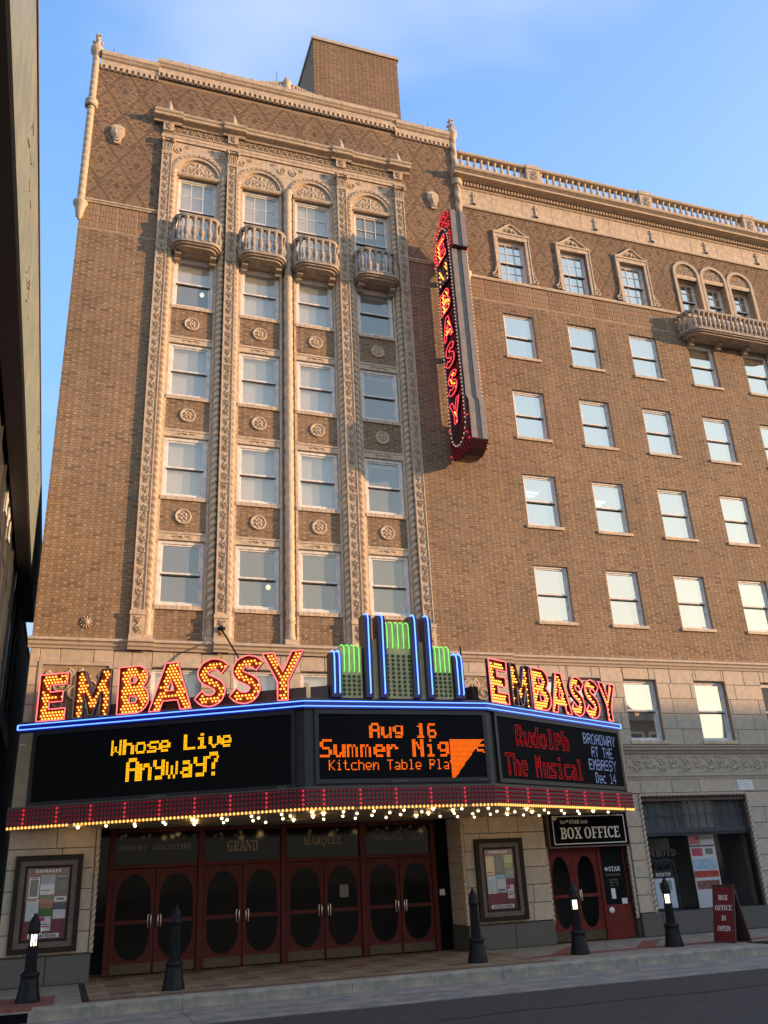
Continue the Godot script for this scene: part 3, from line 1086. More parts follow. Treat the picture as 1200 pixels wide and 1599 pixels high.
func _bays(h: Node):
	# pilasters with carved faces
	var tiles := [scroll_tile(0.22, 0.55, 22, 55, 5), scroll_tile(0.22, 0.55, 22, 55, 9)]
	var pil := [1.155, 3.13, 6.63, 8.605]
	var edge := 0.155
	for i in 4:
		var o := node("pilaster", h, Vector3(pil[i], 0, 0))
		var b := MB.new()
		b.box(Vector3(-edge, 7.80, 0.06), Vector3(edge, 22.15, BZ - 0.03))
		b.box(Vector3(-edge, 7.80, BZ - 0.03), Vector3(-edge + 0.03, 22.15, BZ))
		b.box(Vector3(edge - 0.03, 7.80, BZ - 0.03), Vector3(edge, 22.15, BZ))
		for k in 5: b.box(Vector3(-edge, 7.80 + k * 3.58, BZ - 0.03), Vector3(edge, 7.83 + k * 3.58, BZ))
		put("shaft", b.mesh(), M.terracotta, o)
		var pl := []
		for k in 26:
			pl.append(Transform3D(Basis.from_scale(Vector3(1, 0.992, 1)), Vector3(0, 7.84 + k * 0.55, BZ - 0.0275)))
		var pa := []
		var pb := []
		for k in pl.size(): (pa if k % 2 else pb).append(pl[k])
		many("carving", tiles[0], M.carving, pa, [], o)
		many("carving", tiles[1], M.carving, pb, [], o)
		# capital
		b = MB.new()
		b.sweep_x([Vector2(0, 0), Vector2(0.02, 0), Vector2(0.035, 0.05), Vector2(0.02, 0.09), Vector2(0.0, 0.1)], -edge - 0.01, edge + 0.01, BZ - 0.02, 22.12)
		for s in [-1.0, 1.0]:
			for k in 3:
				var x = s * (0.04 + 0.05 * k)
				b.tube(PackedVector3Array([Vector3(x * 0.8, 22.24, BZ - 0.01), Vector3(x, 22.4, BZ + 0.01), Vector3(x * 1.1, 22.52, BZ + 0.05), Vector3(x * 1.15, 22.50, BZ + 0.08)]), 0.022, 6)
			b.ball(Vector3(s * 0.16, 22.62, BZ + 0.05), 0.06, 8, 6)
		b.box(Vector3(-edge, 22.2, 0.06), Vector3(edge, 22.62, BZ))
		b.box(Vector3(-edge - 0.05, 22.68, 0.06), Vector3(edge + 0.05, 22.78, BZ + 0.09))
		b.box(Vector3(-edge - 0.02, 22.62, 0.06), Vector3(edge + 0.02, 22.68, BZ + 0.05))
		put("capital", b.mesh(), M.carving, o)
		# pedestal
		b = MB.new()
		b.box(Vector3(-edge - 0.03, 7.10, 0.06), Vector3(edge + 0.03, 7.20, BZ + 0.05))
		b.box(Vector3(-edge - 0.015, 7.20, 0.06), Vector3(edge + 0.015, 7.70, BZ + 0.02))
		b.box(Vector3(-edge - 0.03, 7.70, 0.06), Vector3(edge + 0.03, 7.80, BZ + 0.045))
		put("pedestal", b.mesh(), M.terracotta, o)
		put("carving", tiles[0], M.carving, o, Vector3(0, 7.22, BZ + 0.0225), Basis.from_scale(Vector3(1, 0.85, 1)))

	# rope shafts beside the windows and the braided one in the middle
	var ra := rope(0.105, 13.85, 0.20, 2, 1.0, 14, 0.022)
	var rb := rope(0.105, 13.85, 0.20, 2, -1.0, 14, 0.022)
	for i in 4:
		var c: float = BAYS[i]
		for s in [-1, 1]:
			if (i == 1 and s == 1) or (i == 2 and s == -1):
				continue
			var x: float = c + s * 0.735
			var o := node("rope_column", h, Vector3(x, 0, 0.055))
			put("shaft", ra if s > 0 else rb, M.terracotta, o, Vector3(0, 7.72, 0))
			var b := MB.new()
			b.box(Vector3(-0.11, 7.12, -0.1), Vector3(0.11, 7.25, 0.10))
			b.lathe([Vector2(0.105, 7.25), Vector2(0.115, 7.3), Vector2(0.10, 7.36), Vector2(0.092, 7.66), Vector2(0.12, 7.72), Vector2(0.12, 7.76)], 12)
			b.lathe([Vector2(0.09, 21.50), Vector2(0.12, 21.53), Vector2(0.10, 21.57), Vector2(0.13, 21.66)], 12)
			put("base", b.mesh(), M.terracotta, o)
	var mid := node("braided_column", h, Vector3(4.88, 0, 0.08))
	put("shaft", rope(0.135, 13.85, 0.42, 4, 1.0, 18, 0.03, true), M.terracotta, mid, Vector3(0, 7.72, 0))
	var mb := MB.new()
	mb.box(Vector3(-0.15, 7.12, -0.1), Vector3(0.15, 7.25, 0.13))
	mb.lathe([Vector2(0.14, 7.25), Vector2(0.15, 7.3), Vector2(0.13, 7.36), Vector2(0.12, 7.66), Vector2(0.15, 7.72)], 12)
	mb.lathe([Vector2(0.12, 21.50), Vector2(0.15, 21.53), Vector2(0.13, 21.57), Vector2(0.17, 21.66)], 12)
	put("base", mb.mesh(), M.terracotta, mid)

	# jambs, sills, lintels, roundels
	var round_a := MB.new()
	round_a.lathe([Vector2(0.21, 0), Vector2(0.21, 0.03), Vector2(0.19, 0.045), Vector2(0.165, 0.03), Vector2(0.155, 0.012), Vector2(0.0, 0.012)], 24)
	for k in 4:
		var a := PI / 2 * k + PI / 4
		round_a.ball(Vector3(cos(a) * 0.075, 0.015, sin(a) * 0.075), 0.045, 8, 4)
	round_a.ball(Vector3(0, 0.02, 0), 0.035, 8, 4)
	for k in 4:
		var a := PI / 2 * k
		round_a.bar(Vector3(0, 0.02, 0), Vector3(cos(a) * 0.14, 0.02, sin(a) * 0.14), 0.016)
	var roundel := round_a.mesh()
	var sill := MB.new()
	for k in 9:
		sill.block(Vector3(-0.60 + k * 0.1335, -0.11, -0.08), Vector3(-0.60 + (k + 1) * 0.1335 - 0.006, -0.002, 0.05), 0.006)
	var sill_m := sill.mesh()
	var lint := MB.new()
	for k in 3:
		lint.block(Vector3(-0.60 + k * 0.4, 0.002, -0.06), Vector3(-0.60 + (k + 1) * 0.4 - 0.006, 0.17, 0.012), 0.006)
	lint.box(Vector3(-0.60, 0.17, -0.06), Vector3(0.60, 0.22, 0.03))
	for s in [-1.0, 1.0]:
		lint.tube(PackedVector3Array([Vector3(0.05 * s, 0.10, 0.02), Vector3(0.12 * s, 0.13, 0.025), Vector3(0.19 * s, 0.09, 0.02), Vector3(0.24 * s, 0.11, 0.015)]), 0.014, 6)
	lint.ball(Vector3(0, 0.105, 0.012), 0.04, 8, 4)
	var lint_m := lint.mesh()
	var jm := MB.new()
	jm.box(Vector3(-0.03, 0, -0.3), Vector3(0.03, 1.0, 0.025))
	var jamb := jm.mesh()
	var face_out := Basis(Vector3.RIGHT, PI / 2)
	for i in 4:
		var c: float = BAYS[i]
		for r in BAY_ROWS:
			put("sill", sill_m, M.terracotta, h, Vector3(c, r[0], BWZ))
			if r[1] < 18.0:
				put("lintel", lint_m, M.terracotta, h, Vector3(c, r[1], BWZ))
		put("lintel", lint_m, M.terracotta, h, Vector3(c, 18.52, BWZ))
		for k in 3:
			var y: float = (BAY_ROWS[k][1] + 0.22 + BAY_ROWS[k + 1][0] - 0.11) / 2
			put("roundel", roundel, M.terracotta, h, Vector3(c, y, BWZ + 0.002), face_out)
		for s in [-1, 1]:
			put("jamb_strip", jamb, M.terracotta, h, Vector3(c + s * 0.61, 7.14, BWZ), Basis.from_scale(Vector3(1, 14.4, 1)))

	# arched heads of the top storey
	var ty := [tympanum(0.56, 1), tympanum(0.56, 2)]
	for i in 4:
		var c: float = BAYS[i]
		var a := node("window_arch", h)
		put("arch_ring", arch_band(c, 21.62, 0.60, 0.70, 0.02, AZ + 0.045, 0.0), M.terracotta, a)
		put("arch_moulding", arch_band(c, 21.62, 0.70, 0.785, 0.02, AZ + 0.075, 0.0), M.carving, a)
		var dn := []
		for k in 15:
			var an := PI * (k + 0.5) / 15
			dn.append(Transform3D(Basis.IDENTITY, Vector3(c + cos(an) * 0.742, 21.62 + sin(an) * 0.742, AZ + 0.075)))
		var bd := MB.new()
		bd.ball(Vector3.ZERO, 0.026, 6, 4)
		many("beads", bd.mesh(), M.carving, dn, [], a)
		var tb := MB.new()
		var half := PackedVector2Array()
		for k in 19: half.append(Vector2(c + cos(PI * k / 18) * 0.61, 21.60 + sin(PI * k / 18) * 0.61))
		tb.extrude(half, -0.2, AZ - 0.03)
		put("arch_panel", tb.mesh(), M.terracotta, a)
		put("carving", ty[i % 2], M.carving, a, Vector3(c, 21.64, AZ - 0.028))
		var im := MB.new()
		im.sweep_x([Vector2(0, 0), Vector2(0.08, 0), Vector2(0.11, 0.05), Vector2(0.11, 0.09), Vector2(0.08, 0.12), Vector2(0, 0.12)], c - 0.64, c + 0.64, 0.02, 21.51)
		put("arch_sill", im.mesh(), M.terracotta, a)
		# spandrel above the arch
		var x0: float = [1.30, 3.28, 4.88, 6.78][i]
		var x1: float = [2.98, 4.88, 6.48, 8.46][i]
		var sp := PackedVector2Array([Vector2(x0, 21.62), Vector2(x0, 22.80), Vector2(x1, 22.80), Vector2(x1, 21.62)])
		for k in 25: sp.append(Vector2(c + cos(PI * k / 24) * 0.75, 21.62 + sin(PI * k / 24) * 0.75))
		var sb := MB.new()
		sb.extrude(sp, 0.0, AZ + 0.02)
		put("spandrel", sb.mesh(), M.terracotta, a)
		for s in [-1.0, 1.0]:
			var sc := MB.new()
			var px: float = c + s * 0.66
			for e in spiral(Vector2(px, 22.52), 0.12, 0.03, PI * 0.5, s * 1.4, 0.03).size():
				pass
			var pts := PackedVector3Array()
			for q in spiral(Vector2(px - s * 0.04, 22.48), 0.15, 0.03, PI * 0.5 - s * 0.4, -s * 1.5, 0.03): pts.append(Vector3(q.x, q.y, AZ + 0.025))
			sc.tube(pts, 0.024, 6)
			var p2 := PackedVector3Array()
			for q in spiral(Vector2(px - s * 0.30, 22.66), 0.08, 0.02, 0.0, s * 1.3, 0.02): p2.append(Vector3(q.x, q.y, AZ + 0.025))
			sc.tube(p2, 0.018, 6)
			put("carving", sc.mesh(), M.carving, a)

	# entablature: architrave, carved frieze, cornice breaking forward over the pilasters
	var en := node("bay_entablature", h)
	var eb := MB.new()
	eb.sweep_x([Vector2(0, 0), Vector2(0.03, 0), Vector2(0.03, 0.09), Vector2(0.05, 0.11), Vector2(0.05, 0.2), Vector2(0.09, 0.23), Vector2(0.09, 0.26), Vector2(0, 0.26)], 0.99, 8.77, PZ, 22.79)
	eb.box(Vector3(0.99, 23.05, 0.0), Vector3(8.77, 23.36, PZ + 0.03))
	put("architrave", eb.mesh(), M.terracotta, en)
	var ft := leaf_tile(0.40, 0.28, 50, 34, 15, 0.05)
	var fp := []
	for r in [[1.34, 2.96], [3.32, 6.45], [6.82, 8.44]]:
		var n := int((r[1] - r[0]) / 0.39)
		for k in n: fp.append(Transform3D(Basis.IDENTITY, Vector3(r[0] + (r[1] - r[0]) * (k + 0.5) / n, 23.065, PZ + 0.032)))
	many("frieze_carving", ft, M.carving, fp, [], en)
	var cprof := [Vector2(0, 0), Vector2(0.05, 0), Vector2(0.07, 0.06), Vector2(0.12, 0.09), Vector2(0.23, 0.10), Vector2(0.25, 0.12), Vector2(0.25, 0.18), Vector2(0.29, 0.21), Vector2(0.31, 0.25), Vector2(0.31, 0.28), Vector2(0, 0.31)]
	var cb := MB.new()
	var cuts := [0.70, 1.55, 2.80, 3.50, 6.30, 7.00, 8.25, 9.02]
	for k in cuts.size() - 1:
		var seg := MB.new()
		var pro := k % 2 == 0
		var n := maxi(1, int((cuts[k + 1] - cuts[k]) / 0.75))
		for e in n:
			var xa: float = lerpf(cuts[k], cuts[k + 1], float(e) / n)
			var xb: float = lerpf(cuts[k], cuts[k + 1], float(e + 1) / n)
			cb.sweep_x(cprof, xa + 0.004, xb - 0.004, PZ + (0.10 if pro else 0.05), 23.33)
	put("cornice", cb.mesh(), M.terracotta, en)
	for x in pil:
		put("frieze_block", boxm(Vector3(x - 0.16, 23.04, 0.0), Vector3(x + 0.16, 23.35, BZ + 0.02)), M.terracotta, en)
		put("block_carving", scroll_tile(0.2, 0.24, 20, 24, 4), M.carving, en, Vector3(x, 23.08, BZ + 0.021))
		var fi := MB.new()
		fi.box(Vector3(-0.11, 0, -0.11), Vector3(0.11, 0.10, 0.11))
		fi.lathe([Vector2(0.10, 0.10), Vector2(0.12, 0.16), Vector2(0.075, 0.22), Vector2(0.085, 0.30), Vector2(0.05, 0.40), Vector2(0.02, 0.52), Vector2(0.002, 0.56)], 10)
		put("finial", fi.mesh(), M.terracotta, en, Vector3(x, 23.62, PZ + 0.20))

	# balconies
	for i in 4:
		balcony(h, BAYS[i], BWZ, 1.42, 0.64, 0.36, 18.52, 19.62, 10, [-0.50, 0.50])

func _pavilion_trim(h: Node):
	# string course, panelled brick band
	var b := MB.new()
	for r in [[-1.13, 1.0], [8.76, 10.87]]:
		b.sweep_x([Vector2(0, 0), Vector2(0.03, 0), Vector2(0.05, 0.04), Vector2(0.08, 0.06), Vector2(0.08, 0.10), Vector2(0, 0.13)], r[0], r[1], PZ, 19.83)
	put("string_course", b.mesh(), M.terracotta, h)
	var band := node("panelled_band", h)
	for r in [[-1.13, 1.0, 4], [8.76, 10.87, 4]]:
		for k in r[2]:
			_brick_panel(band, lerpf(r[0], r[1], float(k) / r[2]), lerpf(r[0], r[1], float(k + 1) / r[2]), 18.98, 19.82, PZ)
	# rope shafts up the two upper corners
	for x in [-1.13, 10.80]:
		var o := node("corner_shaft", h, Vector3(x, 0, 0.12))
		if x > 0:
			put("shaft", rope(0.125, 6.1, 0.55, 2, -1.0, 16, 0.03), M.terracotta, o, Vector3(0, 19.75, 0))
		else:
			for k in 24:
				var dm := cached("drum", func():
					var q := MB.new()
					q.lathe([Vector2(0.096, 0.0), Vector2(0.106, 0.012), Vector2(0.108, 0.12), Vector2(0.106, 0.236), Vector2(0.096, 0.248)], 14)
					return q.mesh())
				put("drum", dm, M.terracotta, o, Vector3(0, 19.75 + k * 0.252, 0))
		var c := MB.new()
		c.lathe([Vector2(0.03, 19.15), Vector2(0.09, 19.25), Vector2(0.12, 19.45), Vector2(0.15, 19.60), Vector2(0.20, 19.68), Vector2(0.20, 19.75), Vector2(0.15, 19.80)], 14)
		c.lathe([Vector2(0.14, 23.4), Vector2(0.19, 23.43), Vector2(0.19, 23.50), Vector2(0.15, 23.54), Vector2(0.19, 23.58), Vector2(0.19, 23.64), Vector2(0.14, 23.68)], 14)
		c.lathe([Vector2(0.11, 25.5), Vector2(0.14, 25.6), Vector2(0.19, 25.68), Vector2(0.20, 25.84), Vector2(0.15, 25.90), Vector2(0.09, 25.95)], 14)
		put("bands", c.mesh(), M.terracotta, o)
		c = MB.new()
		c.lathe([Vector2(0.09, 25.95), Vector2(0.105, 26.03), Vector2(0.065, 26.12), Vector2(0.085, 26.2), Vector2(0.05, 26.33), Vector2(0.065, 26.4), Vector2(0.02, 26.5), Vector2(0.002, 26.54)], 10)
		for k in 4:
			c.ball(Vector3(cos(k * PI / 2) * 0.12, 26.12, sin(k * PI / 2) * 0.12), 0.05, 6, 4)
			c.ball(Vector3(cos(k * PI / 2 + 0.8) * 0.08, 26.40, sin(k * PI / 2 + 0.8) * 0.08), 0.04, 6, 4)
		put("finial", c.mesh(), M.terracotta, o)
	# parapet: little arcade and coping stones, the middle part raised
	for r in [[-0.98, 0.74, 0.0, 0.0], [0.74, 8.66, 0.17, 0.05], [8.66, 10.66, 0.0, 0.0]]:
		var pa := node("parapet", h)
		var y: float = 25.07 + r[2]
		var zf: float = PZ + r[3]
		var n := int(round((r[1] - r[0]) / 0.165))
		var step: float = (r[1] - r[0]) / n
		var arc := MB.new()
		for k in n:
			var x0: float = r[0] + k * step
			var poly := PackedVector2Array([Vector2(x0, y), Vector2(x0, y + 0.36), Vector2(x0 + step, y + 0.36), Vector2(x0 + step, y), Vector2(x0 + step * 0.74, y), Vector2(x0 + step * 0.74, y + 0.10)])
			for e in 7:
				var a := PI * e / 6
				poly.append(Vector2(x0 + step * 0.5 + cos(a) * step * 0.24, y + 0.11 + sin(a) * 0.05))
			poly.append(Vector2(x0 + step * 0.26, y + 0.10))
			poly.append(Vector2(x0 + step * 0.26, y))
			arc.extrude(poly, zf + 0.012, zf + 0.075)
		put("arcade", arc.mesh(), M.terracotta, pa)
		put("arcade_back", boxm(Vector3(r[0], y + 0.01, zf - 0.02), Vector3(r[1], y + 0.36, zf + 0.01)), M.terracotta, pa)
		var m := maxi(2, int(round((r[1] - r[0]) / 0.98)))
		for k in m:
			var xa: float = lerpf(r[0] - 0.05, r[1] + 0.05, float(k) / m) if r[2] > 0.0 else lerpf(r[0], r[1], float(k) / m)
			var xb: float = lerpf(r[0] - 0.05, r[1] + 0.05, float(k + 1) / m) if r[2] > 0.0 else lerpf(r[0], r[1], float(k + 1) / m)
			var cs := MB.new()
			cs.sweep_x([Vector2(-0.4, 0), Vector2(0.10, 0), Vector2(0.14, 0.04), Vector2(0.14, 0.07), Vector2(0.19, 0.12), Vector2(0.20, 0.26), Vector2(0.17, 0.29), Vector2(-0.4, 0.31)], xa + 0.005, xb - 0.005, zf, y + 0.36)
			put("coping_stone", cs.mesh(), M.terracotta, pa)
	# crest in the middle of the parapet
	var cr := MB.new()
	var z := 0.2
	cr.lathe([Vector2(0.14, 25.88), Vector2(0.16, 26.0), Vector2(0.10, 26.08), Vector2(0.17, 26.2), Vector2(0.12, 26.33), Vector2(0.06, 26.36), Vector2(0.08, 26.42), Vector2(0.002, 26.5)], 12, Vector3(4.85, 0, z))
	for s in [-1.0, 1.0]:
		for q in [[0.30, 26.06, 0.15], [0.58, 26.00, 0.11], [0.80, 25.98, 0.075], [1.15, 25.97, 0.07]]:
			var pts := PackedVector3Array()
			for e in spiral(Vector2(4.85 + s * q[0], q[1]), q[2], q[2] * 0.3, -PI / 2, s * 1.4, 0.03): pts.append(Vector3(e.x, e.y, z))
			cr.tube(pts, 0.045, 6)
		cr.tube(PackedVector3Array([Vector3(4.85 + s * 0.12, 26.2, z), Vector3(4.85 + s * 0.4, 26.13, z), Vector3(4.85 + s * 0.75, 26.02, z), Vector3(4.85 + s * 1.2, 25.92, z)]), 0.05, 6)
	put("parapet_crest", cr.mesh(), M.terracotta, h)
	for x in [-0.65, 4.55, 9.95]:
		var rod := MB.new()
		rod.bar(Vector3(x, 25.6, 0.05), Vector3(x, 26.85 if x == 4.55 else 26.15, 0.05), 0.008, 5)
		put("lightning_rod", rod.mesh(), M.black_iron, h)
	# cartouches
	for x in [-0.30, 9.86]:
		var poly := PackedVector2Array()
		for q in [[-0.09, 0], [0.09, 0.0], [0.115, 0.13], [0.15, 0.27], [0.21, 0.36], [0.24, 0.46], [0.21, 0.54], [0.23, 0.62], [0.15, 0.68], [0.08, 0.72], [0.0, 0.74], [-0.08, 0.72], [-0.15, 0.68], [-0.23, 0.62], [-0.21, 0.54], [-0.24, 0.46], [-0.21, 0.36], [-0.15, 0.27], [-0.115, 0.13]]:
			poly.append(Vector2(q[0] * 0.9, q[1]))
		var c := MB.new()
		c.extrude(poly, 0, 0.07)
		var inner := PackedVector2Array()
		for q in poly: inner.append(Vector2(q.x * 0.72, 0.09 + q.y * 0.78))
		c.extrude(inner, 0.05, 0.115)
		var core := PackedVector2Array()
		for q in poly: core.append(Vector2(q.x * 0.38, 0.16 + q.y * 0.6))
		c.extrude(core, 0.1, 0.14)
		put("cartouche", c.mesh(), M.terracotta, h, Vector3(x, 22.17, PZ), Basis(Vector3.BACK, 0.02))
	# small sun boss low on the brick
	var sb := MB.new()
	sb.ball(Vector3.ZERO, 0.075, 10, 6)
	for k in 12:
		var a := TAU * k / 12
		sb.bar(Vector3(cos(a) * 0.06, sin(a) * 0.06, 0.01), Vector3(cos(a) * 0.14, sin(a) * 0.14, 0.01), 0.018, 5)
	put("sun_boss", sb.mesh(), M.carving, h, Vector3(0.02, 7.50, PZ + 0.01))

func _brick_panel(parent: Node, x0: float, x1: float, y0: float, y1: float, z: float):
	var o := node("brick_panel", parent)
	var n := maxi(3, int((x1 - x0) / 0.083))
	var key := "panel%.2f_%.2f" % [x1 - x0, y1 - y0]
	var m := cached(key, func():
		var b := MB.new()
		var w := x1 - x0
		b.box(Vector3(0.0, 0, -0.04), Vector3(w - 0.0, y1 - y0, -0.03))
		for k in n:
			var xa := 0.022 + (w - 0.044) * k / n
			var xb := 0.022 + (w - 0.044) * (k + 1) / n
			for e in 4:
				var ya := 0.012 + (y1 - y0 - 0.024) * e / 4
				b.block(Vector3(xa + 0.003, ya + 0.003, -0.03), Vector3(xb - 0.003, ya + (y1 - y0 - 0.024) / 4 - 0.003, 0.0 + 0.004 * ((k + e) % 2)), 0.004)
		return b.mesh())
	put("soldier_bricks", m, [M.brick_plain, M.brick_tan, M.brick_plain, M.brick_brown][br.randi() % 4], o, Vector3(x0, y0, z))

func _wing_trim(h: Node, hood: Array, arches: Array):
	var band := node("panelled_band", h)
	var n := 34
	for k in n:
		_brick_panel(band, lerpf(10.87, WING_END, float(k) / n), lerpf(10.87, WING_END, float(k + 1) / n), 18.98, 19.72, 0.0)
	var b := MB.new()
	for k in 14:
		b.sweep_x([Vector2(0, 0), Vector2(0.04, 0), Vector2(0.06, 0.05), Vector2(0.06, 0.09), Vector2(0, 0.12)], lerpf(10.87, WING_END, k / 14.0) + 0.004, lerpf(10.87, WING_END, (k + 1) / 14.0) - 0.004, 0.0, 19.73)
	put("string_course", b.mesh(), M.terracotta, h)
	# plain frieze in slabs, with small figures
	var fr := node("frieze", h)
	for k in 17:
		var x0 := lerpf(10.95, WING_END, k / 17.0)
		var x1 := lerpf(10.95, WING_END, (k + 1) / 17.0)
		var s := MB.new()
		s.block(Vector3(x0 + 0.004, 22.76, -0.2), Vector3(x1 - 0.004, 23.46, 0.03), 0.006)
		put("slab", s.mesh(), M.terracotta, fr)
	b = MB.new()
	b.sweep_x([Vector2(0, 0), Vector2(0.05, 0), Vector2(0.07, 0.04), Vector2(0.05, 0.07), Vector2(0.05, 0.11), Vector2(0, 0.11)], 10.93, WING_END, 0.0, 22.65)
	b.sweep_x([Vector2(0, 0), Vector2(0.05, 0), Vector2(0.08, 0.03), Vector2(0.08, 0.06), Vector2(0, 0.06)], 10.93, WING_END, 0.0, 23.46)
	put("frieze_moulding", b.mesh(), M.terracotta, fr)
	var fg := MB.new()
	fg.lathe([Vector2(0.09, 0.0), Vector2(0.09, 0.05), Vector2(0.045, 0.08), Vector2(0.05, 0.2), Vector2(0.035, 0.32), Vector2(0.06, 0.38), Vector2(0.03, 0.44), Vector2(0.045, 0.5), Vector2(0.002, 0.56)], 8)
	fg.tube(PackedVector3Array([Vector3(-0.1, 0.36, 0), Vector3(-0.04, 0.42, 0.03), Vector3(0.04, 0.42, 0.03), Vector3(0.1, 0.36, 0)]), 0.022, 5)
	var fm := fg.mesh()
	for k in 8:
		put("frieze_figure", fm, M.limestone_dark, fr, Vector3(11.42 + 2.40 * k, 22.83, 0.03))
	# dentil bed, cornice, balustrade
	var co := node("cornice", h)
	var dm := MB.new()
	dm.block(Vector3(0, 0, -0.02), Vector3(0.07, 0.13, 0.10), 0.008)
	var dp := []
	for k in int((WING_END - 10.95) / 0.12): dp.append(Transform3D(Basis.IDENTITY, Vector3(10.96 + k * 0.12, 23.55, 0.06)))
	many("dentils", dm.mesh(), M.terracotta, dp, [], co)
	b = MB.new()
	b.box(Vector3(10.87, 23.52, -0.2), Vector3(WING_END, 23.72, 0.06))
	b.sweep_x([Vector2(0, 0), Vector2(0.18, 0), Vector2(0.20, 0.03), Vector2(0.42, 0.05), Vector2(0.42, 0.12), Vector2(0.46, 0.17), Vector2(0.52, 0.20), Vector2(0.55, 0.26), Vector2(0.55, 0.30), Vector2(0, 0.36)], 10.62, WING_END, 0.0, 23.70)
	put("cornice_moulding", b.mesh(), M.terracotta, co)
	var rib := MB.new()
	rib.tube(PackedVector3Array([Vector3(0, 0.0, 0.435), Vector3(0, 0.05, 0.47), Vector3(0, 0.08, 0.525)]), 0.02, 5)
	var rp := []
	for k in int((WING_END - 10.7) / 0.085): rp.append(Transform3D(Basis.IDENTITY, Vector3(10.70 + k * 0.085, 23.84, 0)))
	many("cornice_ribs", rib.mesh(), M.terracotta, rp, [], co)
	var bal := node("balustrade", h)
	b = MB.new()
	b.box(Vector3(10.95, 24.06, -0.2), Vector3(WING_END, 24.30, 0.20))
	put("base_rail", b.mesh(), M.terracotta, bal)
	for k in 18:
		var rl := MB.new()
		rl.sweep_x([Vector2(-0.13, 0), Vector2(0.13, 0), Vector2(0.16, 0.04), Vector2(0.16, 0.09), Vector2(0.12, 0.13), Vector2(-0.13, 0.13)], lerpf(10.95, WING_END, k / 18.0) + 0.003, lerpf(10.95, WING_END, (k + 1) / 18.0) - 0.003, 0.04, 24.93)
		put("top_rail", rl.mesh(), M.terracotta, bal)
	var peds := [13.88, 18.62, 23.38, 28.14]
	for x in peds:
		var pd := MB.new()
		pd.block(Vector3(x - 0.28, 24.30, -0.15), Vector3(x + 0.28, 24.93, 0.19), 0.01)
		pd.box(Vector3(x - 0.30, 24.92, -0.16), Vector3(x + 0.30, 25.09, 0.22))
		put("pedestal", pd.mesh(), M.terracotta, bal)
		put("carving", scroll_tile(0.36, 0.44, 36, 44, 31), M.carving, bal, Vector3(x, 24.38, 0.192))
	var bm := baluster_mesh(0.63, 0.085)
	var x := 11.1
	while x < WING_END - 0.1:
		var ok := true
		for p in peds:
			if absf(x - p) < 0.36: ok = false
		if ok: put("baluster", bm, M.terracotta, bal, Vector3(x, 24.30, 0.04))
		x += 0.262
	# hooded surrounds of the top windows
	var su := MB.new()
	for s in [-1.0, 1.0]:
		su.box(Vector3(s * 0.59 - 0.07, 0.0, -0.1), Vector3(s * 0.59 + 0.07, 1.87, 0.06))
		su.box(Vector3(s * 0.655 - 0.02, 0.0, -0.1), Vector3(s * 0.655 + 0.02, 1.92, 0.085))
		var pts := PackedVector3Array()
		for e in spiral(Vector2(s * 0.76, 0.12), 0.10, 0.03, PI / 2, -s * 1.2, 0.02): pts.append(Vector3(e.x, e.y, 0.05))
		su.tube(pts, 0.028, 6)
		su.tube(PackedVector3Array([Vector3(s * 0.70, 0.48, 0.05), Vector3(s * 0.71, 0.35, 0.05), Vector3(s * 0.76, 0.22, 0.05)]), 0.03, 6)
		su.ball(Vector3(s * 0.64, 2.0, 0.06), 0.055, 8, 5)
		# raking sides of the hood
		su.tube(PackedVector3Array([Vector3(s * 0.62, 1.96, 0.06), Vector3(s * 0.4, 2.08, 0.07), Vector3(s * 0.15, 2.28, 0.07), Vector3(0, 2.36, 0.07)]), 0.04, 6)
	su.box(Vector3(-0.66, 1.74, -0.1), Vector3(0.66, 1.90, 0.07))
	su.box(Vector3(-0.68, 1.90, -0.1), Vector3(0.68, 1.96, 0.10))
	su.extrude(PackedVector2Array([Vector2(-0.62, 1.95), Vector2(0.62, 1.95), Vector2(0.4, 2.08), Vector2(0.15, 2.26), Vector2(0, 2.34), Vector2(-0.15, 2.26), Vector2(-0.4, 2.08)]), -0.05, 0.04)
	for k in 9:
		var a := PI * (k + 0.5) / 9
		su.ball(Vector3(cos(a) * 0.17, 2.04 + sin(a) * 0.13, 0.05), 0.05, 6, 4)
	su.ball(Vector3(0, 2.1, 0.06), 0.08, 8, 5)
	su.ball(Vector3(0, 2.40, 0.06), 0.05, 6, 4)
	var sm := su.mesh()
	for c in hood: put("window_surround", sm, M.terracotta, h, Vector3(c, 19.86, 0.0))
	# three arched windows behind the long balcony
	var ty := tympanum(0.42, 3)
	for c in arches:
		var a := node("window_arch", h)
		put("arch_ring", arch_band(c, 21.62, 0.47, 0.585, -0.05, 0.055, 1.78), M.carving, a)
		var half := PackedVector2Array()
		for k in 19: half.append(Vector2(c + cos(PI * k / 18) * 0.48, 21.60 + sin(PI * k / 18) * 0.48))
		var tb := MB.new()
		tb.extrude(half, -0.3, -0.045)
		put("arch_panel", tb.mesh(), M.terracotta, a)
		put("carving", ty, M.carving, a, Vector3(c, 21.64, -0.040), Basis.from_scale(Vector3(1, 1, 1.7)))
		var im := MB.new()
		im.sweep_x([Vector2(0, 0), Vector2(0.08, 0), Vector2(0.11, 0.06), Vector2(0.11, 0.14), Vector2(0.06, 0.18), Vector2(0, 0.18)], c - 0.465, c + 0.465, -0.08, 21.42)
		put("arch_sill", im.mesh(), M.terracotta, a)
	balcony(h, 21.06, 0.0, 4.25, 0.72, 0.5, 18.62, 19.56, 26, [-1.72, -0.58, 0.58, 1.72])

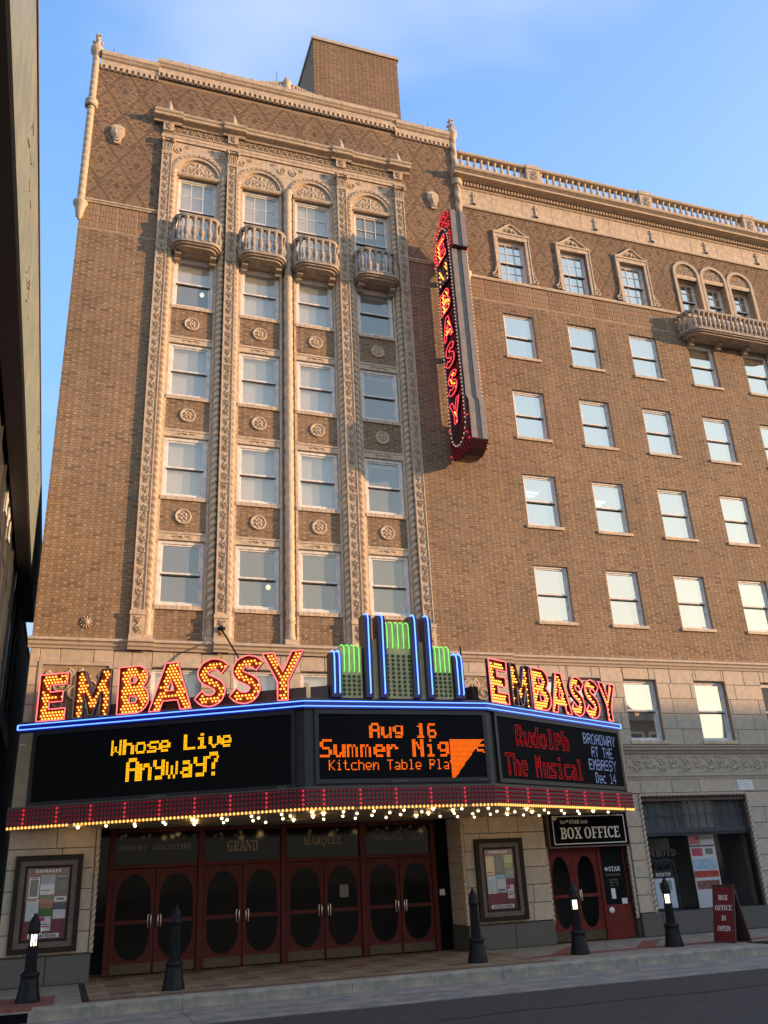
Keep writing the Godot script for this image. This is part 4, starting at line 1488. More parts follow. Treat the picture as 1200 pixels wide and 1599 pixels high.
func _windows(h: Node, cols: Array, hood: Array, arches: Array, two: Array):
	var bl := RandomNumberGenerator.new()
	bl.seed = 4
	for i in 4:
		for k in 4:
			var r: Array = BAY_ROWS[k]
			var blind := 0.94
			if k == 0: blind = 0.0
			if k == 3 and i == 0: blind = 0.45
			if i == 3 and k > 0: blind = 0.1
			window(h, BAYS[i], r[0], BWZ, 1.15, r[1] - r[0], {"inset": 0.07, "frame": 0.085, "blind": blind, "sill": false, "glass": M.glass})
		window(h, BAYS[i], 19.20, BWZ, 1.22, 2.31, {"inset": 0.09, "frame": 0.09, "cols": 3, "rows": 2, "blind": 0.9 if i < 3 else 0.0, "sill": false})
		window(h, BAYS[i], 4.83, PZ, 1.15, 1.65, {"inset": 0.12, "frame": 0.06, "blind": 0.5})
	for i in cols.size():
		for k in 4:
			var r: Array = ROWS[k]
			window(h, cols[i], r[0] - r[1], 0.0, 1.105, r[1], {"inset": 0.10, "glass": M.glass_mirror, "blind": 0.35 if (i == 2 and k == 2) else [0.0, 0.3, 0.0, 0.55, 0.12][bl.randi() % 5]})
	for c in hood:
		window(h, c, 19.86, 0.0, 1.04, 1.73, {"inset": 0.13, "cols": 3, "rows": 2, "glass": M.glass_mirror, "sill": false})
	for c in arches:
		window(h, c, 19.86, 0.0, 0.92, 1.56, {"inset": 0.26, "frame": 0.05, "cols": 3, "rows": 2, "glass": M.glass_mirror, "sill": false, "blind": 0.97})
	for t in two:
		window(h, (t[0] + t[1]) / 2, 4.83, 0.0, t[1] - t[0], 1.70, {"inset": 0.14, "glass": M.glass_mirror, "sill": true})
	# lamps one can see through the glass
	_ceiling_lamp(h, Vector3(12.62, 12.80, -1.6), true)
	_ceiling_lamp(h, Vector3(15.0, 12.66, -1.5), true)
	_ceiling_lamp(h, Vector3(2.48, 18.0, -0.9), false)
	_ceiling_lamp(h, Vector3(4.52, 8.95, -0.9), false)
	_ceiling_lamp(h, Vector3(15.45, 5.75, -1.0), false)

func _ceiling_lamp(h: Node, p: Vector3, tubes: bool):
	var o := node("ceiling_light", h, p)
	var b := MB.new()
	if tubes:
		for k in 2: b.box(Vector3(-0.75, -0.02, -0.16 + 0.26 * k), Vector3(0.75, 0.02, -0.08 + 0.26 * k))
		put("light_tube", b.mesh(), M.tube_light, o)
		put("fitting", boxm(Vector3(-0.8, 0.025, -0.25), Vector3(0.8, 0.08, 0.3)), M.white_wood, o)
	else:
		b.lathe([Vector2(0.004, -0.075), Vector2(0.05, -0.055), Vector2(0.072, 0.0), Vector2(0.045, 0.055), Vector2(0.004, 0.075)], 12)
		put("lamp_globe", b.mesh(), M.lamp_glow if p.y < 7 else M.lamp_pale, o)
		var c := MB.new()
		c.bar(Vector3(0, 0.1, 0), Vector3(0, 0.5, 0), 0.01, 5)
		put("cord", c.mesh(), M.black_iron, o)
	var l := OmniLight3D.new()
	l.name = "lamp_light"
	l.light_color = Color(1.0, 0.85, 0.6)
	l.light_energy = 0.25
	l.light_size = 0.1
	l.omni_range = 12.0
	l.shadow_enabled = true
	l.position = Vector3(0, -0.12 if tubes else 0.0, 0)
	o.add_child(l)

func _stone_floors(h: Node, two: Array):
	var holes_p := []
	for c in BAYS: holes_p.append(Rect2(c - 0.575, 4.83, 1.15, 1.65))
	holes_p.append(Rect2(-0.92, 5.1, 1.60, 1.46))
	holes_p.append(Rect2(8.98, 5.1, 1.50, 1.46))
	var st := node("stone_wall", h)
	ashlar(st, -1.13, 10.87, 4.72, 6.86, 5, PZ + 0.01, holes_p, 31, 0.95)
	var hw := []
	for t in two: hw.append(Rect2(t[0], 4.83, t[1] - t[0], 1.70))
	var st2 := node("stone_wall", h)
	ashlar(st2, 10.88, WING_END, 4.72, 6.86, 5, 0.012, hw, 37, 0.95)
	# carved panels beside the end bays
	for r in [[-0.92, 0.68], [8.98, 10.48]]:
		var w: float = r[1] - r[0]
		var o := node("carved_panel", h, Vector3((r[0] + r[1]) / 2, 5.1, PZ))
		var cv := []
		for s in [-1.0, 1.0]:
			for e in [[0.36, 0.95, 0.24, 1.0], [0.42, 0.45, 0.22, -1.0], [0.62, 1.2, 0.10, -1.0], [0.16, 1.25, 0.12, 1.0], [0.66, 0.7, 0.09, 1.0]]:
				cv.append([spiral(Vector2(w / 2 + s * e[0], e[1]), e[2], e[2] * 0.2, PI / 2, s * e[3] * 1.5), 0.036, 0.05])
		cv.append([spiral(Vector2(w / 2, 0.75), 0.16, 0.15, 0.0, 1.0), 0.05, 0.06])
		cv.append([line2(Vector2(w / 2, 0.1), Vector2(w / 2, 1.3)), 0.04, 0.05])
		var b := MB.new()
		b.field(w - 0.16, 1.30, 80, 65, carve(w, 1.46, 80, 65, cv), Vector3(-w / 2 + 0.08, 0.08, -0.03))
		put("carving", b.mesh(), M.carving, o)
		put("border", frame_mesh(w, 1.46, 0.08, -0.1, 0.03), M.limestone, o)
	# belt cornice over the stone storeys
	var bc := node("belt_cornice", h)
	var prof := [Vector2(0, 0), Vector2(0.04, 0), Vector2(0.06, 0.05), Vector2(0.10, 0.08), Vector2(0.12, 0.14), Vector2(0.17, 0.17), Vector2(0.17, 0.22), Vector2(0, 0.28)]
	for r in [[-1.20, 0.96, PZ], [0.96, 1.55, PZ + 0.10], [1.55, 2.95, PZ + 0.03], [2.95, 3.32, PZ + 0.10], [3.32, 6.45, PZ + 0.03], [6.45, 6.82, PZ + 0.10], [6.82, 8.25, PZ + 0.03], [8.25, 8.80, PZ + 0.10], [8.80, 10.98, PZ], [10.98, WING_END, 0.0]]:
		var n := maxi(1, int((r[1] - r[0]) / 1.0))
		for k in n:
			var m := MB.new()
			m.sweep_x(prof, lerpf(r[0], r[1], float(k) / n) + 0.003, lerpf(r[0], r[1], float(k + 1) / n) - 0.003, r[2], 6.86)
			put("cornice_stone", m.mesh(), M.limestone_warm, bc)
	# ledge, carved frieze and mouldings above the shops
	var lg := node("ledge", h)
	var lp := [Vector2(0, 0), Vector2(0.05, 0), Vector2(0.07, 0.05), Vector2(0.14, 0.08), Vector2(0.16, 0.14), Vector2(0.20, 0.17), Vector2(0.20, 0.20), Vector2(0, 0.23)]
	for k in 17:
		var xa := lerpf(-1.13, WING_END, k / 17.0)
		var xb := lerpf(-1.13, WING_END, (k + 1) / 17.0)
		var m := MB.new()
		m.sweep_x(lp, xa + 0.003, xb - 0.003, 0.03 if xa > 9 else PZ + 0.03, 4.48)
		m.sweep_x([Vector2(0, 0), Vector2(0.05, 0), Vector2(0.07, 0.06), Vector2(0.10, 0.10), Vector2(0.10, 0.15), Vector2(0, 0.17)], xa + 0.003, xb - 0.003, 0.0 if xa > 9 else PZ, 3.78)
		put("ledge_stone", m.mesh(), M.limestone, lg)
	put("frieze_back", boxm(Vector3(-1.13, 3.95, -0.2), Vector3(WING_END, 4.48, 0.03)), M.limestone, lg)
	var ft := leaf_tile(0.80, 0.46, 80, 46, 8, 0.035)
	var fp := []
	for k in 22: fp.append(Transform3D(Basis.IDENTITY, Vector3(13.8 + k * 0.80, 3.98, 0.032)))
	many("frieze_carving", ft, M.limestone, fp, [], lg)
	# ground floor piers
	var gr := node("stone_wall", h)
	var shop := Rect2(14.38, 0.0, 3.44, 3.34)
	ashlar(gr, -1.13, 0.60, 0.55, 3.78, 8, PZ + 0.01, [], 41, 1.1, 0.12)
	ashlar(gr, 9.16, 11.38, 0.55, 3.78, 8, PZ + 0.01, [], 43, 1.0, 0.12)
	ashlar(gr, 13.88, 14.38, 0.55, 3.43, 7, 0.05, [], 47, 0.9, 0.1)
	ashlar(gr, 17.86, WING_END, 0.55, 3.43, 7, 0.05, [], 53, 0.9, 0.1)
	ashlar(gr, 13.88, WING_END, 3.44, 3.78, 1, 0.05, [], 59, 1.15, 0.1)
	put("plate", boxm(Vector3(17.62, 3.47, 0.0), Vector3(18.15, 3.75, 0.062)), M.white_wood, gr)
	# solid wall behind the facing stones
	for q in [[-1.13, 0.60, -0.9, PZ - 0.1], [9.16, 11.38, -0.9, PZ - 0.1], [13.88, 14.38, -0.5, -0.04], [17.86, WING_END, -0.5, -0.04]]:
		put("pier_core", boxm(Vector3(q[0], 0.0, q[2]), Vector3(q[1], 3.44, q[3])), M.joint, h)
	# granite plinth
	var pl := node("granite_plinth", h)
	for r in [[-1.13, -0.2, PZ + 0.06], [-0.2, 0.66, PZ + 0.06], [9.10, 10.3, PZ + 0.06], [10.3, 11.38, PZ + 0.06], [13.88, 14.5, 0.10], [14.5, 16.2, 0.10], [16.2, 17.9, 0.10], [17.9, 20.0, 0.10], [20.0, 22.5, 0.10], [22.5, 25.0, 0.10], [25.0, 28.0, 0.10], [28.0, 31.0, 0.10]]:
		var m := MB.new()
		m.block(Vector3(r[0] + 0.003, 0.0, -0.1), Vector3(r[1] - 0.003, 0.53, r[2]), 0.015)
		put("granite_slab", m.mesh(), M.granite, pl)

# ------------------------------------------------------------------ doors
func plate(b: MB, x0: float, x1: float, y0: float, y1: float, z0: float, z1: float, cuts: Callable, n := 22):
	for i in n:
		var xa := lerpf(x0, x1, float(i) / n)
		var xb := lerpf(x0, x1, float(i + 1) / n)
		var ca: Array = cuts.call(xa)
		var cb: Array = cuts.call(xb)
		var ya := y0
		var yb := y0
		for k in ca.size() + 1:
			var ta: float = ca[k][0] if k < ca.size() else y1
			var tb: float = cb[k][0] if k < ca.size() else y1
			if ta - ya > 0.0005 or tb - yb > 0.0005:
				b.quad(Vector3(xa, ya, z1), Vector3(xb, yb, z1), Vector3(xb, tb, z1), Vector3(xa, ta, z1))
				b.quad(Vector3(xb, yb, z0), Vector3(xa, ya, z0), Vector3(xa, ta, z0), Vector3(xb, tb, z0))
				if k < ca.size(): b.quad(Vector3(xa, ta, z1), Vector3(xb, tb, z1), Vector3(xb, tb, z0), Vector3(xa, ta, z0))
				if k > 0: b.quad(Vector3(xa, ya, z0), Vector3(xb, yb, z0), Vector3(xb, yb, z1), Vector3(xa, ya, z1))
			if k < ca.size():
				ya = ca[k][1]
				yb = cb[k][1]
	b.quad(Vector3(x0, y0, z0), Vector3(x0, y0, z1), Vector3(x0, y1, z1), Vector3(x0, y1, z0))
	b.quad(Vector3(x1, y0, z1), Vector3(x1, y0, z0), Vector3(x1, y1, z0), Vector3(x1, y1, z1))

func door_leaf(w: float, h: float, lo: float, hi: float, hw: float, rail: float, bulge := 0.46) -> ArrayMesh:
	var b := MB.new()
	var c := w / 2
	plate(b, 0, w, 0, h, -0.045, 0.0, func(x: float) -> Array:
		var u := absf(x - c) / hw
		if u >= 1.0: return [[rail - 0.04, rail - 0.04], [rail + 0.04, rail + 0.04]]
		var e := bulge * (1.0 - sqrt(1.0 - u * u))
		return [[lo + e, rail - 0.04], [rail + 0.04, hi - e]], 36)
	# raised outer stile
	for s in [0.0, w - 0.07]:
		b.box(Vector3(s + 0.005, 0.0, 0.0), Vector3(s + 0.065, h, 0.012))
	b.box(Vector3(0.07, h - 0.07, 0.0), Vector3(w - 0.07, h, 0.012))
	return b.mesh()

func _door(parent: Node, x: float, z: float, w: float, h: float, lo: float, hi: float, hw: float, wood: Material, handle_side: float, kick: float, bulge := 0.46):
	var o := node("door", parent, Vector3(x, 0.02, z))
	put("leaf", cached("leaf%.2f%.2f%.2f" % [w, h, hw], func(): return door_leaf(w, h, lo, hi, hw, 1.02, bulge)), wood, o)
	var g := MB.new()
	g.quad(Vector3(0.05, lo - 0.02, -0.02), Vector3(w - 0.05, lo - 0.02, -0.02), Vector3(w - 0.05, hi + 0.02, -0.02), Vector3(0.05, hi + 0.02, -0.02))
	put("glass", g.mesh(), M.door_glass, o)
	if kick > 0.0:
		put("kick_plate", boxm(Vector3(0.03, 0.01, 0.0125), Vector3(w - 0.03, kick, 0.018)), M.brass, o)
	if handle_side != 0.0:
		var hx := w - 0.07 if handle_side > 0 else 0.07
		var hb := MB.new()
		hb.tube(PackedVector3Array([Vector3(hx, 0.90, 0.0), Vector3(hx - handle_side * 0.0, 0.90, 0.05), Vector3(hx, 0.93, 0.075), Vector3(hx, 1.02, 0.08), Vector3(hx, 1.12, 0.075), Vector3(hx, 1.15, 0.05), Vector3(hx, 1.15, 0.0)]), 0.014, 7)
		hb.t = Transform3D(Basis(Vector3.UP, -handle_side * 0.9), Vector3(hx, 0, 0)) * Transform3D(Basis.IDENTITY, Vector3(-hx, 0, 0))
		hb.tube(PackedVector3Array([Vector3(hx, 0.90, 0.0), Vector3(hx, 0.90, 0.08), Vector3(hx, 1.15, 0.08), Vector3(hx, 1.15, 0.0)]), 0.012, 7)
		put("handle", hb.mesh(), M.handle_steel, o)
	return o

func _entrance(h: Node):
	var z := -0.9
	var e := node("entrance_screen", h)
	var posts := [[0.93, 1.06], [2.91, 3.05], [4.84, 4.98], [6.80, 6.95], [8.66, 8.78]]
	for p in posts:
		var m := MB.new()
		m.block(Vector3(p[0], 0.0, z - 0.08), Vector3(p[1], 2.97, z + 0.07), 0.012)
		put("post", m.mesh(), M.red_wood, e)
	for i in 4:
		var m := MB.new()
		m.block(Vector3(posts[i][1], 2.13, z - 0.06), Vector3(posts[i + 1][0], 2.21, z + 0.04), 0.01)
		m.box(Vector3(posts[i][1], 2.90, z - 0.06), Vector3(posts[i + 1][0], 2.97, z + 0.03))
		put("transom_bar", m.mesh(), M.red_wood, e)
		put("transom_panel", boxm(Vector3(posts[i][1], 2.21, z - 0.05), Vector3(posts[i + 1][0], 2.90, z - 0.02)), M.black_panel, e)
	var tz := z - 0.016
	text(e, "ROBERT", Vector3(1.44, 2.57, tz), 0.62, 0.10, M.grey_letter)
	text(e, "GOLDSTINE", Vector3(2.32, 2.57, tz), 0.88, 0.11, M.grey_letter)
	text(e, "GRAND", Vector3(3.94, 2.54, tz), 0.72, 0.23, M.gold_letter)
	text(e, "MARQUEE", Vector3(5.88, 2.56, tz), 0.94, 0.23, M.gold_letter)
	text(e, "ENTRANCE", Vector3(7.56, 2.59, tz), 0.78, 0.10, M.grey_letter)
	text(e, "WAY", Vector3(8.34, 2.59, tz), 0.34, 0.10, M.grey_letter)
	for i in 4:
		var x0: float = posts[i][1]
		var w: float = (posts[i + 1][0] - x0 - 0.01) / 2
		_door(h, x0, z, w - 0.004, 2.10, 0.26, 1.98, w * 0.40, M.red_wood, 1.0, 0.20)
		_door(h, x0 + w + 0.01, z, w - 0.004, 2.10, 0.26, 1.98, w * 0.40, M.red_wood, -1.0, 0.20)
	put("notice", boxm(Vector3(6.28, 1.30, z - 0.016), Vector3(6.50, 1.58, z - 0.012)), M.grey_letter, h)
	put("notice", boxm(Vector3(8.84, 1.22, z + 0.002), Vector3(8.98, 1.36, z + 0.006)), M.white_letter, h)
	# side screens, recess ceiling, return walls, lobby behind
	put("side_panel", boxm(Vector3(0.62, 0.0, z - 0.06), Vector3(0.93, 2.97, z)), M.black_panel, e)
	put("side_panel", boxm(Vector3(8.78, 0.0, z - 0.06), Vector3(9.14, 2.97, z)), M.black_panel, e)
	put("side_rail", boxm(Vector3(0.66, 1.0, z), Vector3(0.93, 1.05, z + 0.02)), M.red_wood, e)
	put("side_rail", boxm(Vector3(0.66, 0.0, z), Vector3(0.93, 0.06, z + 0.02)), M.red_wood, e)
	var b := MB.new()
	b.box(Vector3(0.6, 2.98, z + 0.05), Vector3(9.16, 3.44, -0.02))
	put("porch_ceiling", b.mesh(), M.soffit, h)
	put("lobby_ceiling", boxm(Vector3(0.6, 2.98, z - 3.0), Vector3(9.16, 3.44, z + 0.04)), M.interior, h)
	b = MB.new()
	b.box(Vector3(0.6, 0.0, -4.2), Vector3(9.16, 2.98, -4.0))
	b.box(Vector3(0.5, 0.0, -4.0), Vector3(0.6, 2.98, -0.97))
	b.box(Vector3(9.16, 0.0, -4.0), Vector3(9.26, 2.98, -0.97))
	put("lobby_wall", b.mesh(), M.interior, h)
	var rt := node("return_wall", h)
	for k in 7:
		var y0 := 0.55 + k * 0.347
		for s in 2:
			var q := MB.new()
			if s == 0: q.box(Vector3(0.60, y0 + 0.006, -0.89), Vector3(0.625, y0 + 0.341, 0.02))
			else: q.box(Vector3(9.135, y0 + 0.006, -0.89), Vector3(9.16, y0 + 0.341, 0.02))
			put("stone_block", q.mesh(), M.limestone, rt)
	put("granite_slab", boxm(Vector3(0.60, 0.0, -0.89), Vector3(0.64, 0.53, 0.0)), M.granite, rt)
	put("granite_slab", boxm(Vector3(9.12, 0.0, -0.89), Vector3(9.16, 0.53, 0.0)), M.granite, rt)
	# rope mouldings round the opening
	for x in [0.655, 9.105]:
		put("rope_moulding", rope(0.048, 2.42, 0.13, 2, 1.0 if x < 5 else -1.0, 10, 0.014), M.limestone, h, Vector3(x, 0.55, PZ + 0.02))

func _box_office(h: Node):
	var z := -0.12
	var e := node("box_office_front", h)
	var m := MB.new()
	m.box(Vector3(11.38, 0.0, z - 0.06), Vector3(11.47, 2.25, z + 0.05))
	m.box(Vector3(12.93, 0.0, z - 0.06), Vector3(13.0, 2.25, z + 0.05))
	m.box(Vector3(11.47, 2.08, z - 0.06), Vector3(12.93, 2.25, z + 0.03))
	put("door_frame", m.mesh(), M.red_wood_box, e)
	_door(h, 11.475, z, 0.722, 2.05, 0.29, 1.94, 0.25, M.red_wood_box, 0.0, 0.22, 0.5)
	_door(h, 12.205, z, 0.722, 2.05, 0.29, 1.94, 0.26, M.red_wood_box, -1.0, 0.22, 0.5)
	m = MB.new()
	m.block(Vector3(13.0, 0.0, z - 0.1), Vector3(13.74, 0.76, z + 0.05), 0.012)
	put("counter_panel", m.mesh(), M.red_wood_box, e)
	m = MB.new()
	m.quad(Vector3(13.0, 0.76, z), Vector3(13.70, 0.76, z), Vector3(13.70, 2.25, z), Vector3(13.0, 2.25, z))
	put("ticket_window", m.mesh(), M.dark_glass, e)
	put("window_trim", frame_mesh(0.72, 1.5, 0.03, z - 0.02, z + 0.03, 13.35, 0.755), M.red_wood_box, e)
	var sp := MB.new()
	sp.lathe([Vector2(0.001, 0.03), Vector2(0.06, 0.028), Vector2(0.075, 0.0)], 16)
	put("speaker_disc", sp.mesh(), M.white_letter, e, Vector3(13.14, 0.66, z + 0.052), Basis(Vector3.RIGHT, PI / 2))
	text(e, "STAR", Vector3(13.40, 1.62, z + 0.006), 0.34, 0.11, M.white_letter)
	text(e, "*", Vector3(13.16, 1.62, z + 0.006), 0.09, 0.10, M.white_letter)
	text(e, "BOX OFFICE", Vector3(13.34, 1.48, z + 0.006), 0.44, 0.045, M.grey_letter)
	for k in 3: text(e, ["HOURS", "MON - FRI", "10 - 6"][k], Vector3(13.33, 1.36 - 0.065 * k, z + 0.006), 0.26, 0.035, M.grey_letter)
	put("phone", boxm(Vector3(13.22, 0.92, z + 0.004), Vector3(13.34, 1.16, z + 0.012)), M.white_letter, e)
	put("notice", boxm(Vector3(13.50, 0.79, z + 0.004), Vector3(13.66, 0.92, z + 0.01)), M.white_letter, e)
	put("backing_wall", boxm(Vector3(11.38, 0.0, -1.6), Vector3(13.88, 3.44, -1.5)), M.interior, e)
	put("lintel_panel", boxm(Vector3(11.38, 2.25, -0.2), Vector3(13.88, 3.78, z + 0.04)), M.black_panel, e)
	for x in [11.41, 13.80]:
		put("rope_moulding", rope(0.045, 1.75, 0.13, 2, 1.0 if x < 12 else -1.0, 10, 0.014), M.limestone, h, Vector3(x, 0.45, 0.03))

func _shop_window(h: Node):
	var s := node("shop_front", h)
	var z := -0.16
	# transom of leaded panes with folded cloth behind
	var m := MB.new()
	m.box(Vector3(14.38, 3.24, z - 0.08), Vector3(17.86, 3.34, z + 0.12))
	put("head", m.mesh(), M.brown_steel, s)
	m = MB.new()
	m.box(Vector3(14.38, 2.42, z - 0.05), Vector3(17.86, 2.53, z + 0.08))
	m.box(Vector3(14.38, 2.36, z - 0.05), Vector3(17.86, 2.42, z + 0.04))
	put("transom_bar", m.mesh(), M.slate_steel, s)
	m = MB.new()
	m.box(Vector3(14.38, 0.45, z - 0.05), Vector3(14.46, 2.36, z + 0.06))
	m.box(Vector3(17.78, 0.45, z - 0.05), Vector3(17.86, 2.36, z + 0.06))
	m.box(Vector3(14.46, 0.45, z - 0.05), Vector3(17.78, 0.56, z + 0.08))
	put("frame", m.mesh(), M.black_steel, s)
	for k in 13:
		var x := 14.42 + k * 0.264
		for r in 2:
			var ya := 2.54 + r * 0.36
			var q := MB.new()
			q.quad(Vector3(x + 0.012, ya, z + 0.02), Vector3(x + 0.252, ya, z + 0.02), Vector3(x + 0.252, ya + 0.335, z + 0.02), Vector3(x + 0.012, ya + 0.335, z + 0.02))
			put("transom_pane", q.mesh(), M.shop_glass, s, Vector3.ZERO)
	m = MB.new()
	for k in 14: m.box(Vector3(14.415 + k * 0.264, 2.53, z + 0.008), Vector3(14.433 + k * 0.264, 3.24, z + 0.03))
	m.box(Vector3(14.42, 2.878, z + 0.01), Vector3(17.86, 2.90, z + 0.032))
	put("lead_bars", m.mesh(), M.slate_steel, s)
	m = MB.new()
	var n := 120
	var zf := PackedFloat32Array()
	for j in 3:
		for i in n + 1: zf.append(0.03 * sin(i * 0.55 + sin(i * 0.13) * 3.0 + j * 0.8))
	m.field(3.44, 0.74, n, 2, zf, Vector3(14.40, 2.5, z - 0.08))
	put("cloth", m.mesh(), M.curtain, s)
	m = MB.new()
	m.quad(Vector3(14.46, 0.56, z), Vector3(17.78, 0.56, z), Vector3(17.78, 2.36, z), Vector3(14.46, 2.36, z))
	put("pane", m.mesh(), M.shop_glass, s)
	put("window_floor", boxm(Vector3(14.38, 0.3, -2.6), Vector3(17.86, 0.5, z - 0.05)), M.black_steel, s)
	for q in [[Vector3(14.2, 0.0, -2.8), Vector3(18.0, 3.44, -2.6)], [Vector3(14.2, 0.5, -2.6), Vector3(14.37, 3.44, -0.5)], [Vector3(17.87, 0.5, -2.6), Vector3(18.0, 3.44, -0.5)], [Vector3(14.37, 3.35, -2.6), Vector3(17.87, 3.44, 0.0)]]:
		put("inner_wall", boxm(q[0], q[1]), M.interior, s)
	# old ironwork stand with an arched top
	m = MB.new()
	for x in [14.62, 15.55]: m.bar(Vector3(x, 0.5, -0.55), Vector3(x, 1.75, -0.55), 0.02)
	for q in [[14.85, 1.62, 0.2], [15.32, 1.62, 0.2], [15.08, 1.78, 0.16]]:
		var pts := PackedVector3Array()
		for e in spiral(Vector2(q[0], q[1]), q[2], q[2] * 0.25, 0.0, 1.6, 0.03): pts.append(Vector3(e.x, e.y, -0.55))
		m.tube(pts, 0.018, 5)
	m.bar(Vector3(14.62, 1.75, -0.55), Vector3(15.55, 1.75, -0.55), 0.018)
	put("iron_grille", m.mesh(), M.slate_steel, s)
	text(s, "EMBOYD", Vector3(15.08, 1.95, -0.45), 1.0, 0.17, M.brown_steel, true, true, 0.02)
	put("panel", boxm(Vector3(14.58, 2.02, -0.60), Vector3(15.50, 2.32, -0.56)), M.green_glass, s)
	# rope moulding round the opening
	var rm := rope(0.05, 2.85, 0.13, 2, 1.0, 10, 0.014)
	put("rope_moulding", rm, M.limestone, h, Vector3(14.36, 0.54, 0.05))
	put("rope_moulding", rm, M.limestone, h, Vector3(17.86, 0.54, 0.05))
	put("rope_moulding", rope(0.05, 3.5, 0.13, 2, 1.0, 10, 0.014), M.limestone, h, Vector3(17.86, 3.39, 0.05), Basis(Vector3.BACK, PI / 2))

# ------------------------------------------------------------------ letters
func letter_shape(ch: String) -> Array:     # [outline, holes], height 1
	var P := func(a: Array) -> PackedVector2Array:
		var o := PackedVector2Array()
		for k in range(0, a.size(), 2): o.append(Vector2(a[k], a[k + 1]))
		return o
	match ch:
		"E": return [P.call([0, 0, 0.66, 0, 0.66, 0.24, 0.27, 0.24, 0.27, 0.39, 0.58, 0.39, 0.58, 0.61, 0.27, 0.61, 0.27, 0.76, 0.66, 0.76, 0.66, 1, 0, 1]), []]
		"M": return [P.call([0, 0, 0.22, 0, 0.22, 0.50, 0.37, 0.05, 0.48, 0.05, 0.63, 0.50, 0.63, 0, 0.85, 0, 0.85, 1, 0.62, 1, 0.425, 0.45, 0.23, 1, 0, 1]), []]
		"A": return [P.call([0, 0, 0.24, 0, 0.31, 0.2, 0.64, 0.2, 0.71, 0, 0.95, 0, 0.61, 1, 0.34, 1]), [P.call([0.40, 0.40, 0.55, 0.40, 0.475, 0.64])]]
		"Y": return [P.call([0.335, 0, 0.565, 0, 0.565, 0.38, 0.9, 1, 0.65, 1, 0.45, 0.58, 0.25, 1, 0, 1, 0.335, 0.38]), []]
		"B":
			var o := PackedVector2Array([Vector2(0, 0), Vector2(0.42, 0)])
			for i in 11:
				var a := deg_to_rad(-80.0 + 145.0 * i / 10)
				o.append(Vector2(0.42 + cos(a) * 0.29, 0.29 + sin(a) * 0.29))
			for i in 10:
				var a := deg_to_rad(-50.0 + 130.0 * i / 9)
				o.append(Vector2(0.41 + cos(a) * 0.25, 0.75 + sin(a) * 0.25))
			o.append(Vector2(0.41, 1))
			o.append(Vector2(0, 1))
			return [o, [P.call([0.27, 0.22, 0.41, 0.22, 0.45, 0.29, 0.41, 0.36, 0.27, 0.36]), P.call([0.27, 0.64, 0.39, 0.64, 0.43, 0.70, 0.39, 0.77, 0.27, 0.77])]]
		"S":
			var c := Curve2D.new()
			var pts := [Vector2(0.67, 0.75), Vector2(0.56, 0.85), Vector2(0.40, 0.885), Vector2(0.24, 0.83), Vector2(0.17, 0.70), Vector2(0.24, 0.58), Vector2(0.40, 0.505), Vector2(0.54, 0.42), Vector2(0.585, 0.30), Vector2(0.52, 0.17), Vector2(0.37, 0.115), Vector2(0.20, 0.15), Vector2(0.09, 0.26)]
			for i in pts.size():
				var a: Vector2 = pts[maxi(i - 1, 0)]
				var b: Vector2 = pts[mini(i + 1, pts.size() - 1)]
				c.add_point(pts[i], -(b - a) / 6.0, (b - a) / 6.0)
			var line := PackedVector2Array()
			for i in 31: line.append(c.sample_baked(c.get_baked_length() * i / 30.0))
			var off := Geometry2D.offset_polyline(line, 0.113, Geometry2D.JOIN_ROUND, Geometry2D.END_BUTT)
			return [off[0], []]
	return [PackedVector2Array(), []]

func smooth_loop(p: PackedVector2Array, z: float) -> PackedVector3Array:
	var o := PackedVector3Array()
	for i in p.size():
		var a := p[i]
		var b := p[(i + 1) % p.size()]
		var n := maxi(1, int(a.distance_to(b) / 0.12))
		for k in n: o.append(Vector3(lerpf(a.x, b.x, float(k) / n), lerpf(a.y, b.y, float(k) / n), z))
	return o

var letter_cache := {}
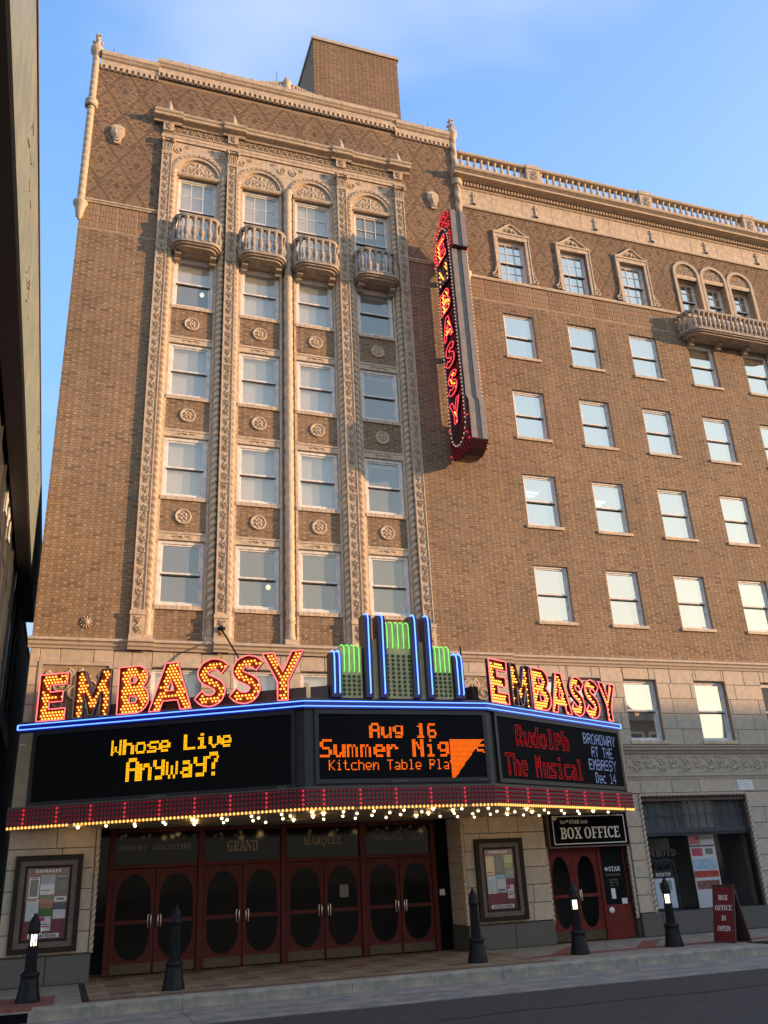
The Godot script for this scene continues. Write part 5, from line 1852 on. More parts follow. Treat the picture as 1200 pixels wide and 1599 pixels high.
# pieces of one open-faced channel letter, width w, height h: [can, face, neon, bulbs]
func letter_pieces(ch: String, w: float, h: float, depth: float, bulb_r: float, spacing: float, neon_r: float) -> Array:
	var key := "%s%.2f%.2f" % [ch, w, h]
	if letter_cache.has(key): return letter_cache[key]
	var sh := letter_shape(ch)
	var outer: PackedVector2Array = sh[0]
	var lo := Vector2(9, 9)
	var hi := Vector2(-9, -9)
	for p in outer:
		lo = lo.min(p)
		hi = hi.max(p)
	var fit := func(poly: PackedVector2Array) -> PackedVector2Array:
		var o := PackedVector2Array()
		for p in poly: o.append(Vector2((p.x - lo.x) / (hi.x - lo.x) * w, (p.y - lo.y) / (hi.y - lo.y) * h))
		if Geometry2D.is_polygon_clockwise(o): o.reverse()
		return o
	outer = fit.call(outer)
	var holes := []
	for q in sh[1]: holes.append(fit.call(q))
	# back plate cut through the holes so that no piece has one
	var pieces := [outer]
	if holes.size():
		var c := 0.0
		for p in holes[0]: c += p.x / holes[0].size()
		pieces = []
		for r in [PackedVector2Array([Vector2(-9, -9), Vector2(c, -9), Vector2(c, 9), Vector2(-9, 9)]), PackedVector2Array([Vector2(c, -9), Vector2(9, -9), Vector2(9, 9), Vector2(c, 9)])]:
			pieces.append_array(Geometry2D.intersect_polygons(outer, r))
		for q in holes:
			var nx := []
			for p in pieces: nx.append_array(Geometry2D.clip_polygons(p, q))
			pieces = nx
	var face := MB.new()
	for p in pieces: face.extrude(p, 0.0, 0.02, false)
	var can := MB.new()
	can.rim(outer, 0.0, depth)
	var inn := Geometry2D.offset_polygon(outer, -0.012)
	if inn.size():
		var rv: PackedVector2Array = inn[0].duplicate()
		rv.reverse()
		can.rim(rv, 0.0, depth)
	for q in holes:
		var rv2: PackedVector2Array = q.duplicate()
		rv2.reverse()
		can.rim(rv2, 0.0, depth)
	var neon := MB.new()
	neon.tube(smooth_loop(outer, depth), neon_r, 6, true)
	for q in holes: neon.tube(smooth_loop(q, depth), neon_r * 0.8, 6, true)
	var bulbs := MB.new()
	var margin := spacing * 0.62
	var safe := Geometry2D.offset_polygon(outer, -margin)
	var y := margin
	var row := 0
	while y < h:
		var x := margin * 0.8 + (spacing * 0.5 if row % 2 else 0.0)
		while x < w:
			var p := Vector2(x, y)
			var ok := false
			for s in safe:
				if Geometry2D.is_point_in_polygon(p, s): ok = true
			for q in holes:
				var g := Geometry2D.offset_polygon(q, margin * 0.7)
				for s in g:
					if Geometry2D.is_point_in_polygon(p, s): ok = false
			if ok and br.randf() < 0.93: bulbs.ball(Vector3(x, y, 0.02 + bulb_r * 1.2), bulb_r, 7, 5)
			x += spacing
		y += spacing * 0.86
		row += 1
	var out := [can.mesh(), face.mesh(), neon.mesh(), bulbs.mesh() if bulbs.v.size() else null]
	letter_cache[key] = out
	return out

func channel_letter(parent: Node, ch: String, s0: float, s1: float, y: float, h: float, o: float, depth: float, lit: bool, bulbs_lit := true, bulb_r := 0.021, spacing := 0.076, neon_r := 0.014, neon: Material = null):
	var pc := letter_pieces(ch, s1 - s0, h, depth, bulb_r, spacing, neon_r)
	var n := node("letter", parent, Vector3(s0, y, o))
	put("can", pc[0], M.maroon_steel, n)
	put("face", pc[1], M.letter_face, n)
	put("neon_tube", pc[2], (neon if neon else M.pink_neon) if lit else M.dead_neon, n)
	if pc[3]:
		var bu := put("bulbs", pc[3], M.amber_bulb if bulbs_lit else M.red_bulb, n)
		bu.set_meta("kind", "stuff")
	var sp := MB.new()
	for e in [0.12, 0.5]:
		sp.bar(Vector3((s1 - s0) * 0.3, h * e, -0.16), Vector3((s1 - s0) * 0.3, h * e, 0.0), 0.012, 5)
	put("stand_off", sp.mesh(), M.black_iron, n)

# ------------------------------------------------------------------ dot-matrix lettering
const FONT := {
	"A": "01110100011000111111100011000110001", "B": "11110100011000111110100011000111110", "D": "11110100011000110001100011000111110", "E": "11111100001000011110100001000011111",
	"H": "10001100011000111111100011000110001", "K": "10001100101010011000101001001010001", "L": "10000100001000010000100001000011111", "M": "10001110111010110101100011000110001",
	"N": "10001110011010110011100011000110001", "O": "01110100011000110001100011000101110", "P": "11110100011000111110100001000010000", "R": "11110100011000111110101001001010001",
	"S": "01111100001000001110000010000111110", "T": "11111001000010000100001000010000100", "W": "10001100011000110101101011101110001", "Y": "10001100010101000100001000010000100",
	"a": "00000000000111000001011111000101111", "b": "10000100001111010001100011000111110", "c": "00000000000111110000100001000001111", "d": "00001000010111110001100011000101111",
	"e": "00000000000111010001111111000001110", "g": "00000011111000110001011110000101110", "h": "10000100001111010001100011000110001", "i": "00100000000110000100001000010001110",
	"l": "01100001000010000100001000010001110", "m": "00000000001101010101101011010110101", "n": "00000000001011011001100011000110001", "o": "00000000000111010001100011000101110",
	"p": "00000111101000110001111101000010000", "r": "00000000001011011001100001000010000", "s": "00000000000111110000011100000111110", "t": "01000010001110001000010000100000111",
	"u": "00000000001000110001100011001101101", "v": "00000000001000110001100010101000100", "w": "00000000001000110101101011010101010", "y": "00000100011000101111000010000101110",
	"1": "00100011000010000100001000010001110", "4": "00010001100101010010111110001000010", "6": "01110100001000011110100011000101110", "?": "01110100010001000100001000000000100", " ": "00000000000000000000000000000000000"}

# dots of a word: an Image of w x h where lit dots are white; bold doubles the strokes across
func dot_word(s: String, w: int, h: int, bold: bool) -> Image:
	var step := 7 if bold else 6
	var src := Image.create(maxi(s.length() * step - 1, 1), 7, false, Image.FORMAT_L8)
	for i in s.length():
		var g: String = FONT.get(s[i], FONT[" "])
		for r in 7:
			for c in 5:
				if g[r * 5 + c] == "1":
					src.set_pixel(i * step + c, r, Color.WHITE)
					if bold and not s[i] in "mMwW" and i * step + c + 1 < src.get_width(): src.set_pixel(i * step + c + 1, r, Color.WHITE)
	src.resize(w, h, Image.INTERPOLATE_NEAREST)
	return src

# the same with strokes one dot wider, except in letters too narrow for it
func fat_word(s: String, w: int, h: int) -> Image:
	var thin := ""
	var wide := ""
	for ch in s:
		var narrow := ch in "mMwW"
		thin += ch if narrow else " "
		wide += " " if narrow else ch
	var a := dot_word(thin, w, h, false)
	var b := dot_word(wide, w, h, false)
	for j in h:
		for i in w:
			if b.get_pixel(i, j).r > 0.5 or (i > 0 and b.get_pixel(i - 1, j).r > 0.5): a.set_pixel(i, j, Color.WHITE)
	return a

func stamp_dots(dst: Image, word: Image, x: int, y: int, col: Color, outline := false):
	for j in word.get_height():
		for i in word.get_width():
			if word.get_pixel(i, j).r < 0.5: continue
			if outline:
				var inside := true
				for q in [[-1, 0], [1, 0], [0, -1], [0, 1]]:
					var a: int = i + q[0]
					var b: int = j + q[1]
					if a < 0 or b < 0 or a >= word.get_width() or b >= word.get_height() or word.get_pixel(a, b).r < 0.5: inside = false
				if inside: continue
			var X := x + i
			var Y := y + j
			if X >= 0 and Y >= 0 and X < dst.get_width() and Y < dst.get_height(): dst.set_pixel(X, Y, col)

# a screen of round-cornered lamps: every dot becomes k x k texels with a dark gap
func led_material(called: String, dots: Image, k: int, energy: float) -> StandardMaterial3D:
	var w := dots.get_width()
	var h := dots.get_height()
	var em := Image.create(w * k, h * k, false, Image.FORMAT_RGB8)
	var al := Image.create(w * k, h * k, false, Image.FORMAT_RGB8)
	al.fill(Color(0.075, 0.075, 0.078))
	for j in h:
		al.fill_rect(Rect2i(0, j * k, w * k, 1), Color(0.16, 0.16, 0.165))
		for i in w:
			var c := dots.get_pixel(i, j)
			if c.r + c.g + c.b > 0.05:
				em.fill_rect(Rect2i(i * k, j * k + 1, k - 1, k - 1), c)
				if k > 3: em.fill_rect(Rect2i(i * k + 1, j * k + 2, k - 3, k - 3), Color(minf(c.r * 1.0, 1), minf(c.g * 1.18, 1), minf(c.b * 1.2, 1)))
	var m := StandardMaterial3D.new()
	m.resource_name = called
	m.albedo_texture = ImageTexture.create_from_image(al)
	m.emission_enabled = true
	m.emission = Color.WHITE
	m.emission_operator = BaseMaterial3D.EMISSION_OP_MULTIPLY
	m.emission_texture = ImageTexture.create_from_image(em)
	m.emission_energy_multiplier = energy
	m.roughness = 0.85
	m.metallic_specular = 0.15
	m.texture_filter = BaseMaterial3D.TEXTURE_FILTER_LINEAR
	return m

func quadm(x0: float, x1: float, y0: float, y1: float, z := 0.0) -> ArrayMesh:
	var b := MB.new()
	b.quad(Vector3(x0, y0, z), Vector3(x1, y0, z), Vector3(x1, y1, z), Vector3(x0, y1, z))
	return b.mesh()

# ------------------------------------------------------------------ marquee
const ML := Vector2(-1.15, 0.20)
const MFL := Vector2(4.40, 3.36)
const MFR := Vector2(8.45, 3.40)
const MR := Vector2(13.45, 0.90)

func offset_path(k: float) -> Array:
	var pts := [ML, MFL, MFR, MR]
	var out := []
	for i in 4:
		var n := Vector2.ZERO
		var cnt := 0
		for e in [i - 1, i]:
			if e >= 0 and e < 3:
				var d: Vector2 = (pts[e + 1] - pts[e]).normalized()
				n += Vector2(-d.y, d.x)
				cnt += 1
		n = n.normalized()
		var d2: Vector2 = (pts[mini(i + 1, 3)] - pts[maxi(mini(i, 2), 0)]).normalized()
		var f := absf(n.dot(Vector2(-d2.y, d2.x)))
		out.append(pts[i] + n * k / maxf(f, 0.5))
	return out

func marquee_plan(k: float) -> Array:
	var p := offset_path(k)
	return [Vector2(-1.15 if k < 0.2 else -1.15, 0.14), p[0], p[1], p[2], p[3], Vector2(p[3].x, 0.14)]

func _marquee():
	var m := thing("marquee", "bowed theatre marquee with LED message boards, neon bands and rows of bulbs over entrance", "marquee")
	var b := MB.new()
	b.extrude_y(marquee_plan(0.0), 3.30, 4.94)
	put("body", b.mesh(), M.black_steel, m)
	b = MB.new()
	b.extrude_y(marquee_plan(0.07), 4.94, 5.12)
	put("band", b.mesh(), M.blue_steel, m)
	b = MB.new()
	b.extrude_y(marquee_plan(0.05), 5.121, 5.16)
	put("roof_sheet", b.mesh(), M.brown_steel, m)
	b = MB.new()
	b.extrude_y(marquee_plan(0.13), 2.99, 3.36)
	put("fascia", b.mesh(), M.maroon_steel, m)
	b = MB.new()
	b.extrude_y(marquee_plan(0.10), 2.95, 2.988)
	put("soffit", b.mesh(), M.soffit, m)
	b = MB.new()
	b.extrude_y(marquee_plan(0.135), 3.361, 3.385)
	put("fascia_trim", b.mesh(), M.brown_steel, m)
	# blue neon, two tubes round the band
	for y in [4.985, 5.085]:
		var pts := PackedVector3Array()
		var pa := offset_path(0.10)
		for i in 3:
			var n := 24
			for k in n: pts.append(Vector3(lerpf(pa[i].x, pa[i + 1].x, float(k) / n), y, lerpf(pa[i].y, pa[i + 1].y, float(k) / n)))
		pts.append(Vector3(pa[3].x, y, pa[3].y))
		b = MB.new()
		b.tube(pts, 0.012, 6)
		put("neon_tube", b.mesh(), M.blue_neon, m)
	var ends := offset_path(0.10)
	for e in [0, 3]:
		b = MB.new()
		b.bar(Vector3(ends[e].x, 4.985, ends[e].y), Vector3(ends[e].x, 5.085, ends[e].y), 0.016)
		put("neon_tube", b.mesh(), M.blue_neon, m)
	# red bulbs on the fascia, amber bulbs along its lower edge
	var half := MB.new()
	half.ball(Vector3.ZERO, 0.027, 8, 6)
	var hm := half.mesh()
	var dim := []
	var lit := []
	var amber := []
	var pf := offset_path(0.14)
	for i in 3:
		var L: float = pf[i].distance_to(pf[i + 1])
		var n := int(L / 0.083)
		for k in n:
			var q: Vector2 = pf[i].lerp(pf[i + 1], (k + 0.5) / n)
			for r in 4:
				var t := Transform3D(Basis.IDENTITY, Vector3(q.x, 3.055 + r * 0.085, q.y))
				(lit if k % 9 == 4 else dim).append(t)
			if br.randf() > 0.03:
				amber.append(Transform3D(Basis.from_scale(Vector3(0.82, 1.1, 0.82)), Vector3(q.x, 2.968, q.y) ))
	many("red_bulbs", hm, M.red_bulb, dim, [], m)
	many("red_bulbs", hm, M.red_bulb_lit, lit, [], m)
	many("edge_bulbs", hm, M.edge_bulb, amber, [], m)
	# soffit bulbs
	var bulb := MB.new()
	bulb.lathe([Vector2(0.018, 0.0), Vector2(0.022, -0.006), Vector2(0.031, -0.024), Vector2(0.029, -0.038), Vector2(0.016, -0.05), Vector2(0.001, -0.054)], 10)
	var bm := bulb.mesh()
	var idx := 0
	for row in 4:
		var off := [-0.30, -0.85, -1.50, -2.25][row] as float
		var p := offset_path(off)
		for i in 3:
			var a: Vector2 = p[i]
			var c: Vector2 = p[i + 1]
			var n := int(a.distance_to(c) / 0.62)
			for k in n:
				var q := a.lerp(c, (k + (0.5 if row % 2 else 0.2)) / n)
				if q.y < 0.35 or q.x < -0.7 or q.x > 12.9: continue
				var o := put("bulb", bm, M.soffit_bulb, m, Vector3(q.x, 2.958, q.y), Basis.from_scale(Vector3(0.92, 0.92, 0.92)))
				idx += 1
				if idx % 4 == 1:
					var l := OmniLight3D.new()
					l.name = "bulb_light"
					l.light_color = Color(1.0, 0.58, 0.22).linear_to_srgb()
					l.light_energy = 0.055
					l.light_size = 0.05
					l.omni_range = 14.0
					l.shadow_enabled = true
					l.position = Vector3(0, -0.035, 0)
					o.add_child(l)
	# --- the three faces
	_face_left(m)
	_face_centre(m)
	_face_right(m)
	# guy rod from the pilaster to the roof of the marquee
	b = MB.new()
	b.bar(Vector3(3.13, 7.42, 0.3), Vector3(3.9, 5.15, 2.2), 0.022)
	b.lathe([Vector2(0.001, 0.0), Vector2(0.09, 0.0), Vector2(0.10, 0.05), Vector2(0.05, 0.08), Vector2(0.001, 0.1)], 12, Vector3(3.13, 7.40, 0.3))
	put("guy_rod", b.mesh(), M.black_iron, m)
	b = MB.new()
	b.bar(Vector3(8.22, 5.1, 2.9), Vector3(8.22, 6.5, 2.9), 0.022)
	put("post", b.mesh(), M.black_iron, m)

func face_node(m: Node, a: Vector2, c: Vector2, called: String) -> Node3D:
	return node(called, m, Vector3(a.x, 0, a.y), facing(Vector3(c.x - a.x, 0, c.y - a.y)))

func _screen(f: Node3D, s0: float, s1: float, y0: float, y1: float, mt: Material):
	put("screen", quadm(s0, s1, y0, y1, 0.035), mt, f)
	put("screen_frame", frame_mesh(s1 - s0 + 0.16, y1 - y0 + 0.16, 0.085, 0.0, 0.055, (s0 + s1) / 2, y0 - 0.08), M.black_steel, f)

func _spread(word: String, spans: Array, parent: Node, lit: Array, o: float, y: float, h: float):
	for i in word.length():
		channel_letter(parent, word[i], spans[i][0], spans[i][1], y, h, o, 0.10, lit[i])

func _face_left(m: Node):
	var f := face_node(m, ML, MFL, "left_face")
	var d := Image.create(218, 53, false, Image.FORMAT_RGB8)
	var y := Color(1.0, 0.70, 0.03)
	stamp_dots(d, fat_word("Whose Live", 102, 12), 67, 9, y)
	stamp_dots(d, fat_word("Anyway?", 78, 18), 81, 24, y)
	_screen(f, 0.44, 6.12, 3.46, 4.85, led_material("amber_led_screen", d, 4, 1.8))
	put("end_panel", boxm(Vector3(0.02, 3.39, 0.0), Vector3(0.34, 4.92, 0.03)), M.beige_steel, f)
	text(f, "DAKTRONICS", Vector3(3.3, 3.42, 0.058), 0.38, 0.035, M.grey_letter, false)
	text(f, "GALAXY", Vector3(5.92, 3.42, 0.058), 0.2, 0.03, M.grey_letter, false)
	var l := face_node(m, ML, MFL, "left_name_sign")
	put("backing", boxm(Vector3(1.9, 5.16, -0.20), Vector3(6.38, 5.42, -0.16)), M.brown_steel, l)
	_spread("EMBASSY", [[0.40, 1.06], [1.25, 2.08], [2.27, 2.98], [3.0, 3.95], [4.02, 4.75], [4.79, 5.52], [5.51, 6.40]], l, [true, false, true, true, true, true, true], -0.02, 5.14, 1.01)
	put("box", boxm(Vector3(6.47, 5.16, -0.5), Vector3(6.85, 5.42, -0.2)), M.brown_steel, l)

func _face_right(m: Node):
	var f := face_node(m, MFR, MR, "right_face")
	var d := Image.create(300, 78, false, Image.FORMAT_RGB8)
	var r := Color(0.95, 0.06, 0.08)
	stamp_dots(d, dot_word("Rudolph", 124, 27, true), 40, 8, r, true)
	stamp_dots(d, dot_word("The Musical", 180, 28, true), 12, 45, r, true)
	var w := Color(0.55, 0.62, 0.85)
	stamp_dots(d, dot_word("BROADWAY", 88, 15, false), 204, 6, w)
	stamp_dots(d, dot_word("AT THE", 58, 15, false), 222, 24, w)
	stamp_dots(d, dot_word("EMBASSY", 74, 15, false), 211, 42, w)
	stamp_dots(d, dot_word("Dec 14", 56, 15, false), 224, 60, w)
	_screen(f, 0.34, 5.42, 3.52, 4.86, led_material("red_led_screen", d, 3, 1.2))
	put("end_panel", boxm(Vector3(5.505, 3.39, 0.0), Vector3(5.60, 4.92, 0.06)), M.beige_steel, f)
	var l := face_node(m, MFR, MR, "right_name_sign")
	_spread("EMBASSY", [[0.18, 0.82], [0.98, 1.70], [1.80, 2.50], [2.53, 3.34], [3.36, 4.02], [4.02, 4.72], [4.76, 5.55]], l, [true, false, true, true, true, true, true], 0.0, 5.14, 0.98)
	put("box", boxm(Vector3(-0.12, 5.16, -0.5), Vector3(0.1, 5.5, -0.2)), M.black_steel, l)
	put("backing", boxm(Vector3(0.2, 5.16, -0.30), Vector3(5.4, 5.26, -0.26)), M.beige_steel, l)

func _face_centre(m: Node):
	var f := face_node(m, MFL, MFR, "centre_face")
	var d := Image.create(142, 51, false, Image.FORMAT_RGB8)
	var o := Color(1.0, 0.40, 0.03)
	stamp_dots(d, fat_word("Aug 16", 58, 12), 42, 7, o)
	stamp_dots(d, fat_word("Summer Nights", 141, 14), 1, 20, o)
	stamp_dots(d, dot_word("Kitchen Table Play", 107, 8, false), 8, 36, o)
	# a wiping triangle is crossing the words
	for j in range(20, 51):
		var x1 := int(lerpf(141, 113, pow((j - 20) / 31.0, 0.9)))
		for i in range(111, 142):
			if i <= x1: d.set_pixel(i, j, o)
			elif j > 30: d.set_pixel(i, j, Color.BLACK)
	_screen(f, 0.28, 3.96, 3.53, 4.84, led_material("orange_led_screen", d, 4, 1.6))
	text(f, "DAKTRONICS", Vector3(1.98, 3.48, 0.058), 0.34, 0.03, M.grey_letter, false)
	text(f, "GALAXY", Vector3(3.85, 3.48, 0.058), 0.2, 0.03, M.grey_letter, false)
	# stepped pylon with fins
	var p := face_node(m, MFL, MFR, "pylon")
	var z0 := -0.32
	var q := -4.40
	for r in [[5.17, 5.64, 6.26], [6.14, 6.80, 6.80], [7.24, 7.70, 6.29]]:
		put("panel", boxm(Vector3(r[0] + q, 5.16, z0 - 0.05), Vector3(r[1] + q, r[2], 0.11)), M.olive_steel, p)
		var n := 5 if r[2] > 6.5 else 4
		var pl := []
		var top: float = r[2] - (0.62 if n == 5 else 0.56)
		var yy := 5.24
		while yy < top - 0.02:
			for k in n: pl.append(Transform3D(Basis.IDENTITY, Vector3(r[0] + q + (r[1] - r[0]) * (k + 0.65) / (n + 0.3), yy, 0.122)))
			yy += 0.093
		var gb := MB.new()
		gb.ball(Vector3.ZERO, 0.036, 8, 6)
		many("green_bulbs", gb.mesh(), M.green_bulb, pl, [], p)
		for k in n:
			var x: float = r[0] + q + (r[1] - r[0]) * (k + 0.65) / (n + 0.3)
			var t := MB.new()
			var hgt := 0.52
			t.tube(PackedVector3Array([Vector3(x, r[2] - 0.03 - hgt, 0.11), Vector3(x, r[2] - 0.03 - hgt, 0.16), Vector3(x, r[2] - 0.06, 0.165), Vector3(x - 0.015, r[2] - 0.0, 0.15), Vector3(x - 0.04, r[2] + 0.025, 0.11), Vector3(x - 0.06, r[2] + 0.01, 0.05)]), 0.0085, 6)
			put("neon_tube", t.mesh(), M.green_neon, p)
	for r in [[5.80, 6.02, 6.45], [6.90, 7.10, 6.42]]:
		put("panel", boxm(Vector3(r[0] + q - 0.04, 5.16, z0), Vector3(r[1] + q + 0.04, r[2], 0.05)), M.olive_steel, p)
	# fins: x, width, top, tubes
	for r in [[5.06, 0.21, 6.13, 2], [5.78, 0.165, 6.98, 1], [6.10, 0.165, 6.98, 1], [6.85, 0.165, 6.99, 1], [7.17, 0.165, 6.99, 1], [7.84, 0.21, 6.14, 2]]:
		var fin := node("fin", p, Vector3(r[0] + q, 0, 0))
		var side := PackedVector2Array([Vector2(z0 + 0.12, 5.16), Vector2(0.20, 5.16)])
		for k in 9:
			var a := PI / 2 * k / 8
			side.append(Vector2(0.20 - 0.16 + cos(a) * 0.16, r[2] - 0.16 + sin(a) * 0.16))
		side.append(Vector2(z0 + 0.12, r[2]))
		var fb := MB.new()
		fb.t = Transform3D(Basis(Vector3(0, 0, 1), Vector3.UP, Vector3(-1, 0, 0)), Vector3(r[1] / 2, 0, 0))
		fb.extrude(side, 0.0, r[1])
		put("blade", fb.mesh(), M.blue_fin, fin)
		var cap := MB.new()
		cap.t = Transform3D(Basis(Vector3(0, 0, 1), Vector3.UP, Vector3(-1, 0, 0)), Vector3(-r[1] / 2 + 0.002, 0, 0))
		cap.extrude(side, 0.0, 0.006)
		put("side_sheet", cap.mesh(), M.brown_steel, fin)
		for k in r[3]:
			var x: float = 0.0 if r[3] == 1 else (k - 0.5) * 0.11
			var t := MB.new()
			var pts := PackedVector3Array([Vector3(x, 5.24, 0.21), Vector3(x, 5.26, 0.235), Vector3(x, r[2] - 0.2, 0.235)])
			for e in 7:
				var a := PI / 2 * e / 6
				pts.append(Vector3(x, r[2] - 0.16 + sin(a) * 0.195, 0.04 + cos(a) * 0.195))
			pts.append(Vector3(x, r[2] + 0.035, -0.12))
			t.tube(pts, 0.016, 6)
			put("neon_tube", t.mesh(), M.blue_neon, fin)

# ------------------------------------------------------------------ vertical sign
func _blade_sign():
	var zi := 0.36
	var s := thing("blade_sign", "tall vertical theatre sign with red neon letters hung off the brick wall", "sign", Vector3(9.90, 0, 0))
	var hw := 0.25
	# outline in (z, y): crown, shaft, foot
	var o := PackedVector2Array([Vector2(zi + 0.05, 12.62), Vector2(0.9, 12.45), Vector2(1.25, 12.42), Vector2(1.5, 12.52), Vector2(1.70, 12.72), Vector2(1.70, 13.95), Vector2(1.56, 14.15), Vector2(1.56, 19.36), Vector2(1.70, 19.38), Vector2(1.70, 20.75), Vector2(1.50, 20.75), Vector2(1.38, 20.98), Vector2(1.15, 21.05), Vector2(0.95, 20.98), Vector2(0.80, 20.72), Vector2(0.55, 20.62), Vector2(0.42, 20.25), Vector2(0.30, 20.0), Vector2(0.30, 19.6), Vector2(zi + 0.05, 19.3), Vector2(zi + 0.05, 14.1), Vector2(0.28, 13.9), Vector2(0.28, 12.9)])
	var b := MB.new()
	var bs := Basis(Vector3(0, 0, 1), Vector3.UP, Vector3(-1, 0, 0))
	b.t = Transform3D(bs, Vector3(hw, 0, 0))
	b.extrude(o, 0.0, hw * 2)
	put("body", b.mesh(), M.maroon_steel, s)
	# street edge: grey sheet with a dark strip down the middle
	for r in [[12.74, 13.95, 1.70], [14.16, 19.35, 1.56], [19.40, 20.75, 1.70]]:
		put("edge_sheet", boxm(Vector3(-hw, r[0], r[2] + 0.001), Vector3(-0.075, r[1], r[2] + 0.02)), M.grey_steel, s)
		put("edge_sheet", boxm(Vector3(0.075, r[0], r[2] + 0.001), Vector3(hw, r[1], r[2] + 0.02)), M.grey_steel, s)
		put("edge_strip", boxm(Vector3(-0.075, r[0], r[2] + 0.001), Vector3(0.075, r[1], r[2] + 0.008)), M.slate_steel, s)
	for k in [-1, 1]:
		var e := MB.new()
		var xa := -hw if k < 0 else 0.075
		var xb := -0.075 if k < 0 else hw
		e.quad(Vector3(xa, 13.95, 1.72), Vector3(xb, 13.95, 1.72), Vector3(xb, 14.16, 1.58), Vector3(xa, 14.16, 1.58))
		put("edge_sheet", e.mesh(), M.grey_steel, s)
	var e2 := MB.new()
	e2.quad(Vector3(-0.075, 13.95, 1.708), Vector3(0.075, 13.95, 1.708), Vector3(0.075, 14.16, 1.568), Vector3(-0.075, 14.16, 1.568))
	put("edge_strip", e2.mesh(), M.slate_steel, s)
	# both faces: letters, a chain of white bulbs round them, red bulbs on crown and foot
	for side in [-1.0, 1.0]:
		var f := node("face", s, Vector3(side * (hw + 0.004), 0, 0), bs if side < 0 else Basis(Vector3(0, 0, -1), Vector3.UP, Vector3(1, 0, 0)))
		var Z := func(z: float) -> float: return z if side < 0 else -z
		var loop := PackedVector2Array()
		var zc := 0.965
		var rz := 0.52
		for k in 13:
			var a := PI * k / 12
			loop.append(Vector2(Z.call(zc + cos(a) * rz), 19.55 + sin(a) * 0.95))
		for k in 24: loop.append(Vector2(Z.call(zc - rz), lerpf(19.55, 13.5, (k + 1) / 24.0)))
		for k in 13:
			var a := PI + PI * k / 12
			loop.append(Vector2(Z.call(zc + cos(a) * rz), 13.5 + sin(a) * 0.62))
		for k in 24: loop.append(Vector2(Z.call(zc + rz), lerpf(13.5, 19.55, (k + 1) / 24.0)))
		var pts := PackedVector3Array()
		for q in loop: pts.append(Vector3(q.x, q.y, 0.012))
		var rim_ := MB.new()
		rim_.tube(pts, 0.03, 6, true)
		put("rim", rim_.mesh(), M.grey_steel, f)
		var ball := MB.new()
		ball.ball(Vector3.ZERO, 0.02, 7, 5)
		var bm := ball.mesh()
		var pl := []
		for i in pts.size():
			var a := pts[i]
			var c := pts[(i + 1) % pts.size()]
			var n := maxi(1, int(a.distance_to(c) / 0.11))
			for k in n: pl.append(Transform3D(Basis.IDENTITY, a.lerp(c, float(k) / n) + Vector3(0, 0, 0.035)))
		many("chaser_bulbs", bm, M.white_bulb, pl, [], f)
		var red := []
		var dead := []
		var yy := 12.55
		while yy < 21.0:
			var zz := 0.34
			while zz < 1.68:
				var p := Vector2(zz, yy)
				var out_loop := Vector2((zz - zc) / (rz + 0.06), (yy - 19.55) / 1.02).length() > 1.0 if yy > 19.55 else (Vector2((zz - zc) / (rz + 0.06), (yy - 13.5) / 0.68).length() > 1.0 if yy < 13.5 else absf(zz - zc) > rz + 0.06)
				if out_loop and Geometry2D.is_point_in_polygon(p, o):
					(red if (yy > 16.5 and br.randf() < 0.6) or br.randf() < 0.12 else dead).append(Transform3D(Basis.IDENTITY, Vector3(Z.call(zz), yy, 0.03)))
				zz += 0.115
			yy += 0.12
		var rbm := MB.new()
		rbm.ball(Vector3.ZERO, 0.028, 7, 5)
		var rb := rbm.mesh()
		many("red_bulbs", rb, M.red_bulb_bright, red, [], f)
		many("red_bulbs", rb, M.red_bulb, dead, [], f)
		var word := "EMBASSY"
		for i in 7:
			var yc := 19.72 - i * 0.965
			var w := 0.66 if i != 1 else 0.74
			channel_letter(f, word[i], Z.call(zc) - w / 2, Z.call(zc) + w / 2, yc - 0.36, 0.74, 0.01, 0.07, i != 1, i != 4, 0.024, 0.10, 0.014, M.red_neon)
	# brackets to the wall
	for y in [19.1, 16.25, 13.2]:
		put("bracket", boxm(Vector3(-0.09, y - 0.09, 0.10), Vector3(0.09, y + 0.09, zi + 0.06)), M.black_steel, s)

# ------------------------------------------------------------------ ground
func struct(called: String, mesh: Mesh, m: Material, parent: Node = null) -> MeshInstance3D:
	var o := put(called, mesh, m, parent if parent else self)
	if not parent: o.set_meta("kind", "structure")
	return o

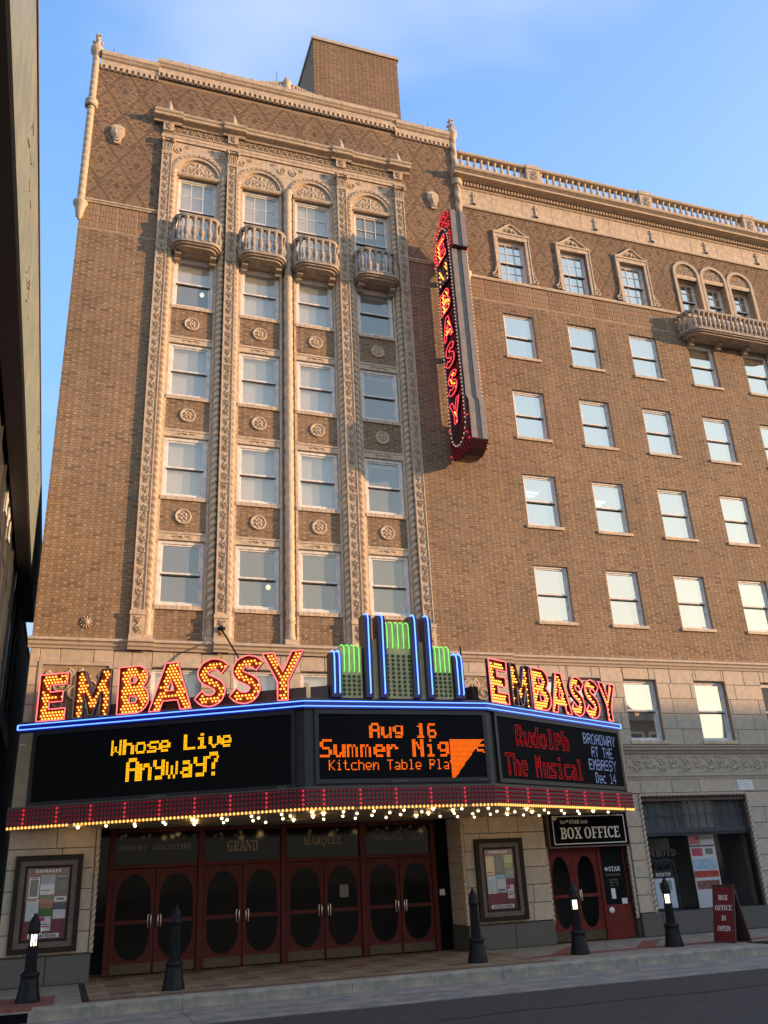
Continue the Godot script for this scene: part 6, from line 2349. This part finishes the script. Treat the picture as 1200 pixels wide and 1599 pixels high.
func _ground():
	struct("street", boxm(Vector3(-300, -0.6, -250), Vector3(400, -0.20, 400)), M.asphalt)
	# concrete gutter in bays
	var g := node("gutter", self)
	g.set_meta("kind", "structure")
	for k in 14:
		var x := -16.0 + k * 3.6
		put("gutter_slab", boxm(Vector3(x + 0.006, -0.3, 4.21), Vector3(x + 3.594, -0.19, 6.2 + 0.02 * (k % 2))), M.gutter_concrete, g)
	var kerb := node("kerb", self)
	kerb.set_meta("kind", "structure")
	for k in 17:
		var x := -16.0 + k * 2.95 + 0.35
		var b := MB.new()
		b.sweep_x([Vector2(0, -0.4), Vector2(0.26, -0.4), Vector2(0.24, -0.04), Vector2(0.215, -0.01), Vector2(0.18, 0.0), Vector2(0, 0.0)], x + 0.004, x + 2.946, 3.95, 0.004)
		put("kerb_stone", b.mesh(), M.kerb_concrete, kerb)
	# pavement
	var s := node("pavement", self)
	s.set_meta("kind", "structure")
	put("bed", boxm(Vector3(-200, -0.5, -13), Vector3(250, -0.006, 3.95)), M.gutter_concrete, s)
	for k in 3:
		put("slab", boxm(Vector3(-9.0 + k * 2.0, -0.1, 0.2), Vector3(-7.01 + k * 2.0, 0.0, 3.94)), M.concrete, s)
	put("slab", boxm(Vector3(-3.0, -0.1, 0.2), Vector3(-1.3, 0.0, 2.25)), M.concrete, s)
	put("slab", boxm(Vector3(-1.29, -0.1, 0.2), Vector3(0.50, 0.0, 2.2)), M.concrete, s)
	put("slab", boxm(Vector3(0.06, -0.1, 2.21), Vector3(0.50, 0.0, 3.94)), M.concrete, s)
	# red pavers round the first bollard
	for j in 8:
		for i in 16:
			var x := -3.2 + i * 0.202
			if x > -0.02: continue
			var z := 2.22 + j * 0.215
			var inner := x > -2.6 and x < -1.1 and j > 1 and j < 6
			put("paver", cached("paver", func(): return boxm(Vector3(0, -0.08, 0), Vector3(0.196, 0.0, 0.21))), M.concrete if inner else M.red_paver, s, Vector3(x, 0.0, z))
	# patterned floor before the doors
	var t := cached("tile", func(): return boxm(Vector3(0, -0.08, 0), Vector3(0.395, 0.0, 0.395)))
	for i in 22:
		for j in 12:
			var x := 0.56 + i * 0.4
			var z := -0.86 + j * 0.4
			if x > 9.1 and z < 0.15: continue
			if z > 3.6: continue
			var a := (i + j) % 4
			var mt: Material = M.tan_tile
			if (i % 4 == 1 and j % 4 == 1) or (i % 4 == 3 and j % 4 == 3): mt = M.brown_tile
			elif (i + j) % 4 == 0 and j % 2 == 0: mt = M.cream_tile
			elif j == 0 or j == 11: mt = M.brown_tile
			put("tile", t, mt, s, Vector3(x, 0.002, z))
	put("drain_strip", boxm(Vector3(0.46, -0.05, 0.35), Vector3(0.58, 0.003, 3.9)), M.black_iron, s)
	put("slab", boxm(Vector3(0.585, -0.1, 3.94 - 0.34), Vector3(9.30, 0.0, 3.94)), M.concrete, s)
	# pavement with red diagonal bands on the right
	for k in 10:
		var x := 9.32 + k * 2.0
		put("slab", boxm(Vector3(x, -0.1, 0.16), Vector3(x + 1.99, 0.0, 3.94)), M.concrete, s)
	for k in 8:
		var x := 9.9 + k * 2.1
		var q := MB.new()
		q.quad(Vector3(x, 0.004, 2.5), Vector3(x + 0.5, 0.004, 2.5), Vector3(x + 1.7, 0.004, 1.0), Vector3(x + 1.2, 0.004, 1.0))
		put("red_band", q.mesh(), M.red_paver, s)
	for k in 90:
		var x := 9.4 + k * 0.205
		put("paver", cached("paver_b", func(): return boxm(Vector3(0, -0.08, 0), Vector3(0.2, 0.004, 0.42))), M.red_paver, s, Vector3(x, 0.0, 2.55))
	# drain mouth in the kerb
	var dr := node("kerb_inlet", self, Vector3(14.55, 0, 0))
	dr.set_meta("kind", "structure")
	put("mouth", boxm(Vector3(-0.35, -0.17, 4.15), Vector3(0.35, -0.05, 4.20)), M.black_panel, dr)
	put("cover", boxm(Vector3(-0.45, -0.02, 3.55), Vector3(0.45, 0.012, 4.16)), M.bronze, dr)
	var dl := node("kerb_inlet", self, Vector3(-0.75, 0, 0))
	dl.set_meta("kind", "structure")
	put("mouth", boxm(Vector3(-0.45, -0.19, 4.15), Vector3(0.4, -0.05, 4.20)), M.black_panel, dl)
	put("cover", boxm(Vector3(-0.5, -0.02, 3.92), Vector3(0.45, 0.012, 4.19)), M.red_paver, dl)
	# faded paint marks and tarred cracks
	var rr := RandomNumberGenerator.new()
	rr.seed = 12
	for q in [[5.9, 5.1, 0.55], [6.6, 5.3, 0.4], [3.6, 5.0, 0.35], [7.4, 5.15, 0.3]]:
		var poly := []
		for k in 14:
			var a := TAU * k / 14
			var rad: float = q[2] * rr.randf_range(0.5, 1.0)
			poly.append(Vector2(q[0] + cos(a) * rad, q[1] + sin(a) * rad * 0.35))
		var pm := MB.new()
		pm.extrude_y(poly, -0.189, -0.186)
		put("paint_mark", pm.mesh(), M.old_paint, g)
	for q in [[-3.0, 7.4], [5.0, 8.2], [12.0, 7.0]]:
		var cr := MB.new()
		var x: float = q[0]
		var z: float = q[1]
		for k in 22:
			var nx := x + rr.randf_range(0.12, 0.35)
			var nz := z + rr.randf_range(-0.07, 0.07)
			var w := rr.randf_range(0.012, 0.026)
			cr.quad(Vector3(x, -0.196, z + w), Vector3(nx, -0.196, nz + w), Vector3(nx, -0.196, nz - w), Vector3(x, -0.196, z - w))
			x = nx
			z = nz
		struct("street_crack", cr.mesh(), M.bronze)
	# far pavement, under the camera and before the houses opposite
	struct("far_pavement", boxm(Vector3(-200, -0.5, 19.4), Vector3(250, 0.0, 26.0)), M.concrete)

# ------------------------------------------------------------------ street furniture
func _bollard(label: String, x: float, z: float, lit: bool, group: String):
	var o := thing("bollard", label, "bollard", Vector3(x, 0, z), Basis(Vector3.UP, x), group)
	var b := MB.new()
	b.lathe([Vector2(0.20, 0.0), Vector2(0.20, 0.05), Vector2(0.185, 0.09), Vector2(0.185, 0.13), Vector2(0.17, 0.16), Vector2(0.15, 0.34), Vector2(0.145, 0.38), Vector2(0.16, 0.40), Vector2(0.16, 0.43), Vector2(0.12, 0.46)], 20)
	put("base", b.mesh(), M.black_iron, o)
	b = MB.new()
	for k in 12:
		var a := TAU * k / 12
		b.bar(Vector3(cos(a) * 0.082, 0.45, sin(a) * 0.082), Vector3(cos(a) * 0.07, 0.86, sin(a) * 0.07), 0.02, 6)
	b.lathe([Vector2(0.085, 0.44), Vector2(0.073, 0.86)], 16)
	put("shaft", b.mesh(), M.black_iron, o)
	if lit:
		b = MB.new()
		b.lathe([Vector2(0.001, 0.86), Vector2(0.055, 0.86), Vector2(0.055, 1.04), Vector2(0.001, 1.04)], 14)
		put("lamp", b.mesh(), M.lantern, o)
		b = MB.new()
		for k in 10:
			var a := TAU * k / 10
			b.bar(Vector3(cos(a) * 0.07, 0.85, sin(a) * 0.07), Vector3(cos(a) * 0.07, 1.05, sin(a) * 0.07), 0.009, 5)
		put("lamp_bars", b.mesh(), M.black_iron, o)
		var l := OmniLight3D.new()
		l.name = "lamp_light"
		l.light_color = Color(1.0, 0.9, 0.68)
		l.light_energy = 0.035
		l.light_size = 0.06
		l.omni_range = 8.0
		l.shadow_enabled = true
		l.position = Vector3(0, 0.95, 0)
		o.add_child(l)
	else:
		b = MB.new()
		for k in 12:
			var a := TAU * k / 12
			b.bar(Vector3(cos(a) * 0.07, 0.85, sin(a) * 0.07), Vector3(cos(a) * 0.066, 1.05, sin(a) * 0.066), 0.018, 6)
		b.lathe([Vector2(0.07, 0.85), Vector2(0.065, 1.05)], 14)
		put("upper_shaft", b.mesh(), M.black_iron, o)
	b = MB.new()
	b.lathe([Vector2(0.075, 1.05), Vector2(0.10, 1.07), Vector2(0.105, 1.10), Vector2(0.09, 1.13), Vector2(0.095, 1.18), Vector2(0.085, 1.25), Vector2(0.055, 1.31), Vector2(0.03, 1.335), Vector2(0.035, 1.36), Vector2(0.001, 1.38)], 16)
	put("cap", b.mesh(), M.black_iron, o)

# flat printed sheet: blocks of colour as [x, y, w, h, colour] on a ground colour, in fractions
func print_material(called: String, ground: Color, blocks: Array, w := 96, h := 128, sd := 1) -> StandardMaterial3D:
	var im := Image.create(w, h, false, Image.FORMAT_RGB8)
	im.fill(ground)
	var rr := RandomNumberGenerator.new()
	rr.seed = sd
	for q in blocks:
		var r := Rect2i(int(q[0] * w), int(q[1] * h), maxi(1, int(q[2] * w)), maxi(1, int(q[3] * h)))
		im.fill_rect(r, q[4])
		if q.size() > 5:    # a photograph: mottle it
			for k in r.size.x * r.size.y / 4:
				var p := Vector2i(r.position.x + rr.randi() % r.size.x, r.position.y + rr.randi() % r.size.y)
				var c: Color = q[4].lerp(q[5], rr.randf())
				im.fill_rect(Rect2i(p.x, p.y, mini(1 + rr.randi() % 5, r.end.x - p.x), mini(1 + rr.randi() % 4, r.end.y - p.y)), c)
	var m := StandardMaterial3D.new()
	m.resource_name = called
	m.albedo_texture = ImageTexture.create_from_image(im)
	m.roughness = 0.5
	return m

func _poster_case(label: String, x0: float, x1: float, sheets: Array):
	var w := x1 - x0
	var y0 := 0.60
	var h := 1.84
	var o := thing("poster_case", label, "poster case", Vector3((x0 + x1) / 2, y0, PZ + 0.012), Basis.IDENTITY, "poster cases beside the entrance")
	var b := MB.new()
	var prof := [Vector2(0, 0), Vector2(0.0, 0.0)]
	for k in 3:
		var t: float = [0.0, 0.10, 0.19][k]
		var zz: float = [0.10, 0.075, 0.05][k]
		var wd := 0.10 if k < 2 else 0.06
		b = MB.new()
		var fm := frame_mesh(w - t * 2, h - t * 2, wd, 0.0, zz, 0.0, t)
		put("frame", fm, M.bronze if k != 1 else M.brown_steel, o)
	put("back_board", boxm(Vector3(-w / 2 + 0.2, 0.2, 0.0), Vector3(w / 2 - 0.2, h - 0.2, 0.012)), M.sign_red, o)
	text(o, "EMBASSY", Vector3(0, h - 0.305, 0.016), 0.5, 0.06, M.white_letter, false)
	put("title_strip", boxm(Vector3(-0.30, 0.275, 0.013), Vector3(0.30, 0.355, 0.017)), M.white_letter, o)
	text(o, "ATTRACTIONS", Vector3(0, 0.315, 0.020), 0.5, 0.055, M.bronze, false)
	for q in sheets:
		put("sheet", quadm(q[0], q[0] + q[2], q[1], q[1] + q[3], 0.02), q[4], o)
	put("glass", quadm(-w / 2 + 0.24, w / 2 - 0.24, 0.24, h - 0.24, 0.035), M.case_glass, o)

func _street_things():
	var gl := "lantern bollards at the kerb"
	var gd := "plain bollards at the kerb"
	_bollard("black iron bollard with a lit lantern beside the posters, left of the doors", -0.40, 3.05, true, gl)
	_bollard("plain unlit black bollard standing before the first pair of red entrance doors", 2.02, 3.05, false, gd)
	_bollard("plain unlit black bollard standing where the tiled floor ends by the right poster case", 8.06, 2.85, false, gd)
	_bollard("black iron bollard with a lit lantern before the red box office doors", 10.36, 2.95, true, gl)
	_bollard("black iron bollard with a lit lantern beside the folding red sign board", 12.66, 3.0, true, gl)

	var K := func(r: float, g: float, b: float) -> Color: return Color(r, g, b)
	var dark: Color = K.call(0.08, 0.08, 0.09)
	var pale: Color = K.call(0.78, 0.79, 0.80)
	var P := []
	P.append(print_material("poster_print", K.call(0.85, 0.85, 0.85), [[0.15, 0.03, 0.7, 0.06, dark], [0.1, 0.12, 0.8, 0.8, dark, K.call(0.5, 0.5, 0.5)]], 96, 128, 1))
	P.append(print_material("poster_print", pale, [[0.0, 0.0, 1.0, 0.48, K.call(0.35, 0.40, 0.45), K.call(0.75, 0.78, 0.8)], [0.1, 0.75, 0.6, 0.05, dark]], 96, 128, 2))
	P.append(print_material("poster_print", dark, [[0.1, 0.05, 0.8, 0.1, K.call(0.5, 0.5, 0.5)], [0.1, 0.3, 0.8, 0.5, K.call(0.12, 0.12, 0.13), K.call(0.45, 0.42, 0.4)]], 96, 128, 3))
	P.append(print_material("poster_print", pale, [[0.1, 0.03, 0.7, 0.07, K.call(0.75, 0.25, 0.25)], [0.1, 0.2, 0.6, 0.4, K.call(0.6, 0.7, 0.75), K.call(0.85, 0.88, 0.9)]], 96, 128, 4))
	P.append(print_material("poster_print", K.call(0.20, 0.42, 0.16), [[0.0, 0.12, 1.0, 0.5, K.call(0.45, 0.15, 0.1), K.call(0.85, 0.7, 0.6)]], 96, 128, 5))
	P.append(print_material("poster_print", pale, [[0.0, 0.25, 1.0, 0.35, K.call(0.1, 0.1, 0.12), K.call(0.5, 0.5, 0.55)], [0.2, 0.08, 0.6, 0.08, dark]], 96, 128, 6))
	P.append(print_material("poster_print", pale, [[0.05, 0.05, 0.4, 0.25, K.call(0.75, 0.1, 0.35)], [0.1, 0.5, 0.8, 0.06, dark], [0.1, 0.65, 0.8, 0.1, K.call(0.7, 0.15, 0.15)]], 96, 128, 7))
	_poster_case("bronze framed poster case on the stone pier left of the entrance, with seven sheets", -0.95, 0.37, [[-0.36, 1.02, 0.20, 0.40, P[0]], [-0.14, 1.08, 0.28, 0.38, P[1]], [0.15, 1.08, 0.24, 0.38, P[2]], [-0.38, 0.60, 0.24, 0.40, P[3]], [-0.13, 0.68, 0.27, 0.38, P[4]], [0.15, 0.62, 0.24, 0.42, P[5]], [-0.10, 0.40, 0.22, 0.27, P[6]]])
	var Q := []
	Q.append(print_material("poster_print", K.call(0.80, 0.70, 0.50), [[0.1, 0.85, 0.7, 0.05, dark]], 96, 128, 11))
	Q.append(print_material("poster_print", dark, [[0.1, 0.1, 0.8, 0.8, K.call(0.1, 0.1, 0.11), K.call(0.4, 0.4, 0.42)]], 96, 128, 12))
	Q.append(print_material("poster_print", K.call(0.45, 0.55, 0.25), [[0.0, 0.0, 1.0, 0.6, K.call(0.5, 0.6, 0.2), K.call(0.85, 0.85, 0.6)]], 96, 128, 13))
	Q.append(print_material("poster_print", pale, [[0.1, 0.2, 0.7, 0.5, K.call(0.8, 0.83, 0.85), K.call(0.6, 0.7, 0.8)], [0.4, 0.88, 0.2, 0.05, dark]], 96, 128, 14))
	Q.append(print_material("poster_print", pale, [[0.0, 0.0, 1.0, 0.25, K.call(0.2, 0.5, 0.65), K.call(0.7, 0.85, 0.9)], [0.1, 0.8, 0.8, 0.15, K.call(0.6, 0.65, 0.7), dark]], 96, 128, 15))
	Q.append(print_material("poster_print", K.call(0.4, 0.45, 0.5), [[0.0, 0.3, 1.0, 0.7, K.call(0.25, 0.3, 0.35), K.call(0.8, 0.8, 0.8)]], 96, 128, 16))
	_poster_case("bronze framed poster case on the stone wall between entrance and box office", 9.40, 10.68, [[-0.36, 1.02, 0.22, 0.42, Q[0]], [-0.13, 1.02, 0.25, 0.44, Q[1]], [0.13, 1.16, 0.22, 0.30, Q[2]], [-0.36, 0.60, 0.23, 0.40, Q[3]], [-0.12, 0.62, 0.25, 0.40, Q[4]], [0.14, 0.92, 0.22, 0.22, Q[5]], [0.16, 0.48, 0.17, 0.30, P[6]]])

	# box office sign
	var s := thing("box_office_sign", "black sign with a white border and serif lettering over the box office doors", "sign", Vector3(12.64, 2.58, 0.06))
	var b := MB.new()
	b.block(Vector3(-1.19, -0.43, -0.1), Vector3(1.15, 0.42, 0.14), 0.012)
	put("case", b.mesh(), M.brown_steel, s)
	put("panel", boxm(Vector3(-1.16, -0.39, 0.1405), Vector3(1.12, 0.38, 0.146)), M.black_panel, s)
	put("border", frame_mesh(2.10, 0.68, 0.022, 0.146, 0.151, -0.01, -0.345), M.white_letter, s)
	text(s, "BOX OFFICE", Vector3(0.0, -0.08, 0.150), 1.72, 0.27, M.white_letter)
	text(s, "The", Vector3(-0.77, 0.19, 0.150), 0.16, 0.085, M.white_letter, true, false)
	text(s, "*", Vector3(-0.64, 0.21, 0.150), 0.06, 0.06, M.white_letter)
	text(s, "STAR", Vector3(-0.43, 0.19, 0.150), 0.30, 0.085, M.white_letter)
	text(s, "Bank", Vector3(-0.14, 0.19, 0.150), 0.20, 0.085, M.white_letter, true, false)

	# folding board on the pavement
	var a := thing("sandwich_board", "red folding sandwich board with white lettering standing on the pavement", "sign board", Vector3(14.1, 0, 3.12), Basis(Vector3.UP, 0.10))
	var tilt := 0.20
	for k in [-1.0, 1.0]:
		var leaf := node("panel", a, Vector3(k * 0.24, 0, 0), Basis(Vector3.UP, -PI / 2 if k < 0 else PI / 2) * Basis(Vector3.RIGHT, -tilt))
		put("board", boxm(Vector3(-0.31, 0.02, -0.02), Vector3(0.31, 1.18, 0.0)), M.sign_red if k < 0 else M.sign_brown, leaf)
		put("back", boxm(Vector3(-0.31, 0.02, -0.03), Vector3(0.31, 1.18, -0.0205)), M.sign_brown, leaf)
		put("edging", frame_mesh(0.64, 1.18, 0.02, -0.03, 0.006, 0.0, 0.01), M.sign_brown, leaf)
		if k < 0:
			for i in 4: text(leaf, ["BOX", "OFFICE", "IS", "OPEN"][i], Vector3(0, 0.92 - i * 0.21, 0.003), [0.28, 0.50, 0.13, 0.38][i], 0.105, M.white_letter)

	# banner and poster in the shop window
	var bn := thing("hanging_banner", "tall white show banner with coloured pictures hanging in the shop window", "banner", Vector3(16.45, 0.48, -0.42), Basis(Vector3.UP, -0.08))
	var bp := print_material("banner_print", K.call(0.80, 0.81, 0.82), [[0.0, 0.0, 0.45, 0.13, K.call(0.75, 0.25, 0.4), K.call(0.85, 0.6, 0.65)], [0.02, 0.14, 0.96, 0.025, K.call(0.35, 0.25, 0.3)], [0.06, 0.18, 0.42, 0.11, K.call(0.72, 0.10, 0.32)], [0.6, 0.19, 0.3, 0.08, K.call(0.35, 0.45, 0.35)], [0.04, 0.33, 0.92, 0.14, K.call(0.45, 0.62, 0.75), K.call(0.8, 0.87, 0.9)], [0.02, 0.49, 0.96, 0.09, K.call(0.62, 0.13, 0.10), K.call(0.8, 0.4, 0.3)], [0.05, 0.62, 0.9, 0.12, K.call(0.75, 0.4, 0.3), K.call(0.2, 0.25, 0.3)]], 96, 240, 21)
	put("sheet", quadm(-0.39, 0.39, 0.02, 1.88, 0.004), bp, bn)
	put("cloth_back", boxm(Vector3(-0.39, 0.02, -0.004), Vector3(0.39, 1.88, 0.003)), M.white_letter, bn)
	text(bn, "BROADWAY", Vector3(0.1, 1.80, 0.007), 0.56, 0.07, M.bronze)
	b = MB.new()
	b.bar(Vector3(-0.41, 1.9, 0), Vector3(0.41, 1.9, 0), 0.014)
	put("rod", b.mesh(), M.black_iron, bn)
	var rp := thing("rooftop_poster", "white poster with a black lettered heading standing in the shop window", "poster", Vector3(15.05, 0.56, -0.40))
	var pm := print_material("poster_print", K.call(0.80, 0.84, 0.87), [[0.0, 0.0, 1.0, 0.2, dark], [0.22, 0.32, 0.28, 0.2, K.call(0.2, 0.22, 0.22), K.call(0.5, 0.55, 0.5)], [0.52, 0.26, 0.34, 0.26, K.call(0.4, 0.45, 0.42), K.call(0.75, 0.78, 0.75)], [0.2, 0.62, 0.6, 0.02, K.call(0.6, 0.65, 0.7)], [0.2, 0.70, 0.6, 0.02, K.call(0.6, 0.65, 0.7)]], 96, 128, 22)
	put("sheet", quadm(-0.31, 0.31, 0.04, 0.94, 0.003), pm, rp)
	put("board", boxm(Vector3(-0.33, 0.0, -0.02), Vector3(0.33, 0.96, 0.0)), M.black_steel, rp)
	text(rp, "ROOFTOP", Vector3(0, 0.855, 0.006), 0.46, 0.09, M.white_letter, false)

# ------------------------------------------------------------------ what stands round about
func _surroundings():
	# enclosed footbridge over the street, close on the left
	var turn := Basis(Vector3.UP, deg_to_rad(0.9))
	var s := thing("skywalk", "dark enclosed footbridge with a pale soffit crossing the street beside the hotel", "footbridge", Vector3(-1.30, 0, 0), turn)
	put("roof", boxm(Vector3(-5.2, 10.93, -5.0), Vector3(-0.02, 11.15, 22.0)), M.black_steel, s)
	for k in 9:
		put("fascia_panel", boxm(Vector3(-0.06, 8.87, -5.0 + k * 3.0 + 0.004), Vector3(-0.02, 10.92, -2.0 + k * 3.0 - 0.004)), M.fascia_panel, s)
	put("roof_edge", boxm(Vector3(-0.018, 10.94, -5.0), Vector3(0.0, 11.0, 22.0)), M.grey_steel, s)
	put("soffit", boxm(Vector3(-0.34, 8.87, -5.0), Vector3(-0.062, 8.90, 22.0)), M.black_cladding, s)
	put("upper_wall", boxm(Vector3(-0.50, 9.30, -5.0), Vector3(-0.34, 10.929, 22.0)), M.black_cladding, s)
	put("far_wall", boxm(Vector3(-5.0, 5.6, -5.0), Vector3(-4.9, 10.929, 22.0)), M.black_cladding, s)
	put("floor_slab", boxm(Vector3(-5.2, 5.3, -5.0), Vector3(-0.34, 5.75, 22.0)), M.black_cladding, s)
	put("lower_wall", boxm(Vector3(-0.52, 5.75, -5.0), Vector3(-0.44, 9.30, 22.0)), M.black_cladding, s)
	for k in 18:
		var z := -5.0 + k * 1.5
		for r in 3:
			var y0: float = [5.80, 6.55, 7.90][r]
			var y1: float = [6.50, 7.82, 9.27][r]
			put("wall_panel", boxm(Vector3(-0.44, y0, z + 0.04), Vector3(-0.40 - 0.01 * (k % 2), y1, z + 1.44)), M.grey_glass if z > 1.0 and r > 0 else M.green_glass, s)
	for k in 18:
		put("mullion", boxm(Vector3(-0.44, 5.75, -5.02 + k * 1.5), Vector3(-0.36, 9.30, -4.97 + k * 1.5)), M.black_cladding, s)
	for k in 3:
		text(s, ["D", "P", "E"][k], Vector3(-0.385, 8.72, 2.6 + k * 0.75), 0.42, 0.62, M.white_letter, false, true, 0.02, Basis(Vector3(0, 0, -1), Vector3.UP, Vector3(1, 0, 0)))
	# dark streaks on the fascia
	for q in [[9.9, 10.5, 11.6], [9.35, 9.75, 9.9], [10.5, 10.8, 3.2], [10.1, 10.45, 1.5]]:
		var b := MB.new()
		var rr := RandomNumberGenerator.new()
		rr.seed = int(q[2] * 10) + 50
		for e in 10:
			var z: float = q[2] + rr.randf_range(-0.6, 0.6)
			var y: float = rr.randf_range(q[0], q[1])
			b.bar(Vector3(-0.02, y, z), Vector3(-0.02, y - rr.randf_range(0.02, 0.12), z + rr.randf_range(-0.15, 0.35)), rr.randf_range(0.004, 0.012), 4)
		put("fascia_streak", b.mesh(), M.streak_dark, s)

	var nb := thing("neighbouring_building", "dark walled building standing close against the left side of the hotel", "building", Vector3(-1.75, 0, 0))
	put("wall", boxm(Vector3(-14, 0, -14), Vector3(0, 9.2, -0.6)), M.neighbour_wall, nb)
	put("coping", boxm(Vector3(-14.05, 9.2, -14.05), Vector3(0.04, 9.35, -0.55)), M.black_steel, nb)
	var pp := MB.new()
	pp.bar(Vector3(-0.05, 0.0, -0.5), Vector3(-0.05, 6.0, -0.5), 0.05, 8)
	put("drain_pipe", pp.mesh(), M.slate_steel, nb)

	_far_block("opposite_hall", "long pale stone hall with a flat roof across the street", Vector3(48, 0, 26.5), 76.0, 15.5, 7.0, M.far_stone, 15, 4)
	var dome := _far_block("round_roofed_building", "low dark brick building with a rounded roof across the street", Vector3(29.6, 0, 26.5), 6.2, 10.7, 12.0, M.far_brick, 3, 3)
	var b2 := MB.new()
	b2.lathe([Vector2(3.1, 0.0), Vector2(3.0, 0.4), Vector2(2.6, 0.9), Vector2(1.9, 1.25), Vector2(0.9, 1.45), Vector2(0.01, 1.5)], 28)
	put("rounded_roof", b2.mesh(), M.slate_roof, dome, Vector3(3.1, 10.7, 3.2))
	var ch := thing("church_tower", "dark stone church tower with a slender spire beyond the houses opposite", "church tower", Vector3(68.6, 0, 60.0))
	put("tower", boxm(Vector3(-2.2, 0, -2.2), Vector3(2.2, 13.2, 2.2)), M.slate_roof, ch)
	var sp := MB.new()
	sp.lathe([Vector2(0.9, 13.2), Vector2(0.4, 14.3), Vector2(0.16, 15.6), Vector2(0.02, 17.0)], 8, Vector3(-1.1, 0, 0))
	put("spire", sp.mesh(), M.slate_roof, ch)
	for k in 4:
		var c := MB.new()
		c.lathe([Vector2(0.35, 13.2), Vector2(0.3, 13.8), Vector2(0.01, 14.6)], 6, Vector3(-1.9 if k % 2 else 1.9, 0, -1.9 if k < 2 else 1.9))
		put("pinnacle", c.mesh(), M.slate_roof, ch)
	put("belfry_louvre", boxm(Vector3(-0.7, 9.5, -2.24), Vector3(0.7, 12.0, -2.2)), M.black_panel, ch)

func _far_block(called: String, label: String, at: Vector3, w: float, h: float, d: float, m: Material, cols: int, rows: int) -> Node3D:
	var o := thing(called, label, "building", at)
	put("wall", boxm(Vector3(0, 0, 0), Vector3(w, h, d)), m, o)
	put("cornice", boxm(Vector3(-0.3, h - 0.7, -0.35), Vector3(w + 0.3, h - 0.25, 0.0)), M.far_stone, o)
	var wm := boxm(Vector3(-0.7, 0, -0.05), Vector3(0.7, 1.9, -0.01))
	var fm := frame_mesh(1.7, 2.2, 0.15, -0.10, -0.011, 0.0, -0.15)
	for r in rows:
		for c in cols:
			var p := Vector3(w * (c + 0.5) / cols, 1.1 + r * (h - 1.4) / rows, 0.0)
			var n := node("window", o, p)
			put("pane", wm, M.dark_glass, n)
			put("frame", fm, M.limestone_dark, n)
	return o
